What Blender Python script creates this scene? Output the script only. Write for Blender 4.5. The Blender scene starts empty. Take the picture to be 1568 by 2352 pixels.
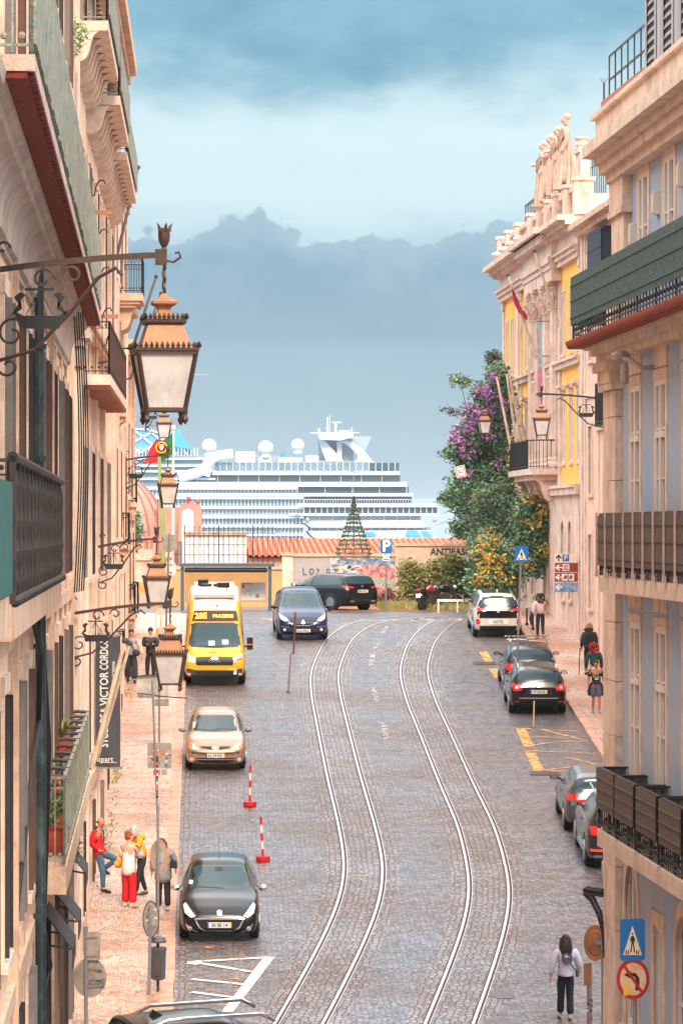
import bpy, bmesh, math, random
from mathutils import Vector, Matrix, geometry
from mathutils.bvhtree import BVHTree
S=bpy.context.scene; COL=S.collection
R=math.radians; PI=math.pi; V=Vector
rnd=random.Random(7)
# ---- picture geometry: camera at (0,0,CZ) looking along +Y, lengths in metres
F=9000.0; VX=470.0; HY=1215.0; CZ=16.1; SL=0.0856; CREST=150.0
def gz(Y):                                  # ground height along the street
    if Y<CREST-4: return SL*Y
    z0=SL*(CREST-4)
    if Y<CREST+4:
        t=(Y-(CREST-4))/8; return z0+SL*8*(t-t*t/2)
    z1=z0+SL*4
    if Y<178: return z1
    if Y<520: return z1-(Y-178)/342*(z1+21)
    return -21
def P(x,y,Y): return V(((x-VX)*Y/F, Y, CZ-(y-HY)*Y/F))
def Gd(x,y,dz=0):
    Y=F*CZ/(y-HY+F*SL)
    if Y>CREST: Y=F*(CZ-gz(160))/(y-HY)
    return V(((x-VX)*Y/F, Y, gz(Y)+dz))
def lin(h):
    if isinstance(h,str):
        h=h.lstrip('#'); c=[int(h[i:i+2],16)/255 for i in (0,2,4)]
    else: c=h
    return tuple((x/12.92 if x<=.04045 else ((x+.055)/1.055)**2.4) for x in c)
# ---- materials
MC={}
def mat(name,col,rough=.7,var=.12,scale=2.0,bump=0.0,bs=30.0,metal=0.0,stain=None,st=.3,coat=0.0,spec=.5,emit=None,es=1.0,stretch=(1,1,1),col2=None,alpha=1.0):
    if name in MC: return MC[name]
    m=bpy.data.materials.new(name); m.use_nodes=True; n=m.node_tree.nodes; l=m.node_tree.links
    b=n['Principled BSDF']; c=lin(col)
    b.inputs['Roughness'].default_value=rough; b.inputs['Metallic'].default_value=metal
    b.inputs['Coat Weight'].default_value=coat; b.inputs['Coat Roughness'].default_value=.06
    b.inputs['Specular IOR Level'].default_value=spec
    tc=n.new('ShaderNodeTexCoord'); mp=n.new('ShaderNodeMapping'); l.new(tc.outputs['Object'],mp.inputs['Vector'])
    mp.inputs['Scale'].default_value=stretch
    if var>0 or stain:
        nz=n.new('ShaderNodeTexNoise'); nz.inputs['Scale'].default_value=scale; nz.inputs['Detail'].default_value=6; nz.inputs['Roughness'].default_value=.65
        l.new(mp.outputs['Vector'],nz.inputs['Vector'])
        r=n.new('ShaderNodeValToRGB'); l.new(nz.outputs['Fac'],r.inputs['Fac'])
        c2=lin(col2) if col2 else tuple(min(1,x*(1+var)) for x in c)
        r.color_ramp.elements[0].position=.3; r.color_ramp.elements[0].color=tuple(x*(1-var) for x in c)+(1,)
        r.color_ramp.elements[1].position=.7; r.color_ramp.elements[1].color=c2+(1,)
        out=r.outputs['Color']
        if stain:
            n2=n.new('ShaderNodeTexNoise'); n2.inputs['Scale'].default_value=scale*.9; n2.inputs['Detail'].default_value=8; n2.inputs['Roughness'].default_value=.75
            mp2=n.new('ShaderNodeMapping'); mp2.inputs['Scale'].default_value=(1.1,1.1,.75); mp2.inputs['Location'].default_value=(7,3,1)
            l.new(tc.outputs['Object'],mp2.inputs['Vector']); l.new(mp2.outputs['Vector'],n2.inputs['Vector'])
            rr=n.new('ShaderNodeValToRGB'); l.new(n2.outputs['Fac'],rr.inputs['Fac'])
            rr.color_ramp.elements[0].position=.5-.25*st; rr.color_ramp.elements[0].color=(0,0,0,1)
            rr.color_ramp.elements[1].position=.72; rr.color_ramp.elements[1].color=(1,1,1,1)
            mx=n.new('ShaderNodeMix'); mx.data_type='RGBA'; l.new(rr.outputs['Color'],mx.inputs[0]); l.new(out,mx.inputs[6]); mx.inputs[7].default_value=lin(stain)+(1,)
            out=mx.outputs[2]
        l.new(out,b.inputs['Base Color'])
    else: b.inputs['Base Color'].default_value=c+(1,)
    if bump>0:
        nb=n.new('ShaderNodeTexNoise'); nb.inputs['Scale'].default_value=bs; nb.inputs['Detail'].default_value=4
        l.new(mp.outputs['Vector'],nb.inputs['Vector'])
        bp=n.new('ShaderNodeBump'); bp.inputs['Strength'].default_value=bump; bp.inputs['Distance'].default_value=.03
        l.new(nb.outputs['Fac'],bp.inputs['Height']); l.new(bp.outputs['Normal'],b.inputs['Normal'])
    if emit: b.inputs['Emission Color'].default_value=lin(emit)+(1,); b.inputs['Emission Strength'].default_value=es
    if alpha<1: b.inputs['Alpha'].default_value=alpha
    MC[name]=m; return m
# ---- mesh builder
class MB:
    def __init__(s,M=None): s.v=[]; s.f=[]; s.mi=[]; s.M=M; s.k=0; s.uv=None
    def add(s,vs,fs):
        o=len(s.v)
        if s.M is not None: s.v+= [s.M@V(p) for p in vs]
        else: s.v+=[V(p) for p in vs]
        for f in fs: s.f.append([o+i for i in f]); s.mi.append(s.k)
        return s
    def box(s,a,b):
        x0,y0,z0=a; x1,y1,z1=b
        return s.add([(x0,y0,z0),(x1,y0,z0),(x1,y1,z0),(x0,y1,z0),(x0,y0,z1),(x1,y0,z1),(x1,y1,z1),(x0,y1,z1)],
            [(0,3,2,1),(4,5,6,7),(0,1,5,4),(1,2,6,5),(2,3,7,6),(3,0,4,7)])
    def cbox(s,c,d): return s.box((c[0]-d[0]/2,c[1]-d[1]/2,c[2]-d[2]/2),(c[0]+d[0]/2,c[1]+d[1]/2,c[2]+d[2]/2))
    def bar(s,p,q,w,h=None,up=(0,0,1)):
        p=V(p);q=V(q);h=h or w; d=(q-p).normalized(); u=V(up)
        if abs(d.dot(u))>.98: u=V((0,1,0))
        a=d.cross(u).normalized()*w/2; b=a.cross(d).normalized()*h/2
        vs=[p-a-b,p+a-b,p+a+b,p-a+b,q-a-b,q+a-b,q+a+b,q-a+b]
        return s.add(vs,[(0,1,2,3),(7,6,5,4),(0,4,5,1),(1,5,6,2),(2,6,7,3),(3,7,4,0)])
    def cyl(s,p,q,r0,r1=None,n=10,caps=True):
        r1=r0 if r1 is None else r1; return s.tube([p,q],[r0,r1],n,caps)
    def tube(s,pts,r,n=8,caps=True):
        pts=[V(p) for p in pts]; N=len(pts)
        rs=r if isinstance(r,(list,tuple)) else [r]*N
        d0=(pts[1]-pts[0]).normalized(); u=V((0,0,1)) if abs(d0.z)<.9 else V((1,0,0)); a=d0.cross(u).normalized()
        vs=[];fs=[]
        for i,p in enumerate(pts):
            d=((pts[min(i+1,N-1)]-pts[max(i-1,0)]))
            d=d.normalized() if d.length>1e-9 else d0
            a=(a-d*a.dot(d)); a=a.normalized() if a.length>1e-6 else d.orthogonal().normalized()
            b=d.cross(a)
            for k in range(n):
                t=2*PI*k/n; vs.append(p+(a*math.cos(t)+b*math.sin(t))*rs[i])
        for i in range(N-1):
            for k in range(n): fs.append((i*n+k,i*n+(k+1)%n,(i+1)*n+(k+1)%n,(i+1)*n+k))
        if caps: fs.append(tuple(range(n))[::-1]); fs.append(tuple((N-1)*n+k for k in range(n)))
        return s.add(vs,fs)
    def lathe(s,prof,c=(0,0,0),n=16,rot=0,sx=1,sy=1):
        vs=[];fs=[];N=len(prof)
        for r,z in prof:
            for k in range(n):
                t=2*PI*k/n+rot; vs.append((c[0]+r*math.cos(t)*sx,c[1]+r*math.sin(t)*sy,c[2]+z))
        for i in range(N-1):
            for k in range(n): fs.append((i*n+k,i*n+(k+1)%n,(i+1)*n+(k+1)%n,(i+1)*n+k))
        fs.append(tuple(range(n))[::-1]); fs.append(tuple((N-1)*n+k for k in range(n)))
        return s.add(vs,fs)
    def sph(s,c,r,n=12,m=8,sc=(1,1,1)):
        vs=[(c[0],c[1],c[2]-r*sc[2])];fs=[]
        for i in range(1,m):
            ph=-PI/2+PI*i/m
            for k in range(n):
                t=2*PI*k/n; vs.append((c[0]+r*sc[0]*math.cos(ph)*math.cos(t),c[1]+r*sc[1]*math.cos(ph)*math.sin(t),c[2]+r*sc[2]*math.sin(ph)))
        vs.append((c[0],c[1],c[2]+r*sc[2])); T=len(vs)-1
        for k in range(n):
            fs.append((0,1+(k+1)%n,1+k)); fs.append((T,1+(m-2)*n+k,1+(m-2)*n+(k+1)%n))
            for i in range(m-2): fs.append((1+i*n+k,1+i*n+(k+1)%n,1+(i+1)*n+(k+1)%n,1+(i+1)*n+k))
        return s.add(vs,fs)
    def prism(s,poly,d0,d1,ax='y'):
        # poly: 2-D points; extruded along ax from d0 to d1
        def mk(p,d):
            if ax=='y': return (p[0],d,p[1])
            if ax=='x': return (d,p[0],p[1])
            return (p[0],p[1],d)
        n=len(poly); vs=[mk(p,d0) for p in poly]+[mk(p,d1) for p in poly]
        tris=geometry.tessellate_polygon([[V((p[0],p[1],0)) for p in poly]])
        fs=[tuple(t) for t in tris]+[tuple(n+i for i in t[::-1]) for t in tris]
        fs+=[(i,(i+1)%n,n+(i+1)%n,n+i) for i in range(n)]
        return s.add(vs,fs)
    def strip(s,A,B): # ribbon between two point lists
        n=len(A); return s.add(list(A)+list(B),[(i,i+1,n+i+1,n+i) for i in range(n-1)])
    def build(s,name,m,parent=None,loc=None,smooth=False,rel=True,sharp=40):
        me=bpy.data.meshes.new(name)
        off=V((0,0,0))
        if rel is True and parent is not None and s.M is None and False: pass
        me.from_pydata([tuple(p) for p in s.v],[],s.f)
        ms=m if isinstance(m,(list,tuple)) else [m] if m else []
        for x in ms: me.materials.append(x)
        if len(ms)>1: me.polygons.foreach_set('material_index',s.mi)
        bm=bmesh.new(); bm.from_mesh(me)
        if s.uv is None: bmesh.ops.recalc_face_normals(bm,faces=bm.faces)
        if smooth:
            for f in bm.faces: f.smooth=True
            for e in bm.edges:
                if len(e.link_faces)==2 and e.calc_face_angle(0)>R(sharp): e.smooth=False
        bm.to_mesh(me); bm.free()
        if s.uv:
            u=me.uv_layers.new(name='UVMap')
            for lp in me.loops: u.data[lp.index].uv=s.uv[lp.vertex_index]
        return link(name,me,parent,loc)
def link(name,me,parent=None,loc=None,rot=None):
    o=bpy.data.objects.new(name,me); COL.objects.link(o)
    if parent: o.parent=parent
    if loc is not None: o.location=loc
    if rot is not None: o.rotation_euler=rot
    return o
def tag(o,label=None,cat=None,group=None,kind=None):
    if label: o['label']=label
    if cat: o['category']=cat
    if group: o['group']=group
    if kind: o['kind']=kind
    return o
def thing(name,label,cat,loc=(0,0,0),rot=(0,0,0),group=None,mtx=None):
    o=bpy.data.objects.new(name,None); COL.objects.link(o); o.empty_display_size=.2
    o.location=loc; o.rotation_euler=rot
    if mtx is not None: o.matrix_world=mtx
    return tag(o,label,cat,group)
def kids(o): return [c for c in bpy.data.objects if c.parent==o]
def dup(root,mtx=None,label=None,loc=None,rot=None,parent=None,name=None):
    def rec(o,par):
        c=o.copy(); COL.objects.link(c); c.parent=par
        if par is not None: c.matrix_parent_inverse=o.matrix_parent_inverse.copy()
        for k in kids(o): rec(k,c)
        return c
    r=rec(root,parent)
    if mtx is not None: r.matrix_basis=mtx
    if loc is not None: r.location=loc
    if rot is not None: r.rotation_euler=rot
    if label: r['label']=label
    return r
def local(o): # matrix world->local of a top-level root
    return o.matrix_basis.inverted()
def textmesh(body,size=1.0,bold=0.0,ext=.004,width=1.0,align='CENTER'):
    c=bpy.data.curves.new('lettering','FONT'); c.body=body; c.size=size; c.offset=bold*size; c.extrude=ext; c.align_x=align; c.align_y='CENTER'; c.resolution_u=3
    o=bpy.data.objects.new('lettering',c); COL.objects.link(o); bpy.context.view_layer.update()
    me=bpy.data.meshes.new_from_object(o.evaluated_get(bpy.context.evaluated_depsgraph_get()))
    vs=[(v.co.x*width,v.co.y,v.co.z) for v in me.vertices]; fs=[tuple(p.vertices) for p in me.polygons]
    bpy.data.objects.remove(o); bpy.data.curves.remove(c); bpy.data.meshes.remove(me)
    return vs,fs
def fittext(mb,body,o,ux,uy,size,length,bold=0.0,ext=.004):
    vs,fs=textmesh(body,size,bold,ext); w=max(v[0] for v in vs)-min(v[0] for v in vs); addtext(mb,body,o,ux,uy,size,bold,length/w,ext)
def addtext(mb,body,o,ux,uy,size,bold=0.0,width=1.0,ext=.004,align='CENTER'):
    # writes text into mb with its centre at o, reading along ux, up along uy
    vs,fs=textmesh(body,size,bold,ext,width,align); ux=V(ux).normalized(); uy=V(uy).normalized(); uz=ux.cross(uy); o=V(o)
    mb.add([o+ux*a+uy*b+uz*c for a,b,c in vs],fs); return mb
# common materials
STONE=mat('stone','#dfba9f',.8,.12,1.9,.4,25,stain='#9c8474',st=.28)
STONE2=mat('stone_light','#e6cebb',.8,.09,1.9,.35,25,stain='#b49a88',st=.2)
STONEG=mat('stone_grey','#c9b4a8',.85,.14,1.2,.5,30,stain='#917f76',st=.35)
WHITE=mat('white_paint','#e6ddd6',.5,.06,4)
BLACKM=mat('black_iron','#1c1f22',.5,.2,6,.2,60)
IRON=mat('weathered_iron','#33383c',.55,.3,5,.3,60,stain='#5b4034',st=.3)
GLASS=mat('window_glass','#2f3d44',.08,.2,.6,0,spec=.8)
GLASSL=mat('curtained_glass','#8d9aa0',.12,.2,.8,0,spec=.8)
GREENP=mat('peeling_green_paint','#466a68',.7,.3,7,.6,40,stain='#b5aa98',st=.8)
REDBRICK=mat('red_brick','#7d3428',.9,.35,8,.6,60,stretch=(1,4,1))
STEEL=mat('galvanised_steel','#8d8f92',.45,.15,5,metal=.5)
SIGNBACK=mat('sign_back','#a5a19a',.5,.15,6,0,metal=.3,stain='#84776b',st=.4)
EXPO=0.76; SUN_E=2.4; SUN_EL=40; SUN_AZ=6; SKY_S=.10; CLOUD_S=.70; HI=4.5; HAZE=.00013
# ---- camera
cd=bpy.data.cameras.new('camera'); cam=bpy.data.objects.new('camera',cd); COL.objects.link(cam)
cam.location=(0,0,CZ); cam.rotation_euler=(PI/2,0,0); cd.sensor_fit='VERTICAL'; cd.sensor_height=36; cd.sensor_width=24
cd.lens=F/2352*36; cd.shift_x=(784-VX)/2352; cd.shift_y=(HY-1176)/2352; cd.clip_start=.5; cd.clip_end=60000
S.camera=cam
S.cycles.max_bounces=6; S.cycles.diffuse_bounces=3; S.cycles.glossy_bounces=3; S.cycles.transmission_bounces=2; S.cycles.volume_bounces=0; S.cycles.transparent_max_bounces=8
S.view_settings.view_transform='Standard'; S.view_settings.look='None'; S.view_settings.gamma=1; S.view_settings.exposure=EXPO
# ---- sun
sd=bpy.data.lights.new('sun','SUN'); so=bpy.data.objects.new('sun',sd); COL.objects.link(so)
sd.energy=SUN_E; sd.angle=R(14); sd.color=(1.0,.77,.57)
so.rotation_euler=(R(90-SUN_EL),0,R(SUN_AZ)); so.location=(0,0,60)
# sun direction vector (towards the sun)
sdir=Matrix.Rotation(R(SUN_AZ),4,'Z')@Matrix.Rotation(R(90-SUN_EL),4,'X')@V((0,0,1))
# ---- world: sky texture with procedural clouds
W=bpy.data.worlds.new('World'); S.world=W; W.use_nodes=True; n=W.node_tree.nodes; l=W.node_tree.links
n.clear(); out=n.new('ShaderNodeOutputWorld')
sky=n.new('ShaderNodeTexSky'); sky.sky_type='NISHITA'; sky.sun_disc=False; sky.sun_elevation=R(SUN_EL); sky.sun_rotation=math.atan2(sdir.x,sdir.y)
bg=n.new('ShaderNodeBackground'); bg.inputs['Strength'].default_value=SKY_S; l.new(sky.outputs['Color'],bg.inputs['Color'])
tc=n.new('ShaderNodeTexCoord'); sp=n.new('ShaderNodeSeparateXYZ'); l.new(tc.outputs['Generated'],sp.inputs[0])
def M_(op,a,b=None,c=None,clamp=False):
    q=n.new('ShaderNodeMath'); q.operation=op; q.use_clamp=clamp
    for i,x in enumerate((a,b,c)):
        if x is None: continue
        if isinstance(x,(int,float)): q.inputs[i].default_value=x
        else: l.new(x,q.inputs[i])
    return q.outputs[0]
ele=M_('ARCSINE',sp.outputs[2]); azi=M_('ARCTAN2',sp.outputs[0],sp.outputs[1])
cb=n.new('ShaderNodeCombineXYZ'); l.new(azi,cb.inputs[0]); l.new(ele,cb.inputs[1])
def nz(scale,detail=6,rough=.55,st=(1,1,1),loc=(0,0,0)):
    mp=n.new('ShaderNodeMapping'); mp.inputs['Scale'].default_value=st; mp.inputs['Location'].default_value=loc
    l.new(cb.outputs[0],mp.inputs[0]); q=n.new('ShaderNodeTexNoise'); q.noise_dimensions='2D'; q.inputs['Scale'].default_value=scale; q.inputs['Detail'].default_value=detail; q.inputs['Roughness'].default_value=rough
    l.new(mp.outputs[0],q.inputs[0]); return q.outputs['Fac']
def sm(x,a,b): 
    q=n.new('ShaderNodeMapRange'); q.interpolation_type='SMOOTHSTEP'; l.new(x,q.inputs[0]); q.inputs[1].default_value=a; q.inputs[2].default_value=b; return q.outputs[0]
def ramp(x,els):
    q=n.new('ShaderNodeValToRGB'); l.new(x,q.inputs[0]); e=q.color_ramp.elements
    while len(e)<len(els): e.new(.5)
    for i,(p,c) in enumerate(els): e[i].position=p; e[i].color=lin(c)+(1,)
    return q.outputs[0]
def mixc(f,a,b):
    q=n.new('ShaderNodeMix'); q.data_type='RGBA'
    if isinstance(f,(int,float)): q.inputs[0].default_value=f
    else: l.new(f,q.inputs[0])
    l.new(a,q.inputs[6]); l.new(b,q.inputs[7]); return q.outputs[2]
e01=M_('MULTIPLY',ele,1/.16,clamp=True)     # elevation 0..9 degrees
# thin bright overcast layer
base=ramp(e01,[(0,'#9ab4c8'),(.28,'#7fa3bd'),(.42,'#8cafc4'),(.53,'#c6dce2'),(.62,'#cde1e5'),(.72,'#b6d3dc'),(.80,'#8db9cb'),(1,'#7cadc2')])
wisp=sm(nz(16,8,.6,(1,3.2,1),(2,5,0)),.38,.72)
base=mixc(M_('MULTIPLY',wisp,.7),base,ramp(e01,[(0,'#a6bccb'),(.5,'#c6dde4'),(1,'#a7cbd8')]))
# cumulus bank with a sharp cauliflower top
n1=nz(38,7,.58,(1,1,1),(1.3,0,0)); n2=nz(11,3,.5,(1,.3,1),(4.2,9,0))
hump=M_('MULTIPLY',M_('EXPONENT',M_('MULTIPLY',M_('POWER',M_('DIVIDE',M_('SUBTRACT',azi,.0150),.013),2.0),-1.0)),.0062)
hump2=M_('MULTIPLY',M_('EXPONENT',M_('MULTIPLY',M_('POWER',M_('DIVIDE',M_('SUBTRACT',azi,.066),.018),2.0),-1.0)),.0035)
vo_=n.new('ShaderNodeTexVoronoi'); vo_.voronoi_dimensions='2D'; vo_.feature='F1'; vo_.inputs['Scale'].default_value=95; vo_.inputs['Detail'].default_value=1.5; vo_.inputs['Roughness'].default_value=.5; l.new(cb.outputs[0],vo_.inputs['Vector'])
bil=M_('MULTIPLY',M_('SUBTRACT',.45,vo_.outputs['Distance']),.0070)
top=M_('ADD',M_('ADD',M_('ADD',M_('ADD',M_('ADD',.0712,hump),hump2),M_('MULTIPLY',n1,.019)),M_('MULTIPLY',n2,.006)),bil)
dd=M_('SUBTRACT',top,ele)
mask=sm(dd,.0076,.0092)
dk=nz(22,6,.6,(1,1.6,1),(0,3,2))
bank=ramp(e01,[(0,'#9db7ca'),(.10,'#94b1c6'),(.22,'#86a6bd'),(.285,'#84a4bb'),(.31,'#7799b1'),(.42,'#6d92ac'),(.5,'#7699b2'),(.56,'#8db0c3')])
bank=mixc(M_('MULTIPLY',sm(dk,.35,.7),.5),bank,ramp(e01,[(0,'#a8bfd0'),(.3,'#8aa8bd'),(1,'#9bb8c8')]))
edge=sm(dd,.0205,.0080)
bank=mixc(M_('MULTIPLY',edge,.35),bank,ramp(e01,[(0,'#a9c0cd'),(1,'#a9c6d3')]))
lob=sm(bil,.0004,.0028)
bank=mixc(M_('MULTIPLY',M_('MULTIPLY',lob,sm(dd,.032,.008)),.38),bank,ramp(e01,[(0,'#b6ccd6'),(1,'#b9d0da')]))
colr=mixc(mask,base,bank)
# dark cloud along the top
n3=nz(13,7,.6,(1,2.4,1),(3,1,0))
d3=M_('ADD',ele,M_('MULTIPLY',n3,.045))
az2=M_('MULTIPLY',M_('POWER',M_('DIVIDE',M_('SUBTRACT',azi,.045),.09),2.0),-.016)
mk3=sm(M_('ADD',d3,az2),.126,.146)
dark=mixc(sm(nz(20,6,.6,(1,2,1),(8,2,0)),.3,.7),ramp(e01,[(0,'#5c93ae'),(1,'#5c93ae')]),ramp(e01,[(0,'#7aa9bf'),(1,'#7aa9bf')]))
colr=mixc(M_('MULTIPLY',mk3,M_('SUBTRACT',1.0,sm(ele,.2,.4))),colr,dark)
# high up: soft broken overcast
hi=mixc(sm(nz(2.2,6,.6),.35,.65),ramp(e01,[(0,'#c8d0d4'),(1,'#c8d0d4')]),ramp(e01,[(0,'#f6ebe0'),(1,'#f6ebe0')]))
colr=mixc(sm(ele,.16,.42),colr,hi)
bg2=n.new('ShaderNodeBackground'); l.new(colr,bg2.inputs['Color']); l.new(M_('MULTIPLY_ADD',sm(ele,.16,.6),CLOUD_S*(HI-1),CLOUD_S),bg2.inputs['Strength'])
ms=n.new('ShaderNodeMixShader'); ms.inputs[0].default_value=.88; l.new(bg.outputs[0],ms.inputs[1]); l.new(bg2.outputs[0],ms.inputs[2]); l.new(ms.outputs[0],out.inputs[0])
# ---- ground materials
def nodes_of(name):
    m=bpy.data.materials.new(name); m.use_nodes=True; return m,m.node_tree.nodes,m.node_tree.links,m.node_tree.nodes['Principled BSDF']
def cobble(name,c0,c1,joint,scale,rough0,rough1,stretch=(1,1,1),wetblend=None,jw=.06,bump=.5,uv=False,tint=None):
    m,n,l,b=nodes_of(name)
    tc=n.new('ShaderNodeTexCoord'); mp=n.new('ShaderNodeMapping'); mp.inputs['Scale'].default_value=stretch
    l.new(tc.outputs['UV' if uv else 'Object'],mp.inputs[0])
    vo=n.new('ShaderNodeTexVoronoi'); vo.voronoi_dimensions='2D' if uv else '3D'; vo.inputs['Scale'].default_value=scale; vo.inputs['Randomness'].default_value=.7
    ve=n.new('ShaderNodeTexVoronoi'); ve.voronoi_dimensions=vo.voronoi_dimensions; ve.feature='DISTANCE_TO_EDGE'; ve.inputs['Scale'].default_value=scale; ve.inputs['Randomness'].default_value=.7
    l.new(mp.outputs[0],vo.inputs[0]); l.new(mp.outputs[0],ve.inputs[0])
    sx=n.new('ShaderNodeSeparateColor'); l.new(vo.outputs['Color'],sx.inputs[0])
    r=n.new('ShaderNodeValToRGB'); l.new(sx.outputs[0],r.inputs[0]); r.color_ramp.elements[0].color=lin(c0)+(1,); r.color_ramp.elements[1].color=lin(c1)+(1,)
    big=n.new('ShaderNodeTexNoise'); big.inputs['Scale'].default_value=.22; big.inputs['Detail'].default_value=7; big.inputs['Roughness'].default_value=.65
    l.new(tc.outputs['Object'],big.inputs[0])
    rb=n.new('ShaderNodeValToRGB'); l.new(big.outputs[0],rb.inputs[0]); rb.color_ramp.elements[0].position=.38; rb.color_ramp.elements[1].position=.62
    mx=n.new('ShaderNodeMix'); mx.data_type='RGBA'; mx.blend_type='MULTIPLY'; mx.inputs[0].default_value=.85; l.new(r.outputs[0],mx.inputs[6])
    rt=n.new('ShaderNodeValToRGB'); l.new(big.outputs[0],rt.inputs[0]); t0,t1=tint or ('#d8b8a8','#ffffff')
    rt.color_ramp.elements[0].position=.4; rt.color_ramp.elements[1].position=.6; rt.color_ramp.elements[0].color=lin(t0)+(1,); rt.color_ramp.elements[1].color=lin(t1)+(1,)
    l.new(rt.outputs[0],mx.inputs[7])
    ej=n.new('ShaderNodeMapRange'); l.new(ve.outputs['Distance'],ej.inputs[0]); ej.inputs[1].default_value=jw*.3; ej.inputs[2].default_value=jw
    mj=n.new('ShaderNodeMix'); mj.data_type='RGBA'; l.new(ej.outputs[0],mj.inputs[0]); mj.inputs[6].default_value=lin(joint)+(1,); l.new(mx.outputs[2],mj.inputs[7])
    l.new(mj.outputs[2],b.inputs['Base Color'])
    rr=n.new('ShaderNodeMapRange'); l.new(rb.outputs[0],rr.inputs[0]); rr.inputs[3].default_value=rough0; rr.inputs[4].default_value=rough1
    l.new(rr.outputs[0],b.inputs['Roughness'])
    hs=n.new('ShaderNodeMath'); hs.operation='MULTIPLY_ADD'; l.new(sx.outputs[1],hs.inputs[0]); hs.inputs[1].default_value=.5; l.new(ej.outputs[0],hs.inputs[2])
    bp=n.new('ShaderNodeBump'); bp.inputs['Strength'].default_value=bump; bp.inputs['Distance'].default_value=.02; l.new(hs.outputs[0],bp.inputs['Height']); l.new(bp.outputs[0],b.inputs['Normal'])
    return m
ROAD=cobble('wet_basalt_cobbles','#4b494e','#8b8a90','#2e292a',10.5,.46,.25,(.8,1,1),bump=.5,jw=.07,tint=('#dcc4b6','#f2f2ff'))
SETT=cobble('tram_lane_setts','#585256','#8c878c','#33251d',7.0,.48,.32,(1.1,.62,1),bump=.6,jw=.11,uv=True,tint=('#dcc4b6','#ffffff'))
CALC=cobble('limestone_calcada','#b59583','#f0dccb','#6e5245',13.0,.55,.35,(1,1,1),bump=.4,jw=.08,tint=('#d9ab90','#ffffff'))
TERR=mat('hill_ground','#5a554c',.9,.3,.2,.3,3)
KERB=mat('kerb_stone','#c69c88',.6,.2,2.5,.3,30,stain='#8f7466',st=.3)
# ---- terrain, water
def sheet(name,xs,ys,hf,m,label=None):
    mb=MB(); vs=[(x,y,hf(x,y)) for y in ys for x in xs]; nx=len(xs)
    fs=[(j*nx+i,j*nx+i+1,(j+1)*nx+i+1,(j+1)*nx+i) for j in range(len(ys)-1) for i in range(nx-1)]
    mb.add(vs,fs); o=mb.build(name,m,smooth=True); o['kind']='structure'; return o
ys=[-400,-100,0,20,40,60]+list(range(70,146,5))+[146,147,148,149,150,151,152,153,154,158,165,178,200,250,300,400,520,600,900,2000]
def th(x,y):
    z=gz(max(y,-60))-.03
    return z
sheet('ground',[-3000,-800,-200,-60,-20,-10,-3,0,6,12,20,60,200,800,3000],ys,th,TERR)
WATER=mat('river_water','#5d7f90',.15,.1,.01,.3,.2)
sheet('river_water',[-4000,-1000,0,1000,4000],[480,2000,5000,9000],lambda x,y:-19.0,WATER)
ry=[10,30,50]+list(range(60,146,4))+[146,147,148,149,150,151,152,153,154,156,160,164.6]
KL=-.62
def KR(Y): return 11.3+(Y-113)*.0103
mb=MB()
A=[V((KL,y,gz(y))) for y in ry]; Bq=[V((KR(y),y,gz(y))) for y in ry]
Mq=[V((5.5,y,gz(y))) for y in ry]
mb.strip(A,Mq); mb.strip(Mq,Bq)
o=mb.build('road',ROAD,smooth=True); o['kind']='structure'
mb=MB(); cy=[CREST+1,CREST+3,CREST+5,160,164.6]
mb.strip([V((-60,y,gz(y)-.004)) for y in cy],[V((KL,y,gz(y)-.004)) for y in cy]); mb.strip([V((KR(y),y,gz(y)-.004)) for y in cy],[V((60,y,gz(y)-.004)) for y in cy])
mb.build('crossing_road',ROAD,smooth=True)['kind']='structure'
# pavements
def pave(name,x0f,x1f,ys,m,h=.13):
    mb=MB(); a=[V((x0f(y),y,gz(y)+h)) for y in ys]; b=[V((x1f(y),y,gz(y)+h)) for y in ys]; mb.strip(a,b)
    o=mb.build(name,m,smooth=True); o['kind']='structure'; return o
pv=[20,50]+list(range(60,144,6))+[146,148,150]
pave('pavement_left',lambda y:-3.4,lambda y:KL-.28,pv,CALC)
pave('pavement_right',lambda y:KR(y)+.28,lambda y:16.5,[60]+list(range(70,144,6))+[146,148,150,152,154,158],CALC)
def kerb(name,side,ys,w=.28):
    prev=None
    mb=MB()
    y=ys[0]
    while y<ys[1]:
        L=rnd.uniform(1.1,2.3); y2=min(y+L,ys[1])-.015
        j=rnd.uniform(-.008,.008)
        def pt(yy,xx,zz): return V((xx+j,yy,gz(yy)+zz))
        if side=='L': x0,x1=KL-w,KL
        else: x0,x1=KR(y),KR(y)+w
        zz=.135+rnd.uniform(-.006,.006)
        vs=[pt(y,x0,-.05),pt(y,x1,-.05),pt(y2,x1,-.05),pt(y2,x0,-.05),pt(y,x0,zz),pt(y,x1,zz),pt(y2,x1,zz),pt(y2,x0,zz)]
        mb.add(vs,[(0,3,2,1),(4,5,6,7),(0,1,5,4),(1,2,6,5),(2,3,7,6),(3,0,4,7)]); y+=L
    o=mb.build(name,KERB); o['kind']='structure'
kerb('kerb_left','L',(40,149.5)); kerb('kerb_right','R',(70,157))
# gutter row by the left kerb
mb=MB(); gy=list(range(60,148,3)); mb.strip([V((KL,y,gz(y)+.004)) for y in gy],[V((KL+.28,y,gz(y)+.004)) for y in gy])
mb.uv=[(p.x*1,p.y) for p in mb.v]; mb.build('gutter_setts',SETT)['kind']='structure'
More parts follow.
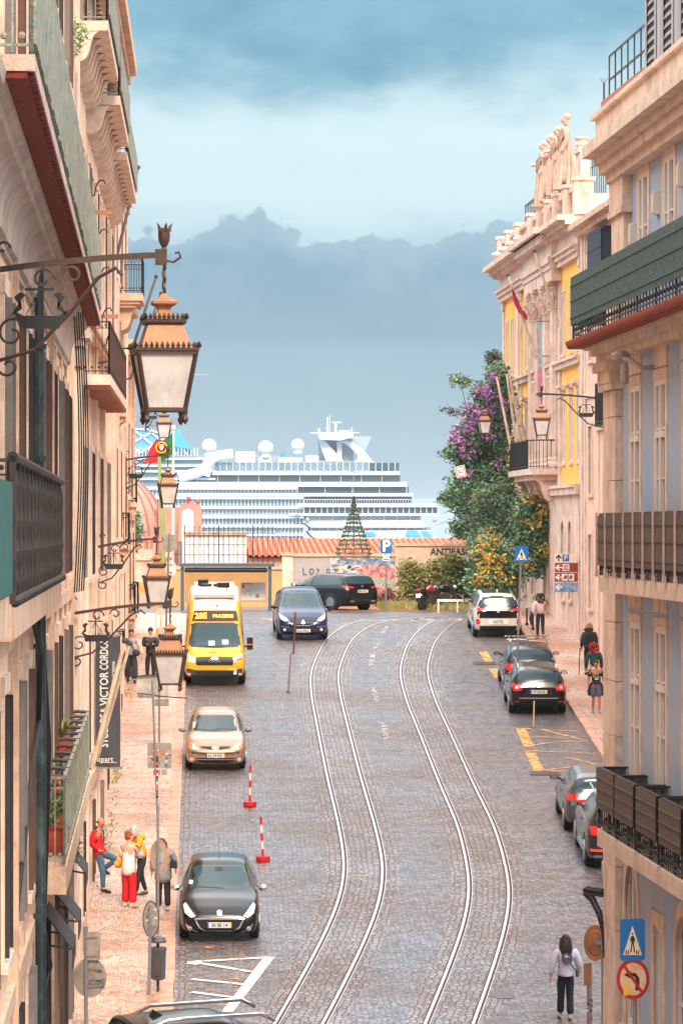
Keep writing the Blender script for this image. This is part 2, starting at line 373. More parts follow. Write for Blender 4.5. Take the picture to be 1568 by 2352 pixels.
# ---- tram tracks
T1L=[(633,2350),(681.6,2274),(723.5,2199),(757,2128),(780,2069),(790.6,2006),(788.5,1972.5),(771,1878),(750,1783),(729,1668),(714,1600),(711,1554),(723.5,1519.5),(754,1462),(815,1424)]
T1R=[(742.4,2350),(799,2232.5),(837,2157),(866,2086),(879.5,2035),(881,1972.5),(864.6,1897),(834,1802),(807,1706),(784.5,1611),(777,1554),(779,1530),(800,1474),(834,1443),(883.6,1420.5)]
T2L=[(979,2350),(1021,2241),(1055,2149),(1071.6,2090),(1077,2033),(1067.4,1972.5),(1047.5,1897),(1007,1802),(967.5,1706),(929,1611),(917,1554),(919,1530),(933,1481),(963.7,1439.5),(1013,1414.6)]
T2R=[(1086.4,2350),(1122,2258),(1155.5,2157),(1170,2090),(1172,2035),(1160,1972.5),(1139,1897),(1089.5,1802),(1040,1687),(1003.6,1611),(983,1554),(982,1525),(998,1474),(1028.5,1439.5),(1074,1413.5)]
def resamp(pts,n,extend=True):
    if extend:
        d=(pts[0]-pts[1]).normalized(); p=pts[0]+d*9; pts=[V((p.x,p.y,gz(p.y)))]+pts
        d=(pts[-1]-pts[-2]).normalized(); q=pts[-1]+(d+V((.9,0,0))).normalized()*6; pts=pts+[V((q.x,q.y,gz(q.y)))]
    L=[0]
    for i in range(1,len(pts)): L.append(L[-1]+(pts[i]-pts[i-1]).length)
    out=[]
    for k in range(n):
        t=L[-1]*k/(n-1); i=0
        while i<len(L)-2 and L[i+1]<t: i+=1
        f=(t-L[i])/(L[i+1]-L[i]); out.append(pts[i].lerp(pts[i+1],f))
    for _ in range(9):
        out=[out[0]]+[(out[i-1]+out[i]*2+out[i+1])/4 for i in range(1,n-1)]+[out[-1]]
    for p in out: p.z=gz(p.y)
    return out
RAIL=mat('polished_rail_steel','#dfe3e6',.3,.25,5,metal=.9)
RUST=mat('rail_groove_rust','#4a2a1e',.8,.3,8)
def track(l_,r_,tagname):
    Lp=resamp([Gd(*p) for p in l_],110); Rp=resamp([Gd(*p) for p in r_],110)
    cen=[(a+b)/2 for a,b in zip(Lp,Rp)]
    nrm=[]
    for i in range(len(cen)):
        d=cen[min(i+1,109)]-cen[max(i-1,0)]; nrm.append(V((d.y,-d.x,0)).normalized())
    cen=[V((c.x,c.y,gz(c.y))) for c in cen]
    def off(o,z): return [V(((c+q*o).x,(c+q*o).y,gz((c+q*o).y)+z)) for c,q in zip(cen,nrm)]
    hw=sum((a-b).length for a,b in zip(Lp,Rp))/220
    hw=.46
    mb=MB(); cols=[-.86,-.55,0,.55,.86]; lines=[off(c,.005) for c in cols]
    uv=[]; s=0; ss=[0]
    for i in range(1,110): ss.append(ss[-1]+(cen[i]-cen[i-1]).length)
    for a in range(4): 
        mb.strip(lines[a],lines[a+1])
        uv+=[(cols[a],t) for t in ss]+[(cols[a+1],t) for t in ss]
    mb.uv=uv; o=mb.build('tram_lane_paving',SETT,smooth=False); o['kind']='structure'
    mb=MB()
    for sgn in (-1,1):
        mb.k=0
        a=off(sgn*hw-.035,.006);b=off(sgn*hw-.035,.016);c=off(sgn*hw+.022,.016);d=off(sgn*hw+.022,.004)
        mb.strip(a,b);mb.strip(b,c);mb.strip(c,d)
        mb.k=1; mb.strip(off(sgn*hw+.022,.009),off(sgn*hw+.075,.009)); mb.strip(off(sgn*hw-.065,.009),off(sgn*hw-.035,.009))
        mb.k=0; mb.strip(off(sgn*hw+.075,.015),off(sgn*hw+.09,.015))
    o=mb.build('tram_rails',[RAIL,RUST]); o['kind']='structure'
    mb=MB()   # edge joints beside the lane
    return cen
C1=track(T1L,T1R,'a'); C2=track(T2L,T2R,'b')
# ---- painted markings (worn)
def paintmat(name,col,wear):
    m,n,l,b=nodes_of(name); tc=n.new('ShaderNodeTexCoord')
    z=n.new('ShaderNodeTexNoise'); z.inputs['Scale'].default_value=5; z.inputs['Detail'].default_value=8; z.inputs['Roughness'].default_value=.75; l.new(tc.outputs['Object'],z.inputs[0])
    r=n.new('ShaderNodeMapRange'); l.new(z.outputs[0],r.inputs[0]); r.inputs[1].default_value=wear-.03; r.inputs[2].default_value=wear+.05; l.new(r.outputs[0],b.inputs['Alpha'])
    b.inputs['Base Color'].default_value=lin(col)+(1,); b.inputs['Roughness'].default_value=.55; return m
WPAINT=paintmat('worn_white_road_paint','#e8e0da',.42); YPAINT=paintmat('worn_yellow_road_paint','#e0a34c',.46); FPAINT=paintmat('faded_white_road_paint','#cfc8c8',.53); YF=paintmat('faded_yellow_road_paint','#c98f4a',.56)
def line(mb,a,b,w,n=10,h=.011):
    a=Gd(*a);b=Gd(*b); d=(b-a);q=V((-d.y,d.x,0)).normalized()*w/2
    ps=[a.lerp(b,i/n) for i in range(n+1)]
    mb.strip([V(((p-q).x,(p-q).y,gz((p-q).y)+h)) for p in ps],[V(((p+q).x,(p+q).y,gz((p+q).y)+h)) for p in ps])
mb=MB(); line(mb,(618.6,2199),(522,2325),.22)
for a,b in [((430,2211),(618,2200)),((452,2212),(576,2233)),((440,2250),(558,2262)),((440,2280),(538,2292)),((430,2213),(455,2216))]: line(mb,a,b,.14,h=.014)
mb.build('white_hatched_marking',WPAINT)['kind']='structure'
mb=MB()
for a,b in [((1195,1674),(1214,1716)),((1214,1724),(1237,1771))]: line(mb,a,b,.3)
for a,b in [((1189,1673.6),(1334,1681)),((1240,1676),(1345,1702)),((1221,1713),(1278,1704)),((1278,1704),(1346,1704)),((1209,1725),(1369,1732)),((1243,1770),(1371,1756)),((1243,1770),(1330,1773)),((1225,1692),(1300,1697)),((1300,1740),(1371,1757))]: line(mb,a,b,.11,h=.014)
for a,b in [((1108,1497),(1123,1520)),((1130,1536),(1148,1560))]: line(mb,a,b,.28,4)
mb.build('yellow_box_marking',YPAINT)['kind']='structure'
mb=MB()
for x in (600,650,965,1030,1085): 
    line(mb,(x,1421),(x+30,1421),1.2,3)
for a,b in [((888,1440),(880,1455)),((868,1470),(862,1492)),((856,1502),(852,1530)),((858,1580),(866,1612)),((880,1660),(888,1700))]: line(mb,a,b,.16)
line(mb,(830,1424),(1080,1424),.3)
mb.build('faded_white_marking',FPAINT)['kind']='structure'
mb=MB()
for a,b in [((440,2190),(560,2197)),((430,2170),(530,2180)),((440,2235),(560,2250)),((440,2268),(545,2280)),((420,1592),(500,1594)),((445,1893),(530,1880)),((440,2300),(520,2312))]: line(mb,a,b,.35)
mb.build('faded_yellow_marking',YF)['kind']='structure'
# dark damp asphalt repairs
mb=MB()
for x,y,rx,ry_ in [(957,1772,.14,1.3),(1105,1780,.14,1.5),(1153,2284,.26,.45),(1140,2350,.3,.4)]:
    c=Gd(x,y); pts=[]
    for k in range(16):
        t=2*PI*k/16; q=1+rnd.uniform(-.18,.18); X=c.x+rx*math.cos(t)*q; Y=c.y+ry_*math.sin(t)*q; pts.append(V((X,Y,gz(Y)+.012)))
    mb.add([V((c.x,c.y,gz(c.y)+.012))]+pts,[(0,i+1,(i+1)%16+1) for i in range(16)])
mb.build('asphalt_patches',mat('patch_asphalt','#67626a',.6,.3,8,.5,60))['kind']='structure'

# haze over the river
mb=MB(); mb.box((-4200,-460,-24),(4200,9200,50.5)); hz=mb.build('haze',None)
hm=bpy.data.materials.new('haze_air'); hm.use_nodes=True; n_=hm.node_tree.nodes; n_.remove(n_['Principled BSDF']); pv_=n_.new('ShaderNodeVolumePrincipled'); pv_.inputs['Density'].default_value=HAZE; pv_.inputs['Color'].default_value=(.72,.85,.95,1); pv_.inputs['Anisotropy'].default_value=.2
hm.node_tree.links.new(pv_.outputs[0],n_['Material Output'].inputs['Volume']); hz.data.materials.clear(); hz.data.materials.append(hm); hz['kind']='stuff'; hz['label']='thin blue haze over the street and river'; hz['category']='haze'

for nm_,x_,y_,w_,h_ in (('grated drain cover below the yellow box marking',1250,1777,.85,.7),('flat drain cover near the faded yellow dashes',1112,1524,.8,.9)):
    c_=Gd(x_,y_); t_=thing('drain_cover',nm_,'drain cover',tuple(c_),(math.atan(SL),0,0)); q_=MB(); q_.box((-w_/2,-h_/2,.004),(w_/2,h_/2,.02)); q_.build('plate',mat('cast_iron_cover','#3d3b3e',.5,.3,8,.4,50),t_); q_=MB()
    for k_ in range(7): q_.box((-w_/2+.06,-h_/2+.07+k_*(h_-.14)/7,.0205),(w_/2-.06,-h_/2+.07+k_*(h_-.14)/7+.03,.026))
    q_.build('ribs',mat('cover_rib','#5d5a5c',.45,.2,8),t_)
# ================= BUILDINGS =================
class Bld:
    """facade line from p0 to p1 (x,y); local x along it, local -y outwards, z = height above camera level"""
    def __init__(s,name,label,cat,p0,p1,group=None):
        s.p0=V((p0[0],p0[1],0)); d=V((p1[0]-p0[0],p1[1]-p0[1],0)); s.L=d.length; s.d=d.normalized(); s.ang=math.atan2(d.y,d.x)
        s.zb=gz(p0[1])
        s.root=thing(name,label,cat,(p0[0],p0[1],s.zb),(0,0,s.ang),group)
        s.dz=CZ-s.zb
    def z(s,zr): return zr+s.dz          # camera-relative height -> local z
    def uY(s,Y): return (Y-s.p0.y)/s.d.y
def cells(mb,u0,u1,z0,z1,ops,y=0.0,rec=.12):
    us=sorted(set([u0,u1]+[a for o in ops for a in (o[0]-o[2]/2,o[0]+o[2]/2) if u0<a<u1])); zs=sorted(set([z0,z1]+[a for o in ops for a in (o[1],o[1]+o[3]) if z0<a<z1]))
    def inside(u,z):
        for o in ops:
            if abs(u-o[0])<o[2]/2 and o[1]<z<o[1]+o[3]: return True
        return False
    for i in range(len(us)-1):
        for j in range(len(zs)-1):
            if us[i+1]-us[i]<1e-6 or zs[j+1]-zs[j]<1e-6: continue
            if not inside((us[i]+us[i+1])/2,(zs[j]+zs[j+1])/2):
                mb.add([(us[i],y,zs[j]),(us[i+1],y,zs[j]),(us[i+1],y,zs[j+1]),(us[i],y,zs[j+1])],[(0,1,2,3)])
    for o in ops:
        a,b,c,d=o[0]-o[2]/2,o[0]+o[2]/2,o[1],o[1]+o[3]
        mb.add([(a,y,c),(b,y,c),(b,y,d),(a,y,d),(a,y+rec,c),(b,y+rec,c),(b,y+rec,d),(a,y+rec,d)],[(0,1,5,4),(1,2,6,5),(2,3,7,6),(3,0,4,7)])
def body(B,u0,u1,z0,z1,m,ops=(),depth=8,y=0.0,rec=.12,name='wall',roof=None):
    mb=MB(); z0=B.z(z0) if z0 is not None else -1.5; z1=B.z(z1)
    ops=[(o[0],B.z(o[1]),o[2],o[3]) for o in ops]
    cells(mb,u0,u1,z0,z1,ops,y,rec)
    mb.add([(u0,y,z0),(u1,y,z0),(u1,y+depth,z0),(u0,y+depth,z0),(u0,y,z1),(u1,y,z1),(u1,y+depth,z1),(u0,y+depth,z1)],[(4,5,6,7),(1,2,6,5),(2,3,7,6),(3,0,4,7)])
    return mb.build(name,m,B.root)
def hbar(mb,u0,u1,y0,y1,z0,z1): mb.box((u0,y0,z0),(u1,y1,z1))
WIN={}
def window(B,u,z,w,h,sm_=STONE,fm=WHITE,gm=GLASS,sur=.16,proj=.05,rec=.12,rows=3,top=.0,sill=True,name='window',arch=False,mull=True,hood=False,y=0.0,thick=.05):
    key=(w,h,sm_.name,fm.name,gm.name,sur,proj,rec,rows,top,sill,arch,mull,hood,thick)
    if key not in WIN:
        mb=MB()
        if not arch:
            mb.box((-w/2-sur,-proj,0),(-w/2,.02,h)); mb.box((w/2,-proj,0),(w/2+sur,.02,h)); mb.box((-w/2-sur-.02,-proj-.01,h),(w/2+sur+.02,.02,h+sur))
        else:
            r=w/2; n=14; pts=[]; q=[]
            for k in range(n+1):
                t=PI*k/n; pts.append((r*math.cos(t),h-r+r*math.sin(t))); q.append(((r+sur)*math.cos(t),h-r+(r+sur)*math.sin(t)))
            poly=[(w/2+sur,0)]+q+[(-w/2-sur,0),(-w/2,0)]+pts[::-1]+[(w/2,0)]
            mb.prism(poly,-proj,.02,'y')
            sp=[(w/2,h-r)]+[(r*math.cos(PI*k/n),h-r+r*math.sin(PI*k/n)) for k in range(1,n)]+[(-w/2,h-r),(-w/2,h+.01),(w/2,h+.01)]
            mb.prism(sp,0,rec-.01,'y')
        if sill: mb.box((-w/2-sur-.05,-proj-.05,-.10),(w/2+sur+.05,.02,-.002))
        if hood:
            mb.box((-w/2-sur-.05,-proj-.12,h+sur+.12),(w/2+sur+.15,.02,h+sur+.2)); mb.box((-w/2-sur-.12,-proj-.22,h+sur+.2),(w/2+sur+.12,.02,h+sur+.3)); mb.box((-w/2-sur,-proj-.02,h+sur+.002),(w/2+sur,.02,h+sur+.12))
        f=MB(); t=thick; y0=rec-.05;y1=rec-.002
        hh=h if not arch else h-.02
        f.box((-w/2,y0,0),(-w/2+t,y1,hh));f.box((w/2-t,y0,0),(w/2,y1,hh));f.box((-w/2+t,y0,0),(w/2-t,y1,t*1.6));f.box((-w/2+t,y0,h-t),(w/2-t,y1,h))
        if mull: f.box((-t*.8,y0-.012,t*1.6),(t*.8,y1,h-t))
        if top: f.box((-w/2+t,y0-.02,h*top-.05),(w/2-t,y1,h*top+.05))
        for k in range(1,rows): f.box((-w/2+t,y0+.01,h*k/rows-.018),(w/2-t,y1,h*k/rows+.018))
        g=MB(); g.box((-w/2,rec,0),(w/2,rec+.02,h))
        so_=mb.build(name,sm_); fo=f.build('frame',fm); go=g.build('pane',gm)
        WIN[key]=(so_.data,fo.data,go.data)
        for o in (so_,fo,go): bpy.data.objects.remove(o)
    a,b,c=WIN[key]
    o=link(name,a,B.root,(u,y,B.z(z))); link('frame',b,o); link('pane',c,o); return o
RAILS={}
def railing_mb(w,p,h,step=.14,bw=.018,ends=True,scroll=True):
    """iron railing round a balcony w wide projecting p, local origin centre at wall, floor level"""
    mb=MB()
    segs=[((-w/2,-p),(w/2,-p))]
    if ends: segs+=[((-w/2,-p),(-w/2,0)),((w/2,-p),(w/2,0))]
    for (x0,y0),(x1,y1) in segs:
        L=math.hypot(x1-x0,y1-y0); n=max(1,round(L/step))
        mb.bar((x0,y0,h),(x1,y1,h),.05,.035); mb.bar((x0,y0,.08),(x1,y1,.08),.025); mb.bar((x0,y0,h-.14),(x1,y1,h-.14),.02)
        for k in range(n+1):
            x=x0+(x1-x0)*k/n;y=y0+(y1-y0)*k/n
            mb.bar((x,y,.02),(x,y,h),bw if k%6 else .035)
            if scroll and k<n:
                xa=x+(x1-x0)/n/2; ya=y+(y1-y0)/n/2
                mb.sph((xa,ya,.16),.035,6,4); mb.sph((xa,ya,h-.07),.03,6,4)
    return mb
def balcony(B,u,z,w,p,h=1.05,slab=.16,sm_=STONE,rm=IRON,step=.14,brack=0,screen=None,name='balcony',mould=False,scr=(.2,1.0),posts=False):
    mb=MB(); mb.box((-w/2,-p,-slab),(w/2,.0,0))
    if mould: mb.box((-w/2+.08,-p+.1,-slab-.1),(w/2-.08,0,-slab-.002)); mb.box((-w/2+.16,-p+.22,-slab-.2),(w/2-.16,0,-slab-.102))
    o=mb.build(name,sm_,B.root,(u,0,B.z(z)))
    r=railing_mb(w-.06,p-.03,h,step).build('railing',rm,o)
    for k in range(brack):
        x=-w/2+.2+(w-.4)*k/max(1,brack-1)
        b=MB(); b.prism([(-.01,-slab-.55),(-.01,-slab-.002),(-p*.85,-slab-.002),(-p*.8,-slab-.14),(-p*.45,-slab-.2),(-p*.2,-slab-.42)],x-.07,x+.07,'x')
        b.build('bracket',sm_,o)
    if screen:
        s=MB(); zz0=h*scr[0]; zz1=h*scr[1]; n=max(2,int(w/.25))
        def wav(k): return .012*math.sin(k*2.1)+rnd.uniform(-.006,.006)
        for k in range(n):
            x0=-w/2+.03+(w-.06)*k/n; x1=-w/2+.03+(w-.06)*(k+1)/n-.004
            s.add([(x0,-p-.005+wav(k),zz0),(x1,-p-.005+wav(k+1),zz0+rnd.uniform(-.02,.02)),(x1,-p-.005+wav(k),zz1),(x0,-p-.005,zz1),(x0,-p-.02,zz0),(x1,-p-.02,zz0),(x1,-p-.02,zz1),(x0,-p-.02,zz1)],[(0,1,2,3),(4,7,6,5),(0,4,5,1),(3,2,6,7)])
        for sx in (-1,1): s.box((sx*(w/2-.03)-.008,-p+.02,zz0),(sx*(w/2-.03)+.008,-.03,zz1))
        for zc in (zz0+.12,(zz0+zz1)/2,zz1-.15): s.bar((-w/2+.02,-p-.026,zc),(w/2-.02,-p-.026,zc),.012,.03)
        s.build('screen',screen,o)
    return o
def console(mb,u,y0,p,z1,h,t=.16):
    # S-shaped scroll bracket
    n=16; pts=[]
    for k in range(n+1):
        f=k/n; pts.append((y0-p*(.12+.88*(f**.7))-.05*math.sin(f*2*PI)*p, z1-h+h*f-.10*h*math.sin(f*2*PI)))
    poly=[(y0,z1-h)]+pts+[(y0,z1)]
    mb.prism(poly,u-t/2,u+t/2,'x')
def moulding(mb,u0,u1,steps,y0=0.0):
    # steps: list (z0,z1,proj)
    for a,b,p in steps: mb.box((u0,y0-p,a),(u1,y0+.02,b))
# plaster colours
PCREAM=mat('cream_plaster','#f0ccb2',.85,.08,1.1,.25,12,stain='#c0a08c',st=.22)
PPINK=mat('pink_plaster','#e8b6a0',.85,.08,1.1,.2,12,stain='#cc9a86',st=.25)
PPEACH=mat('peach_plaster','#ebc6b2',.85,.08,1.1,.2,12,stain='#c8a290',st=.28)
PBROWN=mat('terracotta_plaster','#b87f66',.85,.12,.9,.2,12,stain='#8c5c4c',st=.3)
PBLUE=mat('pale_blue_plaster','#9fbbdc',.85,.08,1.2,.25,12,stain='#c6b8b0',st=.35)
PYEL=mat('ochre_plaster','#fbbd55',.85,.06,.8,.2,10,stain='#ec a94e'.replace(' ',''),st=.15)
PALST=mat('palace_stone','#e4c6b6',.8,.1,1.6,.3,20,stain='#a48c80',st=.22)
DGLASS=mat('dark_window_glass','#1c2226',.1,.2,.8,0,spec=.8)
TILE=mat('orange_roof_tiles','#c4674e',.85,.25,3,.6,30,stain='#9b7a64',st=.25)
# ---- A : nearest house on the left
def AX(Y): return -1.666-.01278*Y
A=Bld('stone_house','tall stone house at the left edge with peeling green balcony and dark downpipe','house',(AX(14),14),(AX(77),77))
def reveal_strip(w_,w,h,i,dk=1):  # dark strips added at the jambs, standing in for shaded window reveals
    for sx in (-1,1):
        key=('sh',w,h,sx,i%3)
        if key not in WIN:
            q=MB(); x=sx*(w/2-.02); q.box((x-.02,-.10-.015*(i%3),.05),(x+.02,.16,h-.04)); p_=q.build('shutter_or_shade_strip',[mat('dark_reveal_shade','#332b2c',.6,.3,5),mat('brown_reveal_shade','#5c4238',.6,.3,5),mat('grey_reveal_shade','#77706e',.6,.2,5)][i%3],w_); WIN[key]=p_.data
        else: link('shutter_or_shade_strip',WIN[key],w_)
cols=[27,31,35,39,43,47,51,55,59,63,67,71,74.5]
ops=[]
for Y in cols:
    u=A.uY(Y)
    for z,h in ((.05-.9,3.4),(-4.7,2.9),(-9.3,3.6),(4.1,3.0),(8.4,2.6)): ops.append((u,z,1.15,h))
body(A,0,A.L,None,12.5,PCREAM,ops,rec=.2)
for i,o in enumerate(ops):
    if cols[i//5]<36 and i%5!=3: continue
    w_=window(A,o[0],o[1],1.15,o[3],STONE if (i//5)%2 else STONE2,WHITE if i%3 else mat('brown_window_paint','#5a3a30',.6,.2,5),DGLASS,sur=.2,proj=.05,rec=.2,rows=4)
    reveal_strip(w_,1.15,o[3],i)
mb=MB()
for Y in (29,33,37,41,45,49,53,57,61,65,69,72.8):     # pilaster strips between the windows
    u=A.uY(Y); mb.box((u-.28,-.045,0),(u+.28,.02,A.z(3.1)))
for Y in (45,61): 
    u=A.uY(Y); mb.box((u-.10,-.11,0),(u+.1,.02,A.z(3.1)))
mb.box((A.L-.75,-.10,-1),(A.L+.02,.02,A.z(11)))
mb.build('pilasters',STONE,A.root)
mb=MB()   # stone cove under the big balcony
prof=[(3.02,.06),(3.1,.12),(3.18,.12),(3.26,.18),(3.4,.20),(3.55,.24),(3.68,.3),(3.78,.38),(3.85,.46)]
pl=[(.02,A.z(3.0)),(-.05,A.z(3.0)),(-.05,A.z(3.06)),(-.10,A.z(3.09)),(-.11,A.z(3.15))]+[(-.11-.21*(1-math.cos(PI/2*k/10)),A.z(3.18+.42*math.sin(PI/2*k/10))) for k in range(11)]+[(-.34,A.z(3.62)),(-.34,A.z(3.70)),(-.40,A.z(3.74)),(-.42,A.z(3.85)),(.02,A.z(3.85))]
mb.prism(pl,2,A.uY(73.4),'x')
mb.build('cove_cornice',STONEG,A.root,smooth=True,sharp=30)
ub0,ub1=A.uY(33),A.uY(73.5); bw=ub1-ub0
bal=MB(); bal.k=0
bal.box((-bw/2,-.66,-.14),(bw/2,0,-.0)); bal.k=1
bal.box((-bw/2+.02,-.60,-.20),(bw/2-.02,-.40,-.142))
for k in range(int(bw/.45)): bal.k=1; bal.box((-bw/2+.1+k*.45,-.655,-.175),(-bw/2+.42+k*.45,-.602,-.142))
o=bal.build('balcony',[STONEG,REDBRICK],A.root,((ub0+ub1)/2,0,A.z(4.0)))
railing_mb(bw-.04,.63,1.35,.16).build('railing',GREENP,o)
s=MB()
k=0; x=-bw/2
while x<bw/2-.3:
    w=rnd.uniform(.35,.9); x1=min(bw/2,x+w)
    s.box((x+.01,-.665-rnd.uniform(0,.02),.08+rnd.uniform(0,.04)),(x1-.01,-.645,1.30+rnd.uniform(-.03,.0))); x=x1
s.build('boards',GREENP,o)
# second balcony (black cast iron)
for (Ya,Yb,zt,zs,hr,p,rm,nm) in ((37.5,57.5,-.72,.36,1.38,.30,mat('ornate_iron','#24211f',.55,.35,7,.3,50,stain='#4a3a32',st=.2),'cast iron'),(28.5,36.4,-.62,.36,1.0,.32,mat('teal_netting','#1f5a56',.8,.3,4,.4,60),'net')):
    u0,u1=A.uY(Ya),A.uY(Yb); w=u1-u0
    o=balcony(A,(u0+u1)/2,zt,w,p,hr,zs,STONE,rm if nm!='net' else GREENP,step=.13)
    s=MB(); n=int(w/.13)
    if nm=='net': s.box((-w/2,-p-.03,.02),(w/2,-p-.012,hr+.05)); s.build('net_screen',rm,o)
    else:
        for k in range(n):      # cast panels with scroll work and ball feet
            x=-w/2+.06+k*.13
            s.lathe([(.01,.1),(.028,.2),(.012,.34),(.035,.5),(.014,.62),(.03,.8),(.012,.95),(.03,1.15),(.01,1.3)],(x,-p-.01,0),6)
            if k%3==0: s.sph((x,-p-.03,.02),.055,8,5)
        for k in range(int(w/1.3)):
            x=-w/2+.05+k*1.3; s.box((x-.05,-p-.04,0),(x+.05,-p+.02,hr+.04)); 
        s.tube([(-w/2,-p-.01,hr+.03),(w/2,-p-.01,hr+.03)],.055,8)
        s.build('cast_panels',rm,o)
# third balcony with flower pots
u0,u1=A.uY(55.5),A.uY(75.5); w=u1-u0
o3=balcony(A,(u0+u1)/2,-4.78,w,.42,1.25,.4,STONE,GREENP,step=.15)
s=MB()
for k in range(11):
    x=-w/2+.1+(w-.2)*k/10; s.tube([(x,-.02,1.25),(x,-.2,1.27),(x,-.42,1.25)],.035,6); s.tube([(x,-.1,.9),(x,-.2,1.1),(x,-.38,1.2)],.014,5)
s.build('stay_bars',IRON,o3)
# fourth floor window shutters top-left and rest trims
mb=MB(); mb.box((0,-.08,A.z(-5.4)),(A.L,.02,A.z(-5.2))); mb.box((0,-.07,A.z(-1.35)),(A.L,.02,A.z(-1.12))); mb.build('string_course',STONE,A.root)
# downpipe
mb=MB(); u=A.uY(52.3); yy=-.13
mb.tube([(u,yy,A.z(3.75)),(u,yy,A.z(-1.1))],.065,12); mb.tube([(u,yy-.02,A.z(-1.1)),(u,yy-.02,-.8)],.072,12)
for z in (2.4,.9,-.5,-1.6,-3.4,-5.2,-7.0,-8.6): mb.tube([(u,yy-.01,A.z(z)),(u,yy-.01,A.z(z)+.07)],.09,12)
mb.lathe([(.07,0),(.16,.12),(.16,.2),(.1,.2)],(u,yy,A.z(3.7)),12)
mb.build('downpipe',mat('dark_green_pipe','#1f3238',.45,.2,4,.2,40,stain='#53656a',st=.15),A.root)
mb=MB(); addtext(mb,'HANUX XX',(A.uY(52.3)-.0,yy-.1,A.z(-8.75)),(0,0,-1),(1,0,0),.17,.01,ext=.003); mb.build('graffiti_tag',WHITE,A.root)
# cables
mb=MB()
for k in range(5):
    r_=rnd.uniform; pts=[]
    for j in range(12):
        f=j/11; pts.append((A.uY(66)+k*.5+2.0*f,-.28-.1*math.sin(f*PI)-.03*k,A.z(4.1-f*5.2-.0*k)))
    mb.tube(pts,.014,5)
mb.tube([(A.uY(49),-.1,A.z(-.9)),(A.uY(50.5),-.2,A.z(-1.6)),(A.uY(51),-.16,A.z(-2.5)),(A.uY(49),-.12,A.z(-3.2)),(A.uY(45),-.08,A.z(-4.4))],.035,6)
for k in range(4): mb.tube([(A.uY(54)+.25*k,-.1,A.z(-1.3)),(A.uY(54)+.3*k,-.14-.02*k,A.z(-3)),(A.uY(54.5)+.25*k,-.12,A.z(-5.6)),(A.uY(55)+.2*k,-.2,A.z(-6.2)),(A.uY(54.6)+.3*k,-.1,A.z(-6.6))],.025,6)
mb.build('cables',mat('black_cable','#17181b',.5,.1,5),A.root)
# awnings over the shop windows
for i,(Y,z) in enumerate(((58.5,-6.15),(63,-6.2),(69.5,-6.0))):
    u=A.uY(Y); t=MB()
    t.add([(-1,-.03,.55),(1,-.03,.55),(1,-.46,0),(-1,-.46,0),(-1,-.03,.52),(1,-.03,.52),(1,-.46,-.03),(-1,-.46,-.03)],[(0,1,2,3),(4,7,6,5),(0,3,7,4),(1,5,6,2),(3,2,6,7),(0,4,5,1)])
    t.box((-1,-.475,-.30),(1,-.46,.0)); t.bar((-.95,-.03,.05),(-.95,-.44,-.02),.03); t.bar((.95,-.03,.05),(.95,-.44,-.02),.03)
    t.build('awning',mat('charcoal_awning','#34363b',.85,.15,5,.2,60),A.root,(u,0,A.z(z)))
# ---- B : rows further along the left
XB=-2.66
def BB(name,label,Y0,Y1,ztop,m,zs,wm,colsY,x=XB,sur=.14,proj=.06,w=1.1,cor=None,cat='house',fm=WHITE,gm=DGLASS,trimm=None):
    B=Bld(name,label,cat,(x,Y0),(x,Y1)); ops=[(B.uY(Y),z,w,h) for Y in colsY for z,h in zs]
    body(B,0,B.L,None,ztop,m,ops,rec=.14)
    for i,o in enumerate(ops):
        w_=window(B,o[0],o[1],w,o[3],wm,fm,gm,sur=sur,proj=proj,rec=.14,rows=4)
        if i%2==0: reveal_strip(w_,w,o[3],i)
    return B
B1=BB('cream_house','cream stone house on the left with rows of scroll brackets under long balconies',77.05,111.9,13.1,PCREAM,((-8.9,2.6),(-5.1,2.6),(-1.1,2.9),(5.2,3.0),(10.1,2.4)),STONE2,(84.5,88,91.5,95,98.5,102,105.5,109))
mb=MB()
for Ya,wd,p,zt in ((78.0,1.6,.16,12.9),(82.3,1.2,.10,5.0),(86.2,.7,.12,8.0),(93.2,.7,.12,8.0),(100.3,.7,.12,8.2),(107.3,.7,.12,8.2),(111.2,1.2,.14,12.9)):
    u=B1.uY(Ya); mb.box((u-wd/2,-p,-1),(u+wd/2,.02,B1.z(zt)))
mb.build('pilasters',STONE2,B1.root)
mb=MB(); moulding(mb,0,B1.L,[(B1.z(4.3),B1.z(4.42),.2),(B1.z(4.42),B1.z(4.55),.28),(B1.z(-5.9),B1.z(-5.6),.12),(-.3,1.2,.10)]); mb.build('string_course',STONE,B1.root)
mb=MB()  # capital of the near pilaster
u=B1.uY(78.0); mb.box((u-.95,-.3,B1.z(3.6)),(u+.95,0,B1.z(3.75))); mb.box((u-1.0,-.4,B1.z(3.752)),(u+1.0,0,B1.z(3.95))); mb.box((u-.88,-.24,B1.z(3.2)),(u+.88,0,B1.z(3.598)))
mb.build('capital',STONEG,B1.root)
# top balconies with consoles, stepped in three runs
for Ya,Yb,z,p in ((79,88,10.05,.62),(88.2,98,9.55,.66),(98.2,111.5,9.25,.62)):
    u0,u1=B1.uY(Ya),B1.uY(Yb); w=u1-u0
    o=balcony(B1,(u0+u1)/2,z+.2,w,p+.1,1.15,.2,STONE2,GREENP,step=.2)
    s=MB(); s.box((-w/2,-p-.14,.12),(w/2,-p-.115,1.05)); s.build('boards',GREENP,o)
    n=int(w/1.25)
    for k in range(n+1):
        c=MB(); console(c,-w/2+.15+(w-.3)*k/n,0,p*.86,-.22,.62,.34); c.build('bracket',STONE2,o,smooth=True,sharp=50)
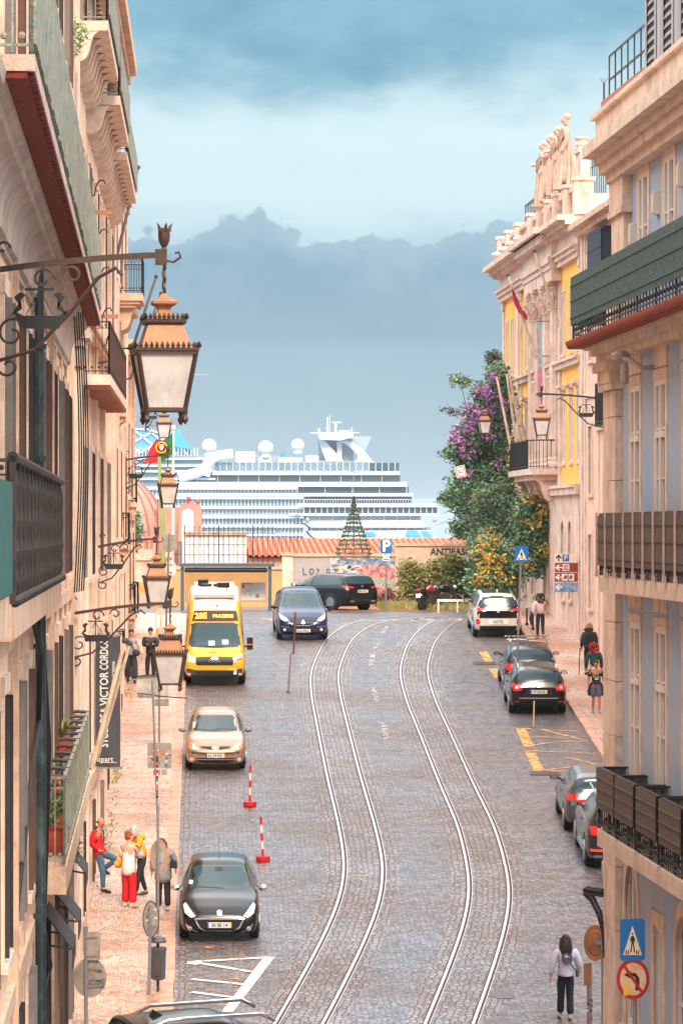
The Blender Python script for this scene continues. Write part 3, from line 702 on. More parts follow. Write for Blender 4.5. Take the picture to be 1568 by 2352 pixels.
# roof cornice
mb=MB(); moulding(mb,-.05,B1.L+.25,[(B1.z(12.3),B1.z(12.5),.2),(B1.z(12.5),B1.z(12.7),.38),(B1.z(12.7),B1.z(12.95),.55),(B1.z(12.95),B1.z(13.3),.72)])
for k in range(40): mb.box((.3+k*.86,-.5,B1.z(12.3)),(.6+k*.86,-.02,B1.z(12.5)-.003))
mb.build('cornice',STONE,B1.root)
# wooden-floored balcony further down
o=balcony(B1,(B1.uY(85)+B1.uY(103))/2,3.35,18,.62,1.15,.22,STONE2,mat('rusty_iron_rail','#4a3430',.7,.3,6,.3,50),step=.16)
s=MB()
for k in range(19): s.box((-8.8+k*.97,-.58,-.30),(-8.5+k*.97,-.01,-.222))
s.build('joists',PBROWN,o)
# iron tie bars on top floor
mb=MB()
for Y,z in ((86,6.9),(93,5.0)): 
    u=B1.uY(Y); mb.box((u-.05,-.62,B1.z(z)),(u+.05,0,B1.z(z)+.09))
mb.build('rusty_brackets',PBROWN,B1.root)
for i,(Y,z) in enumerate(((84,7.1),(86,6.2),(88,5.5),(90,4.7),(94,4.35),(97,4.1),(99,3.8))):
    mb=MB(); c=[(0,0,0),(0,-.12,.02),(0,-.3,.05),(0,-.34,.25),(0,-.4,.36),(0,-.5,.38),(0,-.53,.3)]
    mb.tube(c,.017,5); mb.build('iron_hook',BLACKM,B1.root,(B1.uY(Y),0,B1.z(z)))
B2=BB('pink_house','pink house on the left with an ornate black balcony high on carved brackets',112.0,129.9,10.9,PPINK,((-7.6,2.5),(-3.9,2.5),(-.3,2.7),(3.6,2.7),(7.4,2.4)),STONE2,(114.5,118,121.5,125,128),proj=.09)
mb=MB()
for Ya in (112.6,116.3,123.3,129.4): 
    u=B2.uY(Ya); mb.box((u-.4,-.13,-1),(u+.4,.02,B2.z(10.2)))
mb.build('pilasters',STONE2,B2.root); mb=MB(); moulding(mb,0,B2.L,[(B2.z(10.2),B2.z(10.4),.12),(B2.z(10.4),B2.z(10.65),.2),(B2.z(10.65),B2.z(10.95),.28)])
mb.build('cornice',STONE2,B2.root)
o=balcony(B2,B2.uY(121.4),7.2,3.4,.78,1.1,.22,STONE,BLACKM,step=.11,mould=True)
for x in (-1.2,0,1.2):
    c=MB(); console(c,x,0,.6,-.42,.7,.3); c.sph((x,-.5,-.52),.12,8,6); c.build('bracket',STONE,o,smooth=True,sharp=50)
for Y,z,w in ((118,3.5,2.2),(116,-4,2.2),(124,-.5,2.4)): balcony(B2,B2.uY(Y),z,w,.30,1.0,.14,STONE,BLACKM,brack=2)
# cornice door hood near (380,610)
B3=BB('peach_house','peach stuccoed house at the far end of the left row',130.0,144.2,6.2,PPEACH,((-6.0,2.4),(-2.5,2.4),(1.1,2.5)),STONE2,(132,135,138,141),proj=.09)
mb=MB()
for Ya in (130.6,136.5,143.7):
    u=B3.uY(Ya); mb.box((u-.35,-.12,-1),(u+.35,.02,B3.z(5.8)))
mb.build('pilasters',STONE,B3.root); mb=MB(); moulding(mb,0,B3.L+.2,[(B3.z(5.8),B3.z(6.0),.2),(B3.z(6.0),B3.z(6.3),.36),(B3.z(-3.3),B3.z(-3.1),.12),(B3.z(.3),B3.z(.5),.12)]); mb.build('cornice',STONE,B3.root)
for Y,z in ((133.5,-2.9),(139.5,-2.9),(136.5,.9)): balcony(B3,B3.uY(Y),z,2.0,.32,1.0,.14,STONE,BLACKM,brack=2)
# ---- C : pale blue house on the right
def CXw(Y): return 8.295-.0222*Y
C=Bld('blue_house','pale blue house at the right edge with bamboo-screened iron balconies','house',(CXw(66),66),(CXw(46),46))
cu=[3.2,6.15,9.1,12.05,15]
ops=[]
for u in cu:
    ops+= [(u,4.0,1.15,1.72),(u,-.75,1.15,3.05),(u,-4.85,1.15,3.35)]
g_ops=[(2.75,-8.1,1.5,2.72,'a'),(5.9,-8.3,1.0,2.2,'r'),(8.55,-8.4,1.5,2.72,'a'),(11.9,-8.3,1.0,2.2,'r'),(14.7,-8.1,1.5,2.7,'a')]
body(C,0,C.L,None,3.2,PBLUE,[o for o in ops if o[1]<3]+[o[:4] for o in g_ops],rec=.07)
body(C,.25,C.L,3.2,6.0,PBLUE,[o for o in ops if o[1]>3],y=.13,rec=.035,name='upper_wall')
SURC=mat('warm_limestone_trim','#efd3c0',.8,.12,2.2,.4,25,stain='#b89c8a',st=.25)
GREYW=mat('grey_window_frame','#b3a8a6',.5,.1,5)
for o in ops:
    if o[1]>3: window(C,o[0],o[1],o[2],o[3],SURC,WHITE,GLASSL,sur=.15,proj=.02,rec=.035,rows=2,y=.13,thick=.10)
    else: window(C,o[0],o[1],o[2],o[3],SURC,WHITE,GLASSL,sur=.15,proj=.02,rec=.035,rows=4,top=.72,thick=.10)
for o in g_ops: window(C,o[0],o[1],o[2],o[3],SURC,WHITE,GLASSL,sur=.22,proj=.03,rec=.07,rows=2,arch=(o[4]=='a'),thick=.08)
mb=MB()    # stone blocks above the windows
for u in cu:
    mb.box((u-.75,-.028,C.z(2.42+.06)),(u+.75,.02,C.z(3.15))); mb.box((u-.75,-.028,C.z(-1.28)),(u+.75,.02,C.z(-1.01))); mb.box((u-.75,.13-.028,C.z(5.92)),(u+.75,.15,C.z(6.0)))
mb.build('lintels',SURC,C.root)
mb=MB()    # corner pilaster, stacked blocks
z=-11
while z<2.2:
    h=rnd.uniform(.8,1.3); z2=min(2.3,z+h); mb.box((-.03,-.12-rnd.uniform(0,.01),C.z(z)),(1.55,.02,C.z(z2)-.012)); z=z2
mb.box((-.12,-.2,C.z(2.3)),(1.65,.02,C.z(2.42))); mb.box((-.05,-.22,C.z(2.42)),(1.62,.02,C.z(2.62))); mb.box((-.12,-.3,C.z(2.62)),(1.7,.02,C.z(2.78)))
mb.box((-.1,-.17,C.z(.0)),(1.6,.02,C.z(.1)))
mb.box((.1,.0,C.z(3.3)),(1.7,.15,C.z(5.2))); mb.box((0.05,-.06,C.z(5.2)),(1.8,.15,C.z(5.3))); mb.box((0.02,-.03,C.z(5.302)),(1.75,.15,C.z(5.8)))
mb.build('corner_pilaster',SURC,C.root)
mb=MB()    # cornice under the long balcony
moulding(mb,-.05,C.L,[(C.z(2.78),C.z(2.9),.24),(C.z(2.9),C.z(3.0),.34),(C.z(3.0),C.z(3.1),.45)]); mb.build('cornice',STONE2,C.root)
mb=MB()
moulding(mb,.0,C.L,[(C.z(5.8),C.z(5.95),.22),(C.z(5.95),C.z(6.1),.34),(C.z(6.1),C.z(6.22),.42),(C.z(6.22),C.z(6.42),.62)],y0=.13)
mb.box((.2,-.28,C.z(6.42)),(C.L,.3,C.z(6.85))); mb.box((.1,-.36,C.z(6.852)),(C.L,.3,C.z(6.93)))
mb.build('roof_cornice',STONE2,C.root)
# penthouse with grey louvres
mb=MB(); mb.box((3.3,.15,C.z(6.94)),(C.L,6,C.z(10.5))); mb.build('penthouse',mat('grey_cladding','#77767e',.6,.08,3),C.root)
LOUV=mat('grey_louvre_slats','#8b8b93',.5,.08,5); LF=mat('louvre_frame','#a9aab1',.5,.05,5)
for k in range(5):
    u=4.15+k*1.9
    f=MB(); f.box((-.6,-.03,0),(-.5,.0,3.4)); f.box((.5,-.03,0),(.6,.0,3.4)); f.box((-.5,-.02,0),(.5,0,.1)); f.box((-.5,-.005,.1),(.5,.0,3.4))
    o=f.build('shutter_or_shade_strip',[mat('louvre_dark','#2b2c30',.7,.1,4)],C.root,(u,.145,C.z(6.95)))
    g=MB(); 
    for j in range(22): g.add([(-.49,-.03,.15+j*.15),(.49,-.03,.15+j*.15),(.49,-.008,.23+j*.15),(-.49,-.008,.23+j*.15)],[(0,1,2,3)])
    g.build('slats',LOUV,o)
    g=MB(); g.box((-.62,-.05,0),(-.49,-.031,3.4)); g.box((.49,-.05,0),(.62,-.031,3.4)); g.box((.75,-.04,0),(1.15,-.0,3.4)); g.build('frame',LF,o)
# long upper balcony with green netting and red tile edge
GNET=mat('green_netting','#3a5a58',.85,.45,14,.6,60,stretch=(6,6,.5),stain='#7e8f8a',st=.15)
w=16; o=balcony(C,w/2-.35,3.2,w,.62,1.0,.10,STONE2,mat('open_iron','#2e3436',.55,.2,6),step=.34,screen=GNET,scr=(.24,1.05))
s=MB(); 
for k in range(int((w-.1)/.17)): s.tube([(-w/2+.05+k*.17,-.60,-.06),(-w/2+.05+k*.17,-.71,-.10)],.075,6)
s.box((-w/2-.03,-.66,-.16),(w/2,-.02,-.102)); s.build('tile_edge',mat('red_tile_edge','#a33a25',.85,.3,5,.5,40,stain='#7c5a4c',st=.4),o)
# middle balcony : bamboo screens
BAMB=mat('brown_bamboo_screen','#6b5a4e',.85,.4,6,.6,50,stretch=(1,1,14))
w=15; o=balcony(C,1.75+w/2,-.78,w,.42,1.02,.24,SURC,IRON,step=.26,screen=BAMB,scr=(.18,.98))
s=MB()
for k in range(14): 
    x=-w/2+.02+k*1.13; s.box((x-.035,-.47,-.0),(x+.035,-.445,1.05)); s.box((x-.07,-.475,.0),(x+.07,-.43,.1))
s.build('posts',mat('light_post_paint','#c9ada0',.6,.2,4),o)
for i,(yc) in enumerate((62.65,60.3,57.8,55.3,52.8)):
    u=C.uY(yc); o=balcony(C,u,-4.88,2.25,.50,1.0,.26,SURC,BLACKM,step=.22,screen=BAMB,scr=(.36,1.0),name='small_balcony')
# wall boxes, lamp on bracket stub
for u,z in ((2.15,4.62),(4.9,4.9),(7.6,5.1)):
    mb=MB(); mb.box((-.14,.05,0),(.14,.13,.36)); mb.box((-.12,.03,.03),(.12,.049,.33)); mb.build('wall_light_box',mat('cream_plastic','#e2d6c8',.5,.05,5),C.root,(u,0,C.z(z)))
mb=MB(); u=C.uY(60.5); mb.tube([(0,-.02,0),(0,-.2,-.02),(-.3,-.35,.12),(-.7,-.42,.16)],.04,8); mb.lathe([(.03,0),(.14,.02),(.16,.1),(.1,.16)],(-.75,-.44,.12),10); mb.lathe([(.02,-.32),(.07,-.3),(.06,0)],(-.62,-.4,.08),8)
mb.build('flood_lamp',STONEG,C.root,(u,0,C.z(2.5)))
# ground floor doors + hanging cable bundle
for u,w_ in ((5.9,1.0),(8.55,1.6)):
    mb=MB(); mb.box((-w_/2-.2,-.035,0),(w_/2+.2,.02,2.75)); o=mb.build('door',SURC,C.root,(u,0,C.z(-11.5)))
    mb=MB(); mb.box((-w_/2,-.05,0),(w_/2,-.036,2.5)); mb.build('door_leaf',mat('dark_door','#2a2220',.6,.2,4),o)
    mb=MB()
    for k in range(8): mb.bar((-w_/2+.06+k*(w_-.12)/7,-.07,.1),(-w_/2+.06+k*(w_-.12)/7,-.07,2.4),.02)
    for k in range(9): mb.bar((-w_/2+.02,-.075,.12+k*.28),(w_/2-.02,-.075,.12+k*.28),.018)
    mb.build('grille',BLACKM,o)
mb=MB(); addtext(mb,'3',(C.uY(58.3),-.05,C.z(-9.15)),(1,0,0),(0,0,1),.3,.02,ext=.01); mb.build('house_number',BLACKM,C.root)
mb=MB()
for k in range(6):
    a=rnd.uniform(-.03,.03); j=k*.02
    pt=lambda x,y: (lambda p:(C.uY(66.2)+.0,0,0))(0)
    pts=[P(1417,1938,65.3),P(1416,1990,65.4),P(1405,2035,65.7),P(1385,2058,66.0),P(1345,2052,66.6),P(1341,2053,66.8),P(1358,2070,66.4),P(1375,2105,66.1),P(1384,2140,66.0),P(1389,2200,65.9)]
    Mi=C.root.matrix_basis.inverted() if False else (Matrix.Translation(C.root.location)@Matrix.Rotation(C.ang,4,'Z')).inverted()
    mb.tube([Mi@(p+V((a,a,j))) for p in pts],.022,5)
mb.build('cables',MC['black_cable'],C.root)
# ---- D : ochre palace
D=Bld('ochre_palace','ochre palace with fluted columns and a balustraded roof carrying statues','palace',(12.88,169),(13.477,140))
up=[1.7,3.8,5.7,9.7,12.1]; nr=[23.1,25.6,27.9]; ctr=[14.6,17.2,19.9]
ops=[]
for u in up+nr: ops+= [(u,6.5,.75,2.3)]
for u in up+nr: ops+= [(u,2.45,.8,2.5)]
for u in ctr: ops+=[(u,6.5,.9,2.3),(u,2.45,1.0,3.0)]
gr=[3,6.5,10,13.5]+[18,24,26.4]
gops=[(u,-2.6,1.0,2.9) for u in gr]
body(D,0,D.L,1.3,9.75,PYEL,ops,rec=.05)
body(D,0,D.L,None,1.3,PALST,gops,y=-.12,rec=.08,name='ground_floor')
for o in ops:
    window(D,o[0],o[1],o[2],o[3],PALST,WHITE,GLASS,sur=.09,proj=.03,rec=.05,rows=3,hood=(o[1]<3))
for o in gops: window(D,o[0],o[1],o[2],o[3],PALST,WHITE,GLASS,sur=.2,proj=.05,rec=.08,rows=3,arch=True,y=-.12)
mb=MB()
for u in (0.35,7.8,13.1,22.0,28.7): mb.box((u-.28,-.07,D.z(1.3)),(u+.28,.02,D.z(9.4)))
for u in (.35,7.8,22.0,28.7): mb.box((u-.36,-.12,D.z(9.4)),(u+.36,.02,D.z(9.75)))
mb.box((12.6,-.06,D.z(1.3)),(22.4,.01,D.z(9.7)))
mb.build('pilasters',PALST,D.root)
for u in (13.4,15.9,18.6,21.2):
    c=MB(); zc=D.z(2.35); n=20
    prof=[(.34,0),(.34,.12),(.29,.2),(.31,.3),(.25,.38),(.25,2.5),(.24,4.5),(.225,5.85)]
    vs=[];fs=[]
    for r,z in prof:
        for k in range(n):
            q=r*(1 if (k%2==0 or z<.35) else .9); t=2*PI*k/n; vs.append((u+q*math.cos(t),-.10+q*math.sin(t),zc+z))
    for i in range(len(prof)-1):
        for k in range(n): fs.append((i*n+k,i*n+(k+1)%n,(i+1)*n+(k+1)%n,(i+1)*n+k))
    c.add(vs,fs); o=c.build('column',PALST,D.root)
    c=MB()     # corinthian capital
    c.lathe([(.24,5.85),(.27,5.9),(.25,5.95),(.28,6.3),(.36,6.65),(.42,6.8)],(u,-.10,zc),12)
    for lv,(z,r) in enumerate(((5.98,.27),(6.25,.29))):
        for k in range(8):
            t=2*PI*(k+.5*lv)/8; x=u+r*math.cos(t); y=-.10+r*math.sin(t)
            c.tube([(x,y,zc+z),(x+.06*math.cos(t),y+.06*math.sin(t),zc+z+.18),(x+.15*math.cos(t),y+.15*math.sin(t),zc+z+.26),(x+.17*math.cos(t),y+.17*math.sin(t),zc+z+.18)],[.07,.07,.05,.03],5)
    for k in range(4):
        t=PI/4+PI/2*k; c.sph((u+.34*math.cos(t),-.10+.34*math.sin(t),zc+6.72),.10,8,6)
    c.box((u-.38,-.46,zc+6.82),(u+.38,-.0,zc+6.95)); c.build('capital',PALST,o)
mb=MB(); L=D.L
moulding(mb,-.2,L,[(D.z(9.75),D.z(9.95),.2),(D.z(9.95),D.z(10.12),.3),(D.z(10.12),D.z(10.2),.4),(D.z(10.2),D.z(10.75),.18),(D.z(10.75),D.z(10.9),.42),(D.z(10.9),D.z(11.05),.62),(D.z(11.05),D.z(11.25),.9)])
moulding(mb,12.5,22.5,[(D.z(9.30),D.z(9.74),.40),(D.z(9.74),D.z(9.95),.46),(D.z(9.95),D.z(10.2),.54),(D.z(10.2),D.z(10.75),.42),(D.z(10.75),D.z(11.05),.78),(D.z(11.05),D.z(11.3),1.05)])
for k in range(int(L/.42)): 
    uu=-.1+k*.42; pp=.42 if 12.5<uu<22.4 else .18
    mb.box((uu,-pp-.3,D.z(10.78)),(uu+.2,-.1,D.z(10.9)-.003))
mb.build('entablature',PALST,D.root)
mb=MB(); moulding(mb,-.05,L,[(D.z(5.95),D.z(6.15),.18),(D.z(6.15),D.z(6.25),.28),(D.z(1.25),D.z(1.5),.3),(D.z(1.5),D.z(1.62),.38)]); mb.build('string_course',PALST,D.root)
# roof balustrade
mb=MB()
mb.box((-.05,-.1,D.z(11.26)),(L,.3,D.z(11.5))); mb.box((-.05,-.14,D.z(12.25)),(L,.34,D.z(12.42)))
posts=[0.2,3.8,7.8,12.8,16.3,19.1,22.1,25.6,28.8]
for u in posts: mb.box((u-.3,-.3,D.z(11.25)),(u+.3,.4,D.z(12.45))); mb.box((u-.36,-.36,D.z(12.452)),(u+.36,.46,D.z(12.58)))
for i in range(len(posts)-1):
    a=posts[i]+.5;b=posts[i+1]-.5;n=int((b-a)/.3)
    for k in range(n+1): mb.lathe([(.05,0),(.09,.2),(.045,.45),(.07,.75)],(a+(b-a)*k/n,.08,D.z(11.5)),6)
mb.box((-.0,.2,D.z(11.3)),(L,.35,D.z(12.3)))
mb.build('balustrade',PALST,D.root)
mb=MB(); mb.box((27.3,-.12,D.z(11.3)),(28.9,.3,D.z(11.9))); mb.box((27.5,-.05,D.z(11.9)),(28.9,.3,D.z(13.5))); mb.box((27.4,-.12,D.z(13.5)),(28.9,.35,D.z(13.7)))
mb.box((27.8,-.08,D.z(12.1)),(28.6,-.04,D.z(13.3)))
mb.lathe([(.15,0),(.25,.1),(.2,.25),(.3,.35),(.1,.4)],(28.1,.1,D.z(13.7)),10)
mb.box((0,.3,D.z(11.3)),(L,9,D.z(12.0)))
mb.build('attic_block',PALST,D.root)
mb=MB()
for a,b,y in ((0.3,14,.9),(20,29,.9)):
    mb.bar((a,y,D.z(13.9)),(b,y,D.z(13.9)),.05); mb.bar((a,y,D.z(13.35)),(b,y,D.z(13.35)),.035)
    for k in range(int((b-a)/.65)+1): mb.bar((a+k*.65,y,D.z(12)),(a+k*.65,y,D.z(13.9)),.035)
mb.build('roof_railing',mat('dark_teal_iron','#1d3440',.5,.2,5),D.root)
mb=MB()
for u in (3,6,9.2,12): mb.sph((u,-.55,D.z(11.6)),.3,8,6,(1.5,.9,.5)); mb.bar((u,-.3,D.z(11.3)),(u,-.4,D.z(11.6)),.05)
mb.build('floodlights',mat('lamp_housing','#b8b4b4',.4,.1,5),D.root,smooth=True)
# main balcony
mb=MB(); mb.prism([(-4.2,0),(4.2,0),(4.2,-.75),(3.6,-1.15),(-3.6,-1.15),(-4.2,-.75)],0,.22,'z'); mb.prism([(-3.9,0),(3.9,0),(3.9,-.6),(3.3,-.95),(-3.3,-.95),(-3.9,-.6)],-.2,-.002,'z')
o=mb.build('balcony',PALST,D.root,(17.3,0,D.z(2.05)))
r=MB(); pth=[(-4.1,0),(-4.1,-.73),(-3.5,-1.1),(3.5,-1.1),(4.1,-.73),(4.1,0)]
for (x0,y0),(x1,y1) in zip(pth,pth[1:]):
    Lr=math.hypot(x1-x0,y1-y0); n=max(1,round(Lr/.16)); r.bar((x0,y0,1.3),(x1,y1,1.3),.05); r.bar((x0,y0,.32),(x1,y1,.32),.03)
    for k in range(n+1): r.bar((x0+(x1-x0)*k/n,y0+(y1-y0)*k/n,.22),(x0+(x1-x0)*k/n,y0+(y1-y0)*k/n,1.3),.022)
r.build('railing',BLACKM,o)
for x in (-3.5,-1.2,1.2,3.5):
    c=MB(); console(c,x,0,.85,-.2,.85,.45); 
    c.build('bracket',PALST,o,smooth=True,sharp=50)
mb=MB(); mb.tube([(7.6,-.17,D.z(9.7)),(7.6,-.17,D.z(-2.5))],.07,8); mb.build('downpipe',WHITE,D.root)
# ---- E : rose coloured house between palace and blue house
E_=Bld('rose_house','rose coloured house with a netted balcony between the palace and the blue house','house',(13.48,139.8),(14.4,95))
body(E_,0,E_.L,None,10.6,PPEACH,[(2.4,5.9,1.0,2.5),(2.4,1.2,1.0,2.4),(2.4,-2.8,1.0,2.6)],rec=.12)
for z,h in ((5.9,2.5),(1.2,2.4),(-2.8,2.6)): window(E_,2.4,z,1.0,h,STONE2,WHITE,GLASS,sur=.15,proj=.05,rec=.12)
balcony(E_,6.6,8.8,4.0,.38,1.25,.2,STONE,BLACKM,step=.15,screen=mat('navy_netting','#26384a',.85,.25,3,.5,50),scr=(.0,1.1))
balcony(E_,5.6,3.5,2.4,.12,1.5,.12,STONE,BLACKM,step=.15)
mb=MB(); mb.box((0,-.06,E_.z(4.6)),(E_.L,.02,E_.z(4.8))); mb.box((.0,-.1,-1),(.5,.02,E_.z(10.5)))
for u in (.8,4.8): mb.box((u-.15,-.05,-1),(u+.15,.02,E_.z(10.5)))
mb.build('trim',STONE2,E_.root)
mb=MB(); mb.box((0,-.55,E_.z(10.6)),(E_.L,.5,E_.z(10.8))); mb.box((0,-.3,E_.z(10.4)),(E_.L,.02,E_.z(10.6))); mb.build('eaves',STONE,E_.root)
# attic block set nearer, with red wall and curved eaves
G=Bld('red_attic_house','dark red attic storey under wide plaster eaves, rising behind the blue house','house',(12.2,115),(13.2,84))
body(G,0,G.L,None,9.0,PPEACH,[]); body(G,0,G.L,9.0,12.0,mat('dark_red_wall','#8c3a35',.85,.15,2,.2,20),[(3+4*k,9.9,1.1,1.7) for k in range(7)],name='attic_wall',rec=.12)
for k in range(7): window(G,3+4*k,9.9,1.1,1.7,STONE2,WHITE,GLASS,sur=.15,proj=.05,rec=.12,rows=2)
mb=MB()
pf=[(0,11.9),(.05,12.1),(.14,12.25),(.27,12.36),(.42,12.42)]
for i in range(len(pf)-1): mb.box((-pf[i+1][0],-pf[i+1][0],G.z(pf[i][1])),(G.L,.02,G.z(pf[i+1][1])-.002))
mb.build('eaves',STONE2,G.root)
mb=MB(); mb.box((-.5,-.52,G.z(12.42)),(G.L,8,G.z(12.58))); mb.build('roof',mat('pink_roof_edge','#b06a5c',.85,.25,4,.4,40),G.root)
mb=MB()
for zz in (13.9,13.2): mb.bar((-.3,-.3,G.z(zz)),(G.L,-.3,G.z(zz)),.05)
for k in range(24): mb.bar((-.3+k*1.3,-.3,G.z(12.5)),(-.3+k*1.3,-.3,G.z(13.9)),.045)
mb.build('roof_railing',MC['dark_teal_iron'],G.root)
# ================= BACKGROUND =================
SW=mat('ship_white','#cdd5dc',.5,.05,.25,stain='#b4bcc4',st=.1); SG=mat('ship_glass','#33495a',.15,.3,.15); SGL=mat('ship_glass_light','#6f8799',.2,.25,.3); SB=mat('ship_blue','#3f9fd6',.4,.1,.2); SGR=mat('ship_grey','#8d9aa7',.5,.1,.2)
YS=1125.0; K=YS/F
ship=thing('cruise_ship','white cruise ship with three radar domes moored behind the roofs','ship',((640-VX)*K,YS,-19))
def zx(z): return 286.9+z*.4956
def zy(z): return 926.5+z*.4956
def SX(px): return (px-640)*K
def SZ(py): return CZ-(py-HY)*K+19
def sb(mb,z0,z1,y0,y1,d=28,yo=0):      # zoom coordinates -> box on the ship
    mb.box((SX(zx(z0)),yo,SZ(zy(y1))),(SX(zx(z1)),yo+d,SZ(zy(y0))))
def sp(mb,poly,d0=0,d1=28): mb.prism([(SX(zx(a)),SZ(zy(b))) for a,b in poly],d0,d1,'y')
mb=MB(); sp(mb,[(-700,640),(860,640),(1000,700),(1300,760),(1450,628),(1400,1000),(-700,1100)],2,30); mb.build('hull',SW,ship)
mb=MB()
sp(mb,[(820,545),(1365,541),(1402,568),(1385,575),(860,575)],-1,29); sp(mb,[(848,592),(1400,588),(1440,625),(1455,640),(900,640),(860,610)],-2,29); mb.build('bow_plating',SW,ship)
mb=MB(); sp(mb,[(1100,594),(1150,596),(1165,614),(1105,616)],-2.4,-2.02); sp(mb,[(1305,590),(1350,590),(1370,618),(1295,616)],-2.4,-2.02); sp(mb,[(1368,592),(1400,592),(1430,626),(1385,622)],-2.4,-2.02); mb.build('blue_bow_stripe',SB,ship)
def decks(nm,z0,z1,yt,yb,m,d=28,yo=0,ribs=0,slant=0,rm=SW,ribw=3):
    mb=MB(); sb(mb,z0,z1,yt,yb,d,yo); o=mb.build(nm,m,ship)
    if ribs:
        r=MB(); z=z0
        while z<=z1:
            r.box((SX(zx(z)),yo-.25,SZ(zy(yb))),(SX(zx(z+ribw)),yo-.01,SZ(zy(yt)))); z+=ribs
        r.build('mullions',rm,o)
    return o
decks('top_glass_deck',410,1270,274,314,SGL,ribs=30,yo=1,d=26); decks('top_glass_bow',1130,1270,276,313,SG,yo=.8,d=.1)
decks('deck_slab',405,1272,314,332,SW); decks('deck_slab',230,1303,364,386,SW,yo=-.4); decks('deck_slab',200,1335,416,431,SW,yo=-.6)
decks('window_band',240,1275,332,364,SG,yo=1,d=26,ribs=95,ribw=2); decks('window_band',800,1315,386,416,SG,yo=1,d=26,ribs=126,ribw=3); decks('window_band',835,1330,431,466,SG,yo=2,d=24,ribs=0)
decks('deck_slab',800,1443,464,481,SW,yo=-.8); decks('bridge_windows',828,1445,480,511,SG,yo=.4,d=27,ribs=27,ribw=4); decks('deck_slab',760,1456,510,521,SW,yo=-.8); decks('lower_windows',840,1370,521,545,SGR,yo=1,d=26,ribs=60); decks('lower_windows',860,1420,574,590,SGR,yo=1,d=26,ribs=40,ribw=5)
for j,yt in enumerate((386,431,476,520,562,602,645)):
    decks('balcony_deck',60,828 if j>0 else 800,yt+ (0 if j else 0),yt+13,SW,yo=-.3,d=28)
    decks('cabin_row',60,826 if j>0 else 800,yt+13,yt+(45 if j else 45),SGL if j%2 else SGR,yo=1.2,d=25,ribs=17,ribw=5)
mb=MB(); sb(mb,60,430,240,386,26,2); mb.build('aft_block',SGL,ship)
for yt in (252,284,310,345): decks('aft_slab',40,420,yt,yt+9,SW,yo=.8,d=26,ribs=0)
mb=MB()
for k in range(22): sb(mb,20+k*15,24+k*15,205,245,.4,1.6)
mb.build('aft_guard_rail',SW,ship); mb=MB()
for k in range(50): sb(mb,420+k*17,423+k*17,445,466,.2,-.7) if False else sb(mb,830+k*12,832+k*12,445,465,.2,-.75)
sb(mb,830,1440,444,447,.2,-.75); mb.build('bow_guard_rail',SW,ship)
mb=MB()
mb.tube([(SX(zx(a)),.2,SZ(zy(b))) for a,b in ((250,345),(330,325),(370,305),(395,262),(430,245),(500,236))],[1.6]*6,10); mb.tube([(SX(zx(a)),.8,SZ(zy(b))) for a,b in ((370,335),(385,290),(400,262))],[1.6]*3,10); mb.build('water_slide',mat('slide_white','#dfe8f4',.4,.05,.3),ship,smooth=True)
mb=MB(); sp(mb,[(500,240),(620,232),(900,262),(1100,268),(1155,272),(1155,276),(420,276),(420,255)],6,22); mb.build('sun_deck',SGR,ship)
for (a,b,w) in ((560,222,90),(770,250,110),(870,240,60),(650,250,60)):
    mb=MB(); sb(mb,a-w/2,a+w/2,b,272,8,5.4); mb.build('deck_house',SW,ship)
mb=MB(); sp(mb,[(722,228),(745,226),(748,246),(722,246)],6,10); mb.build('blue_locker',mat('teal_paint','#2b8fae',.5,.1,1),ship)
for a,b,r in ((391,197,35),(654,205,35),(803,192,30)):
    mb=MB(); rr=r*.4956*K; c=(SX(zx(a)),6,SZ(zy(b))); mb.sph(c,rr,20,14); o=mb.build('radar_dome',SW,ship,smooth=True); q=MB(); q.lathe([(rr*.6,-rr*1.35),(rr*.7,-rr*1.2),(rr*.55,-rr*.7)],c,14); q.build('pedestal',SW,o)
# mast house
mb=MB(); sp(mb,[(905,165),(925,165),(990,235),(1020,268),(1020,275),(985,275),(935,262),(915,210)],8,11); sp(mb,[(1000,172),(1030,168),(1060,178),(1100,205),(1140,250),(1160,272),(1040,272),(1078,262),(1085,240),(1050,200)],8,11); sp(mb,[(985,175),(1010,172),(1010,270),(990,270)],9,12); sp(mb,[(900,140),(1060,136),(1060,156),(1000,170),(905,165)],5,14); mb.build('mast_house',SW,ship)
mb=MB(); sb(mb,900,1065,160,275,6,12); mb.build('mast_core',SGR,ship)
mb=MB()
for a,b0,b1,w in ((943,60,140,6),(953,50,140,3),(980,90,140,10),(1056,110,150,6),(903,112,150,8),(1020,125,150,4)): sb(mb,a-w/2,a+w/2,b0,b1,1.0,8)
sb(mb,963,1008,82,87,1,8);sb(mb,995,1045,122,128,1,8);sb(mb,862,1092,131,135,1,8);sb(mb,932,952,110,114,1,8)
for k in range(26): sb(mb,900,1150-k*2,150+k*0+k*4.6,151.5+k*4.6,.3,12.5) if k<24 else None
mb.build('radar_mast',SW,ship)
mb=MB(); mb.sph((SX(zx(1006)),7,SZ(zy(147))),.5,10,8); mb.build('orange_radar',mat('orange_paint','#e2572b',.5,.05,1),ship)
mb=MB()
for a,b in ((800,518),(845,540),(1432,540)): mb.sph((SX(zx(a)),-1.5,SZ(zy(b))),.7,8,6)
mb.build('wing_cameras',SGR,ship)
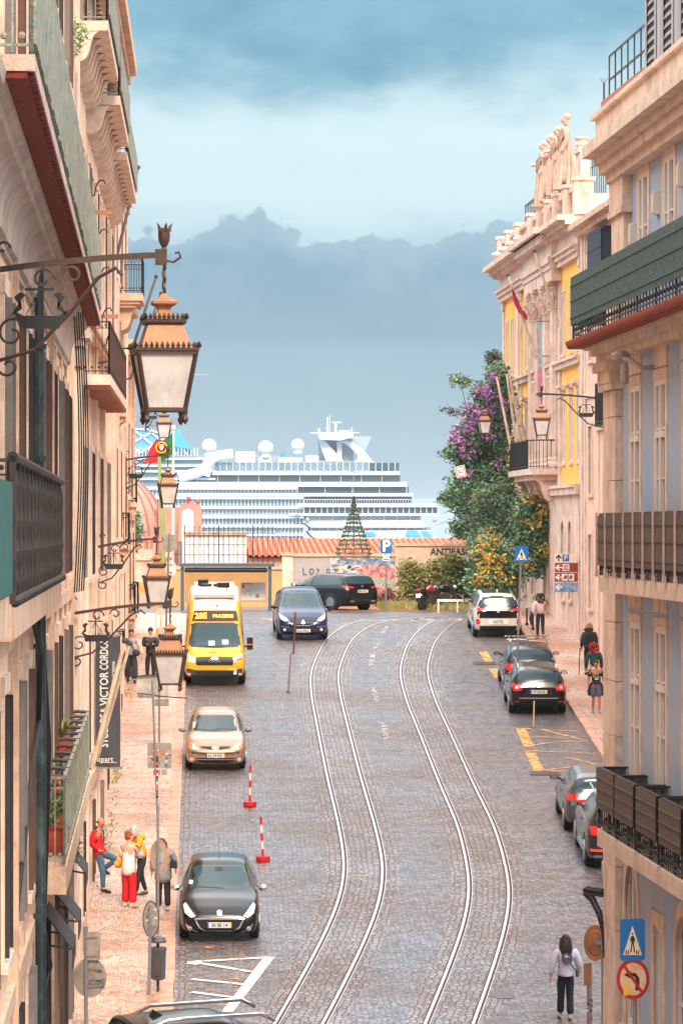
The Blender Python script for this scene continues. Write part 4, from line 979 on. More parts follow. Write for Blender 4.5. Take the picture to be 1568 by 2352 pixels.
# blue glass dome amidships
mb=MB(); sp(mb,[(15,235),(15,118),(45,112),(110,120),(200,150),(260,170),(320,232)],3,24); o=mb.build('blue_roof',mat('blue_glass_roof','#5fa3cf',.2,.2,.1),ship)
mb=MB()
def L_(a,b,w=.5): mb.bar((SX(zx(a[0])),2.7,SZ(zy(a[1]))),(SX(zx(b[0])),2.7,SZ(zy(b[1]))),w)
for a,b in (((15,115),(110,120)),((110,120),(260,170)),((260,170),(320,232)),((20,190),(130,130)),((60,235),(200,150)),((130,235),(250,165)),((40,120),(180,235)),((110,122),(240,235)),((200,150),(290,235)),((20,170),(70,235))): L_(a,b)
mb.build('lattice',SW,o)
mb=MB(); sp(mb,[(225,120),(262,120),(262,140),(290,185),(320,215),(225,200)],1.5,2.6); mb.build('funnel_fin',SB,ship)
mb=MB(); sb(mb,30,100,75,112,8,9); sb(mb,50,160,55,100,8,10); sb(mb,165,245,62,120,8,9); mb.build('funnel_block',mat('slate_grey','#6c7682',.6,.1,.3),ship)
# ---- near the crest: church dome, roofs, walls
DOMEM=mat('pink_dome_render','#c08f80',.8,.1,.25,.2,5,stain='#a06e62',st=.3)
Yd=420.; kd=Yd/F; zg=gz(Yd)
def BX(px,Y): return (px-VX)*Y/F
def BZ(py,Y): return CZ-(py-HY)*Y/F
dome=thing('domed_church','pink ribbed church dome with a vaulted dormer, left of the ship','church',(BX(250,Yd),Yd,zg))
mb=MB(); R0=6.2; zt=BZ(1088,Yd)-zg; zc=BZ(1245,Yd)-zg
prof=[(R0*math.cos(t)**.9 if t<PI/2 else 0.02,zc+(zt-zc)*math.sin(t)) for t in [PI/2*k/14 for k in range(15)]]; prof=[(R0,-2)]+prof[:-1]+[(.05,zt)]
mb.lathe(prof,(0,0,0),40); dm=mb.build('dome',DOMEM,dome,smooth=True)
mb=MB()
for k in range(24):
    t=2*PI*k/24; mb.tube([((r_+.03)*math.cos(t),(r_+.03)*math.sin(t),z) for r_,z in prof[1:]],.12,5)
mb.build('ribs',mat('dome_rib','#8f5f55',.8,.1,1),dm)
ch=MB(); cx=BX(438,Yd)-BX(250,Yd); rr=1.25; zc2=BZ(1178,Yd)-zg
n=16; arc=[(cx+rr*math.cos(PI*k/n),zc2+rr*math.sin(PI*k/n)) for k in range(n+1)]; ch.prism([(cx+rr,-2)]+arc+[(cx-rr,-2)],-6,2,'y'); o=ch.build('chapel',DOMEM,dome)
q=MB(); a2=[(cx-.3+.62*math.cos(PI*k/n),zc2-.2+.62*math.sin(PI*k/n)) for k in range(n+1)]; q.prism([(cx+.32,-2)]+a2+[(cx-.92,-2)],-6.15,-6.01,'y'); q.build('arched_window',WHITE,o)
q=MB(); q.box((BX(365,Yd)-BX(250,Yd),-3,-2),(BX(420,Yd)-BX(250,Yd),3,BZ(1165,Yd)-zg)); q.build('drum',DOMEM,dome)
q=MB(); q.sph((cx-.2,-6,zc2+rr+.2),.25,6,5); q.tube([(cx-.2,-6,zc2+rr-.2),(cx-.35,-6,zc2+rr+.1)],.12,6); q.sph((cx+.8,-6,zc2+rr-.1),.2,6,5); q.build('finials',mat('red_figure','#b5452f',.7,.1,4),o)
# tiled roofs
def tiled(name,label,x0,x1,yt,yb,Y0,Y1,wallm,eave=None):
    zb_=gz(min(Y0,177))-1; t=thing(name,label,'house',(BX((x0+x1)/2,Y0),Y0,zb_))
    X0=BX(x0,Y0)-t.location.x;X1=BX(x1,Y0)-t.location.x; ze=BZ(yb,Y0)-zb_; zr=BZ(yt,Y1)-zb_; d=Y1-Y0
    mb=MB(); mb.box((X0,0.1,-12),(X1,d*2,ze-.05)); mb.build('wall',wallm,t)
    mb=MB(); n=int((X1-X0)/.28); 
    mb.add([(X0,-.2,ze),(X1,-.2,ze),(X1,d,zr),(X0,d,zr),(X0,2*d,ze),(X1,2*d,ze)],[(0,1,2,3),(3,2,5,4),(0,3,4),(1,5,2)])
    for k in range(n):
        x=X0+.1+k*.28; mb.tube([(x,-.22,ze+.0),(x,d,zr+.0)],.09,5,False)
    for j in range(1,int(d/.6)): 
        f=j*.6/d; mb.bar((X0,d*f,ze+(zr-ze)*f+.03),(X1,d*f,ze+(zr-ze)*f+.03),.03,.06)
    mb.build('roof',TILE,t); return t
tiled('low_tiled_house','long low house with an orange tiled roof behind the graffiti wall',570,1130,1238,1278,176,190,PPINK)
tiled('tiled_cottage','small cottage with an orange tiled roof behind the left steps',302,400,1236,1305,174,186,PCREAM)
wb=thing('tiled_kiosk','white tiled flat-roofed building behind the spiked fence','kiosk',(BX(496,176),176,gz(170)))
mb=MB(); hw=BX(566,176)-BX(496,176); mb.box((-hw,0,-2),(hw,5,BZ(1228,176)-gz(170))); mb.build('wall',mat('white_tiles','#dcdcdc',.4,.08,4),wb)
mb=MB(); mb.box((-hw-.1,-.15,BZ(1228,176)-gz(170)),(hw+.1,5.1,BZ(1222,176)-gz(170))); mb.build('roof',STONE,wb)
mb=MB(); 
for k in range(9): mb.box((-hw+.02+k*hw/4.2,-.02,0),(-hw+.05+k*hw/4.2,.0,BZ(1230,176)-gz(170)))
for k in range(6): mb.box((-hw,-.02,.3+.45*k),(hw,.0,.33+.45*k))
mb.build('tile_joints',SGR,wb)
# steps/terrace on the far left
WL=mat('whitewashed_blocks','#d5b8a6',.85,.15,1.5,.3,10,stain='#a98a7a',st=.4)
t=thing('stepped_wall','low stone block wall with a stepped coping at the far left end of the street','wall',(BX(340,168),168,gz(168)))
mb=MB()
for x0,x1,yt in ((-300,365,1285),(365,402,1300),(-300,352,1262)): 
    mb.box((BX(x0,168)-t.location.x,0 if yt!=1262 else .5,-1),(BX(x1,168)-t.location.x,.5 if yt!=1262 else .9,BZ(yt,168)-gz(168)))
mb.build('wall',WL,t)
mb=MB(); mb.box((BX(-300,168)-t.location.x,-.06,BZ(1287,168)-gz(168)),(BX(366,168)-t.location.x,.5,BZ(1282,168)-gz(168)+.01))
for j in range(5): mb.box((BX(-300,168)-t.location.x,-.004,.4+j*.4),(BX(365,168)-t.location.x,-.001,.42+j*.4))
mb.build('coping',STONE,t)
# walls along the crossing street
Yw=166.
def wallseg(name,label,x0,x1,yt,m,cop=STONE,th_=.4,Y=Yw):
    t=thing(name,label,'wall',(BX((x0+x1)/2,Y),Y,gz(Y))); h=(x1-x0)/2*Y/F; z=BZ(yt,Y)-gz(Y)
    mb=MB(); mb.box((-h,0,-.5),(h,th_,z)); mb.build('wall',m,t)
    mb=MB(); mb.box((-h-.02,-.07,z),(h+.02,th_+.07,z+.12)); mb.build('coping',cop,t); return t,h,z
wallseg('yellow_wall','ochre rendered wall behind the bus shelter',395,648,1308,mat('ochre_wall','#dfa660',.85,.12,.8,.3,15,stain='#c09a78',st=.5))
wallseg('stone_gatepost','pale stone gatepost where the ochre wall meets the grey panel',648,673,1276,STONE2,Y=Yw-.08)
GRF=mat('grey_wall_panel','#a9a2a2',.85,.08,.8,.2,15)
t,h,z=wallseg('painted_wall','grey wall with small blue letters and a ragged red, white and green mural',673,907,1278,GRF)
mb=MB()
for x_,sts in ((0,[[(0,.3),(.02,0),(.15,.02)]]),(.28,[[(.08,0),(0,.1),(.02,.24),(.12,.26),(.18,.14),(.08,0)]]),(.56,[[(0,.24),(.12,.25),(.02,.02),(.16,0)]]),(1.0,[[(.14,.22),(.02,.24),(0,.06),(.1,0),(.15,.1),(.07,.12)]]),(1.3,[[(.08,.14),(0,.22),(.08,.3),(.15,.22),(.07,.14),(0,.06),(.08,0),(.16,.07),(.08,.14)]])):
    for st_ in sts: mb.tube([(-h+.42+x_+a,-.012,z-.78+b) for a,b in st_],.022,5)
mb.build('graffiti_letters',mat('blue_spray','#2f4f86',.7,.1,6),t)
# mural: poster scraps of paint
mc=[mat('mural_red','#a8283a',.8,.3,6,stain='#d8c8c0',st=.5),mat('mural_white','#d9d2cc',.8,.1,6,stain='#7d8a80',st=.4),mat('mural_green','#6f8f78',.8,.3,6,stain='#c9c0b4',st=.5),mat('mural_blue','#2f5f94',.8,.3,6,stain='#c9c9c4',st=.4),mat('mural_black','#26282c',.8,.2,6)]
mb=MB(); r2=random.Random(3); x0=-h+1.58; x1=h-.02
mb.k=1; mb.box((x0,-.006,.1),(x1,-.001,z-.05))
def blob(k,cx,cz,rx,rz,y):
    mb.k=k; n=9; pts=[]
    for i in range(n):
        a=2*PI*i/n; q=r2.uniform(.6,1.25); pts.append((min(x1,max(x0,cx+rx*q*math.cos(a))),min(z-.03,max(.1,cz+rz*q*math.sin(a)))))
    mb.add([(cx,y,cz)]+[(p[0],y,p[1]) for p in pts],[(0,i+1,(i+1)%n+1) for i in range(n)])
W_=x1-x0
for i in range(260):
    u=r2.random(); v=r2.random(); cx=x0+u*W_; cz=.15+v*(z-.25); y=-.008-.00002*i
    if v>.85: k=3 if u>.1 else 2
    elif v>.55: k=0 if (u>.48 or r2.random()<.25) else (1 if r2.random()<.5 else 3 if r2.random()<.6 else 4)
    elif v>.35: k=2 if u>.5 else r2.choice([1,4,0,2])
    else: k=0 if u>.5 else r2.choice([1,4,2])
    s=.26 if u>.5 else .13
    blob(k,cx,cz,s*r2.uniform(.4,1.4),s*.6*r2.uniform(.4,1.4),y)
mb.k=4; 
mb.k=2; addtext(mb,'RBIO',(x0+W_*.76,-.022,z*.45),(1,0,0),(0,0,1),.55,.03); 
mb.build('mural',mc,t)
t,h,z=wallseg('weathered_wall','weathered beige wall with black graffiti lettering, right of the mural',907,1300,1254,mat('weathered_plaster','#dcc0ac',.9,.14,1.2,.4,12,stain='#b08f7c',st=.45))
mb=MB(); addtext(mb,'ANTIFASC',(BX(1035,Yw)-t.location.x,-.012,z-.26),(1,0,0),(0,0,1),.40,.03,width=.95); addtext(mb,'D',(BX(918,Yw)-t.location.x,-.012,z-2.2),(1,0,0),(0,0,1),.35,.03); mb.build('graffiti_letters',mat('black_spray','#35302e',.8,.1,6),t)
# spiked fence on the ochre wall and tall one in front of kiosk
t=thing('spiked_fence','tall black iron fence with spiked bars above the ochre wall','fence',(BX(550,168.5),168.5,gz(168)))
mb=MB(); X0=BX(424,168.5)-t.location.x; X1=BX(636,168.5)-t.location.x; zt=BZ(1222,168.5)-gz(168); zb=BZ(1305,168.5)-gz(168)
k=0; x=X0
while x<=X1+.01:
    big=(k%7==0); mb.bar((x,0,zb-1.2),(x,0,zt+(.3 if big else .18)),.05 if big else .025); mb.lathe([(.03,0),(.0,.12)],(x,0,zt+.17),5); x+=.21; k+=1
mb.bar((X0,0,zt-.05),(X1,0,zt-.05),.03); mb.bar((X0,0,zb+.1),(X1,0,zb+.1),.03); mb.build('bars',BLACKM,t)
mb=MB(); X1=X1+.05; X2=BX(692,168.5)-t.location.x; x=X1
while x<=X2: mb.bar((x,0,zb-1.2),(x,0,zt+.1),.022); x+=.17
mb.bar((X1,0,zb-.1),(X2,0,zb-.1),.03); mb.build('gate_bars',BLACKM,t)
t=thing('iron_railing','plain iron railing on the terrace in front of the tiled cottage','railing',(BX(350,169.3),169.3,gz(168)))
mb=MB(); X0=BX(300,169.3)-t.location.x; X1=BX(417,169.3)-t.location.x; z1=BZ(1245,169.3)-gz(168); z0=BZ(1300,169.3)-gz(168)
mb.bar((X0,0,z1),(X1,0,z1),.04); mb.bar((X0,0,(z1+z0)/2),(X1,0,(z1+z0)/2),.03); 
for k in range(4): mb.bar((X0+(X1-X0)*k/3,0,-.5),(X0+(X1-X0)*k/3,0,z1),.05)
for k in range(40): mb.bar((X0+(X1-X0)*(.5+.5*k/39),0,z0),(X0+(X1-X0)*(.5+.5*k/39),0,z1),.014)
mb.build('bars',IRON,t)
# ================= VEHICLES =================
TYRE=mat('tyre_rubber','#17171a',.85,.1,10,.2,60); RIM=mat('alloy_rim','#9a9ca0',.3,.1,6,metal=.8); BPL=mat('black_plastic','#17191c',.5,.15,8,.1,80)
CGL=mat('car_glass','#2f4750',.10,.15,1.2,0,spec=.3,coat=.0); CHR=mat('chrome','#d6d8da',.12,.03,5,metal=.95)
HL=mat('headlight_glass','#d3d8dc',.08,.12,14,0,spec=.9,coat=.8); HLIT=mat('lit_running_light','#fff6e8',.3,0,1,emit='#fff2dc',es=3.0)
TL=mat('tail_light_red','#b5121c',.12,.25,12,0,coat=.8,emit='#c01018',es=.25); TLB=mat('lit_brake_light','#ff3020',.2,0,1,emit='#ff2418',es=2.2)
ORG=mat('indicator_orange','#e07a20',.2,.1,9,coat=.6); PLW=mat('plate_white','#e8e8e4',.4,.02,4); PLB=mat('plate_blue','#1d55b0',.4,.02,4); PLY=mat('plate_yellow','#e8b830',.4,.02,4); PLK=mat('plate_lettering','#111316',.5,0,4)
def slopemtx(x,y,ang,dz=0):
    sl=SL if y<CREST-1 else 0
    return Matrix.Translation((x,y,gz(y)+dz))@Matrix.Rotation(math.atan(sl),4,'X')@Matrix.Rotation(ang,4,'Z')
def interp(t,pts):
    if t<=pts[0][0]: return pts[0][1]
    for (a,b),(c,d) in zip(pts,pts[1:]):
        if t<=c: return b+(d-b)*(t-a)/(c-a)
    return pts[-1][1]
def smoothlist(v,n):
    for _ in range(n): v=[v[0]]+[(v[i-1]+2*v[i]+v[i+1])/4 for i in range(1,len(v)-1)]+[v[-1]]
    return v
class Car:
    """x forward, z up; profiles are lists over x"""
    def __init__(s,name,label,cat,mtx,L,Wd,top,belt,wtop,hw,bot,paint,N=110,sm=3,group=None):
        s.root=thing(name,label,cat,group=group,mtx=mtx); s.L=L; s.W=Wd; h=L/2
        xs=[-h+L*(.5-.5*math.cos(PI*i/(N-1)))*1.0 for i in range(N)]
        T=smoothlist([interp(x,top) for x in xs],sm); Bt=smoothlist([interp(x,belt) for x in xs],sm); Wt=smoothlist([interp(x,wtop) for x in xs],sm); H=smoothlist([interp(x,hw) for x in xs],sm); Bo=smoothlist([interp(x,bot) for x in xs],sm)
        prof=[]; rings=[]
        for x,t,b,wt,w,bo in zip(xs,T,Bt,Wt,H,Bo):
            b=min(b,t-.01); c=[(0,bo),(w*.86,bo),(w*.955,bo+.05*(b-bo)+.02),(w*.99,bo+.3*(b-bo)),(w,bo+.62*(b-bo)),(w*.985,bo+.86*(b-bo)),(w*.95,b),
               (w*.95+(wt-w*.95)*.5,b+(t-b)*.52),(wt+ .015,t-(t-b)*.10-.01),(wt*.93,t-.02*(t-b)-.004),(wt*.6,t+.012),(0,t+.02)]
            rings.append(c)
        m=len(rings[0]); vs=[];fs=[]
        full=lambda c:[(y,z) for y,z in c]+[(-y,z) for y,z in c[-2:0:-1]]
        k=len(full(rings[0]))
        for x,c in zip(xs,rings): vs+=[(x,y,z) for y,z in full(c)]
        for i in range(N-1):
            for j in range(k): fs.append((i*k+j,i*k+(j+1)%k,(i+1)*k+(j+1)%k,(i+1)*k+j))
        fs.append(tuple(range(k))[::-1]); fs.append(tuple((N-1)*k+j for j in range(k)))
        mb=MB(); mb.add(vs,fs); o=mb.build('body',paint,s.root,smooth=True,sharp=50); s.body=o
        sub=o.modifiers.new('smooth','SUBSURF'); sub.levels=1; sub.render_levels=1
        bpy.context.view_layer.update()
        dg=bpy.context.evaluated_depsgraph_get(); me=bpy.data.meshes.new_from_object(o.evaluated_get(dg)); o.modifiers.clear(); old=o.data; o.data=me; me.name='body'
        bpy.data.meshes.remove(old)
        for p in me.polygons: p.use_smooth=True
        s.bvh=BVHTree.FromPolygons([v.co.copy() for v in me.vertices],[tuple(p.vertices) for p in me.polygons])
        s.paint=paint
    def ray(s,o,d):
        r=s.bvh.ray_cast(V(o),V(d))
        return r
    def patch(s,name,poly,ax,sg,m,off=.008,cuts=10,parent=None,th=.02,mir=False):
        """polygon seen along an axis pressed on to the body; ax 'x': (y,z), ax 'y': (x,z), ax 'z': (x,y)"""
        if mir: s.patch(name,[(-a,b) for a,b in poly] if ax=='x' else poly,ax,sg if ax=='x' else -sg,m,off,cuts,parent,th)
        bm=bmesh.new()
        def mk(p): return V((p[0],p[1],0))
        f=bm.faces.new([bm.verts.new(mk(p)) for p in poly]); 
        bmesh.ops.triangulate(bm,faces=[f])
        a0=min(p[0] for p in poly);a1=max(p[0] for p in poly);b0=min(p[1] for p in poly);b1=max(p[1] for p in poly)
        for i in range(1,cuts):
            for co,no in (((a0+(a1-a0)*i/cuts,0,0),(1,0,0)),((0,b0+(b1-b0)*i/cuts,0),(0,1,0))):
                bmesh.ops.bisect_plane(bm,geom=bm.verts[:]+bm.edges[:]+bm.faces[:],plane_co=co,plane_no=no)
        base={}
        for v in bm.verts:
            a,b=v.co.x,v.co.y
            if ax=='x': o=V((sg*6,a,b)); d=V((-sg,0,0))
            elif ax=='y': o=V((a,sg*4,b)); d=V((0,-sg,0))
            else: o=V((a,b,6)); d=V((0,0,-1))
            r=s.bvh.ray_cast(o,d)
            if r[0] is None:
                q=V((sg*(s.L/2-.1),a,b)) if ax=='x' else V((a,sg*s.W/2*.95,b)) if ax=='y' else V((a,b,1))
                r=s.bvh.find_nearest(q)
            v.co=r[0]+(-d)*off
            base[v]=r[0]-(-d)*.0
        d=(-1*V((sg,0,0)) if ax=='x' else -1*V((0,sg,0)) if ax=='y' else V((0,0,-1)))
        ed=[e for e in bm.edges if len(e.link_faces)==1]
        r=bmesh.ops.extrude_edge_only(bm,edges=ed)
        for g in r['geom']:
            if isinstance(g,bmesh.types.BMVert): g.co+=d*(off+th)
        bmesh.ops.recalc_face_normals(bm,faces=bm.faces)
        me=bpy.data.meshes.new(name); bm.to_mesh(me); bm.free()
        for p in me.polygons: p.use_smooth=True
        bm=bmesh.new(); bm.from_mesh(me)
        for e in bm.edges:
            if len(e.link_faces)==2 and e.calc_face_angle(0)>R(35): e.smooth=False
        bm.to_mesh(me); bm.free()
        me.materials.append(m)
        return link(name,me,parent or s.root)
    def wheels(s,xf,xr,r=.31,w=.2,track=None,rim=RIM):
        tr=track or s.W/2-w/2-.015
        for x in (xf,xr):
            for sy in (-1,1):
                mb=MB(); y0=sy*tr-w/2; 
                vs=[]
                mb.M=Matrix.Translation((x,sy*tr,r))@Matrix.Rotation(PI/2,4,'X')
                mb.lathe([(r*.62,-w/2),(r*.9,-w/2),(r,-w/2+.03),(r,w/2-.03),(r*.9,w/2),(r*.62,w/2)],(0,0,0),24)
                o=mb.build('wheel',TYRE,s.root,smooth=True,sharp=30)
                q=MB(); q.M=Matrix.Translation((x,sy*(tr+w/2+.004),r))@Matrix.Rotation(PI/2,4,'X')
                q.lathe([(r*.64,-.02),(r*.66,.004),(r*.58,.012),(r*.56,-.0)],(0,0,0),20); 
                for k in range(5):
                    a=2*PI*k/5; q.bar((0,0,0),(r*.6*math.cos(a),r*.6*math.sin(a),0),.05,.02)
                q.build('rim',rim,o)
                # dark arch
                n=18; ra=r*1.16; poly=[(x+ra*math.cos(PI*k/n),r+ra*math.sin(PI*k/n)) for k in range(n+1)]+[(x-ra,.12),(x+ra,.12)]
                s.patch('wheel_arch',poly,'y',sy,BPL,off=.004,cuts=4)
    def plate(s,x_,y,z,sg,text,w=.52,h=.115,yel=True,tilt=0,blue=True):
        r=s.bvh.ray_cast(V((sg*6,y,z)),V((-sg,0,0))); x=(r[0].x if r[0] else sg*s.L/2)+sg*.02
        mb=MB(); mb.box((min(x,x-sg*.05),y-w/2,z-h/2),(max(x,x-sg*.05),y+w/2,z+h/2)); o=mb.build('number_plate',PLW,s.root)
        # from outside looking at the plate: left in view
        lft=1 if sg<0 else -1      # local y of the viewer's left (rear view: +y is left)
        if sg>0: rx=V((0,1,0))     # reading direction, front face looked at against +x : viewer right = +y
        else: rx=V((0,-1,0))
        e=sg*.003
        def strip_(a,b,m,nm):
            q=MB(); ya=y+rx.y*(a*w/2); yb=y+rx.y*(b*w/2); q.box((min(x+e,x),min(ya,yb),z-h/2+.004),(max(x+e,x),max(ya,yb),z+h/2-.004)); q.build(nm,m,o)
        if blue: strip_(-1,-.86,PLB,'country_band')
        if yel: strip_(.86,1,PLY,'date_band')
        q=MB(); addtext(q,text,(x+sg*.005,y,z-.003),rx,(0,0,1),h*.98,.02,width=.92,ext=.002); q.build('plate_text',PLK,o)
    def mirror(s,x,z,m,yo=None,w=.2,h=.14):
        for sy in (-1,1):
            y=sy*(s.W/2+.06); mb=MB(); mb.sph((x,y+sy*.02,z),1,12,8,(.07,w/2+.01,h/2)); mb.bar((x+.0,sy*(s.W/2-.1),z-.03),(x,y,z-.02),.05)
            o=mb.build('wing_mirror',m,s.root,smooth=True); 
            g=MB(); g.box((x-.075,y+sy*.02-w*.36,z-h*.36),(x-.068,y+sy*.02+w*.36,z+h*.36)); g.build('mirror_glass',CHR,o)
    def text(s,nm,body,y,z,sg,size,m,bold=.01,width=1):
        r=s.bvh.ray_cast(V((sg*6,y,z)),V((-sg,0,0))); x=r[0].x+sg*.01
        q=MB(); addtext(q,body,(x,y,z),(0,sg,0),(0,0,1),size,bold,width,ext=.004); return q.build(nm,m,s.root)
def disc(cx,cz,r,n=14,sx=1): return [(cx+r*sx*math.cos(2*PI*k/n),cz+r*math.sin(2*PI*k/n)) for k in range(n)]
PGOLD=mat('champagne_paint','#9c8068',.35,.04,.8,metal=.3,coat=.5); PBLK=mat('black_paint','#0b0d10',.22,.1,.8,spec=.3,coat=.3); PNAVY=mat('navy_paint','#0c1f4a',.22,.1,.8,spec=.3,coat=.35)
PYELB=mat('bus_yellow_paint','#f2ab0c',.35,.03,.8,coat=.6); PWHB=mat('bus_white_paint','#e4ddd8',.4,.05,.8,coat=.4); PSIL=mat('silver_paint','#8e9298',.28,.05,.8,metal=.6,coat=.9); PDGR=mat('dark_grey_paint','#1e2125',.25,.06,.8,spec=.35,coat=.35); PWHC=mat('white_car_paint','#cfccca',.3,.04,.8,coat=.9); PGRY=mat('grey_paint','#44464b',.3,.05,.8,spec=.35,coat=.35)
FR=-PI/2; RE=PI/2       # facing the camera / showing its rear
# ---------- black hatchback (front view) ----------
g=Gd(504,2168); 
def hatch(name,label,mtx,paint,L,Wd,H,cat='car',group=None,hood=.86,nose=.66,wsb=.75,wst=-.05,rr=-1.25,belt=.93,rear_top=None,tail=.95,botf=.2,suv=0):
    h=L/2
    top=[(-h,tail-.12),(-h+.06,tail),(-h+.16,tail+.18),(rr-.35,H-.10),(rr,H-.03),(-.4,H),(wst-.1,H-.015),(wst,H-.05),(h-wsb-.25,hood+.10),(h-wsb,hood+.02),(h-.55,hood-.05),(h-.22,nose+.05),(h-.06,nose-.06),(h,nose-.16)]
    bl=[(-h,tail-.2),(-h+.15,belt-.02),(rr,belt+.03),(0,belt-.02),(h-wsb-.1,hood-.01),(h-.55,hood-.10),(h-.2,nose-.02),(h,nose-.2)]
    wt=[(-h,Wd*.36),(-h+.2,Wd*.36),(rr,Wd*.335),(0,Wd*.345),(wst,Wd*.345),(h-wsb-.2,Wd*.40),(h-wsb,Wd*.42),(h-.5,Wd*.40),(h-.2,Wd*.37),(h,Wd*.30)]
    w=[(-h,Wd*.40),(-h+.08,Wd*.455),(-h+.3,Wd*.49),(-h+.8,Wd*.5),(h-.9,Wd*.5),(h-.45,Wd*.485),(h-.2,Wd*.455),(h-.07,Wd*.41),(h,Wd*.35)]
    bo=[(-h,.42),(-h+.1,.28),(-h+.5,.2),(h-.5,.18),(h-.12,botf),(h,botf+.12)]
    c=Car(name,label,cat,mtx,L,Wd,top,bl,wt,w,bo,paint,group=group); c.h=h; c.wsb=wsb; c.wst=wst; c.H=H; c.hood=hood; c.belt=belt; c.rr=rr; c.tail=tail
    return c
def glasshouse(c,wsy=.62,wty=.50,rwin=True,wz0=None,wz1=None):
    W=c.W; z0=wz0 or c.hood+.10; z1=wz1 or c.H-.10
    ws=[(-W*.43,z0),(-W*.2,z0-.025),(W*.2,z0-.025),(W*.43,z0),(W*.345,z1),(W*.2,z1+.02),(-W*.2,z1+.02),(-W*.345,z1)]
    o=c.patch('windscreen',ws,'x',1,CGL,off=.006,cuts=12)
    x0=c.h-c.wsb-.22; xr=-c.h+.42; b=c.belt+.045; t=c.H-.105
    f=[(x0,b+.0),(c.wst-.02,t),(-.12,t+.02),(-.12,b)]
    r=[(-.2,b),(-.2,t+.02),(c.rr+.05,t-.02),(c.rr-.25,b+.22),(c.rr-.28,b+.04)]
    for sy in (-1,1):
        c.patch('side_window',f,'y',sy,CGL,off=.012,cuts=8); c.patch('side_window',r,'y',sy,CGL,off=.012,cuts=8)
    # door seams
    for sy in (-1,1):
        for x in (x0-.05,-.16,c.rr+.25): c.patch('door_seam',[(x-.008,.32),(x+.008,.32),(x+.008,c.belt),(x-.008,c.belt)],'y',sy,BPL,off=.002,cuts=3)
        c.patch('door_handle',[(-.35,c.belt-.1),(-.18,c.belt-.1),(-.18,c.belt-.07),(-.35,c.belt-.07)],'y',sy,c.paint,off=.03,cuts=2)
        c.patch('sill_trim',[(-c.h+.95,.20),(c.h-1.05,.20),(c.h-1.05,.30),(-c.h+.95,.30)],'y',sy,BPL,off=.008,cuts=3)
def rearglass(c,z0,z1,wb=.40,wt=.33,m=CGL):
    W=c.W; return c.patch('rear_window',[(-W*wb,z0),(W*wb,z0),(W*wt,z1),(W*.2,z1+.02),(-W*.2,z1+.02),(-W*wt,z1)],'x',-1,m,off=.006,cuts=10)
c=hatch('black_hatchback','glossy black hatchback with chrome grille parked at the left kerb, facing the viewer',slopemtx(g.x,g.y+1.98,FR),PBLK,3.97,1.74,1.46,hood=.92,nose=.70,wsb=.95)
glasshouse(c); c.wheels(1.2,-1.34,.31,.2); c.mirror(c.h-1.35,.98,CHR)
c.patch('grille',[(-.5,.52),(-.42,.36),(-.3,.28),(.3,.28),(.42,.36),(.5,.52),(.3,.535),(-.3,.535)],'x',1,BPL,off=.012)
c.patch('grille_surround',[(-.54,.555),(.54,.555),(.53,.53),(-.53,.53)],'x',1,CHR,off=.024); c.patch('grille_surround',[(-.54,.55),(-.44,.35),(-.31,.26),(.31,.26),(.44,.35),(.54,.55),(.51,.55),(.42,.37),(.30,.285),(-.30,.285),(-.42,.37),(-.51,.55)],'x',1,CHR,off=.02,cuts=14)
c.patch('headlight',[(.50,.60),(.60,.56),(.74,.64),(.78,.78),(.73,.82),(.60,.72)],'x',1,HL,off=.012,mir=True); c.patch('headlight_shade',[(.47,.62),(.50,.59),(.62,.72),(.73,.83),(.70,.84)],'x',1,BPL,off=.016,mir=True,cuts=5)
c.patch('fog_lamp_trim',[(.44,.24),(.50,.245),(.68,.33),(.73,.42),(.70,.42),(.64,.35),(.50,.275)],'x',1,CHR,off=.015,mir=True,cuts=6); c.patch('fog_lamp',disc(.63,.33,.05),'x',1,HL,off=.014,mir=True,cuts=3)
c.patch('lower_intake',[(-.62,.20),(.62,.20),(.5,.245),(-.5,.245)],'x',1,BPL,off=.01); c.patch('bonnet_seam',[(-.62,.70),(-.2,.655),(.2,.655),(.62,.70),(.62,.712),(.2,.667),(-.2,.667),(-.62,.712)],'x',1,BPL,off=.003,cuts=12)
c.patch('badge',[(-.05,.63),(0,.60),(.06,.62),(.05,.70),(0,.72),(-.05,.70)],'x',1,CHR,off=.02,cuts=3); c.plate(0,0,.41,1,'30·SE·14')
c.patch('wiper',[(-.55,1.03),(.1,1.01),(.1,1.02),(-.55,1.045)],'x',1,BPL,off=.02,cuts=5); c.patch('rear_view_mirror',[(-.09,1.28),(.07,1.28),(.09,1.35),(-.07,1.35)],'x',1,BPL,off=.009,cuts=2); c.patch('permit_sticker',[(-.66,1.07),(-.58,1.07),(-.57,1.13),(-.65,1.13)],'x',1,PLW,off=.01,cuts=2)
mb=MB(); mb.bar((-.6,0,1.46),(-.85,0,1.86),.012); mb.build('antenna',BPL,c.root)
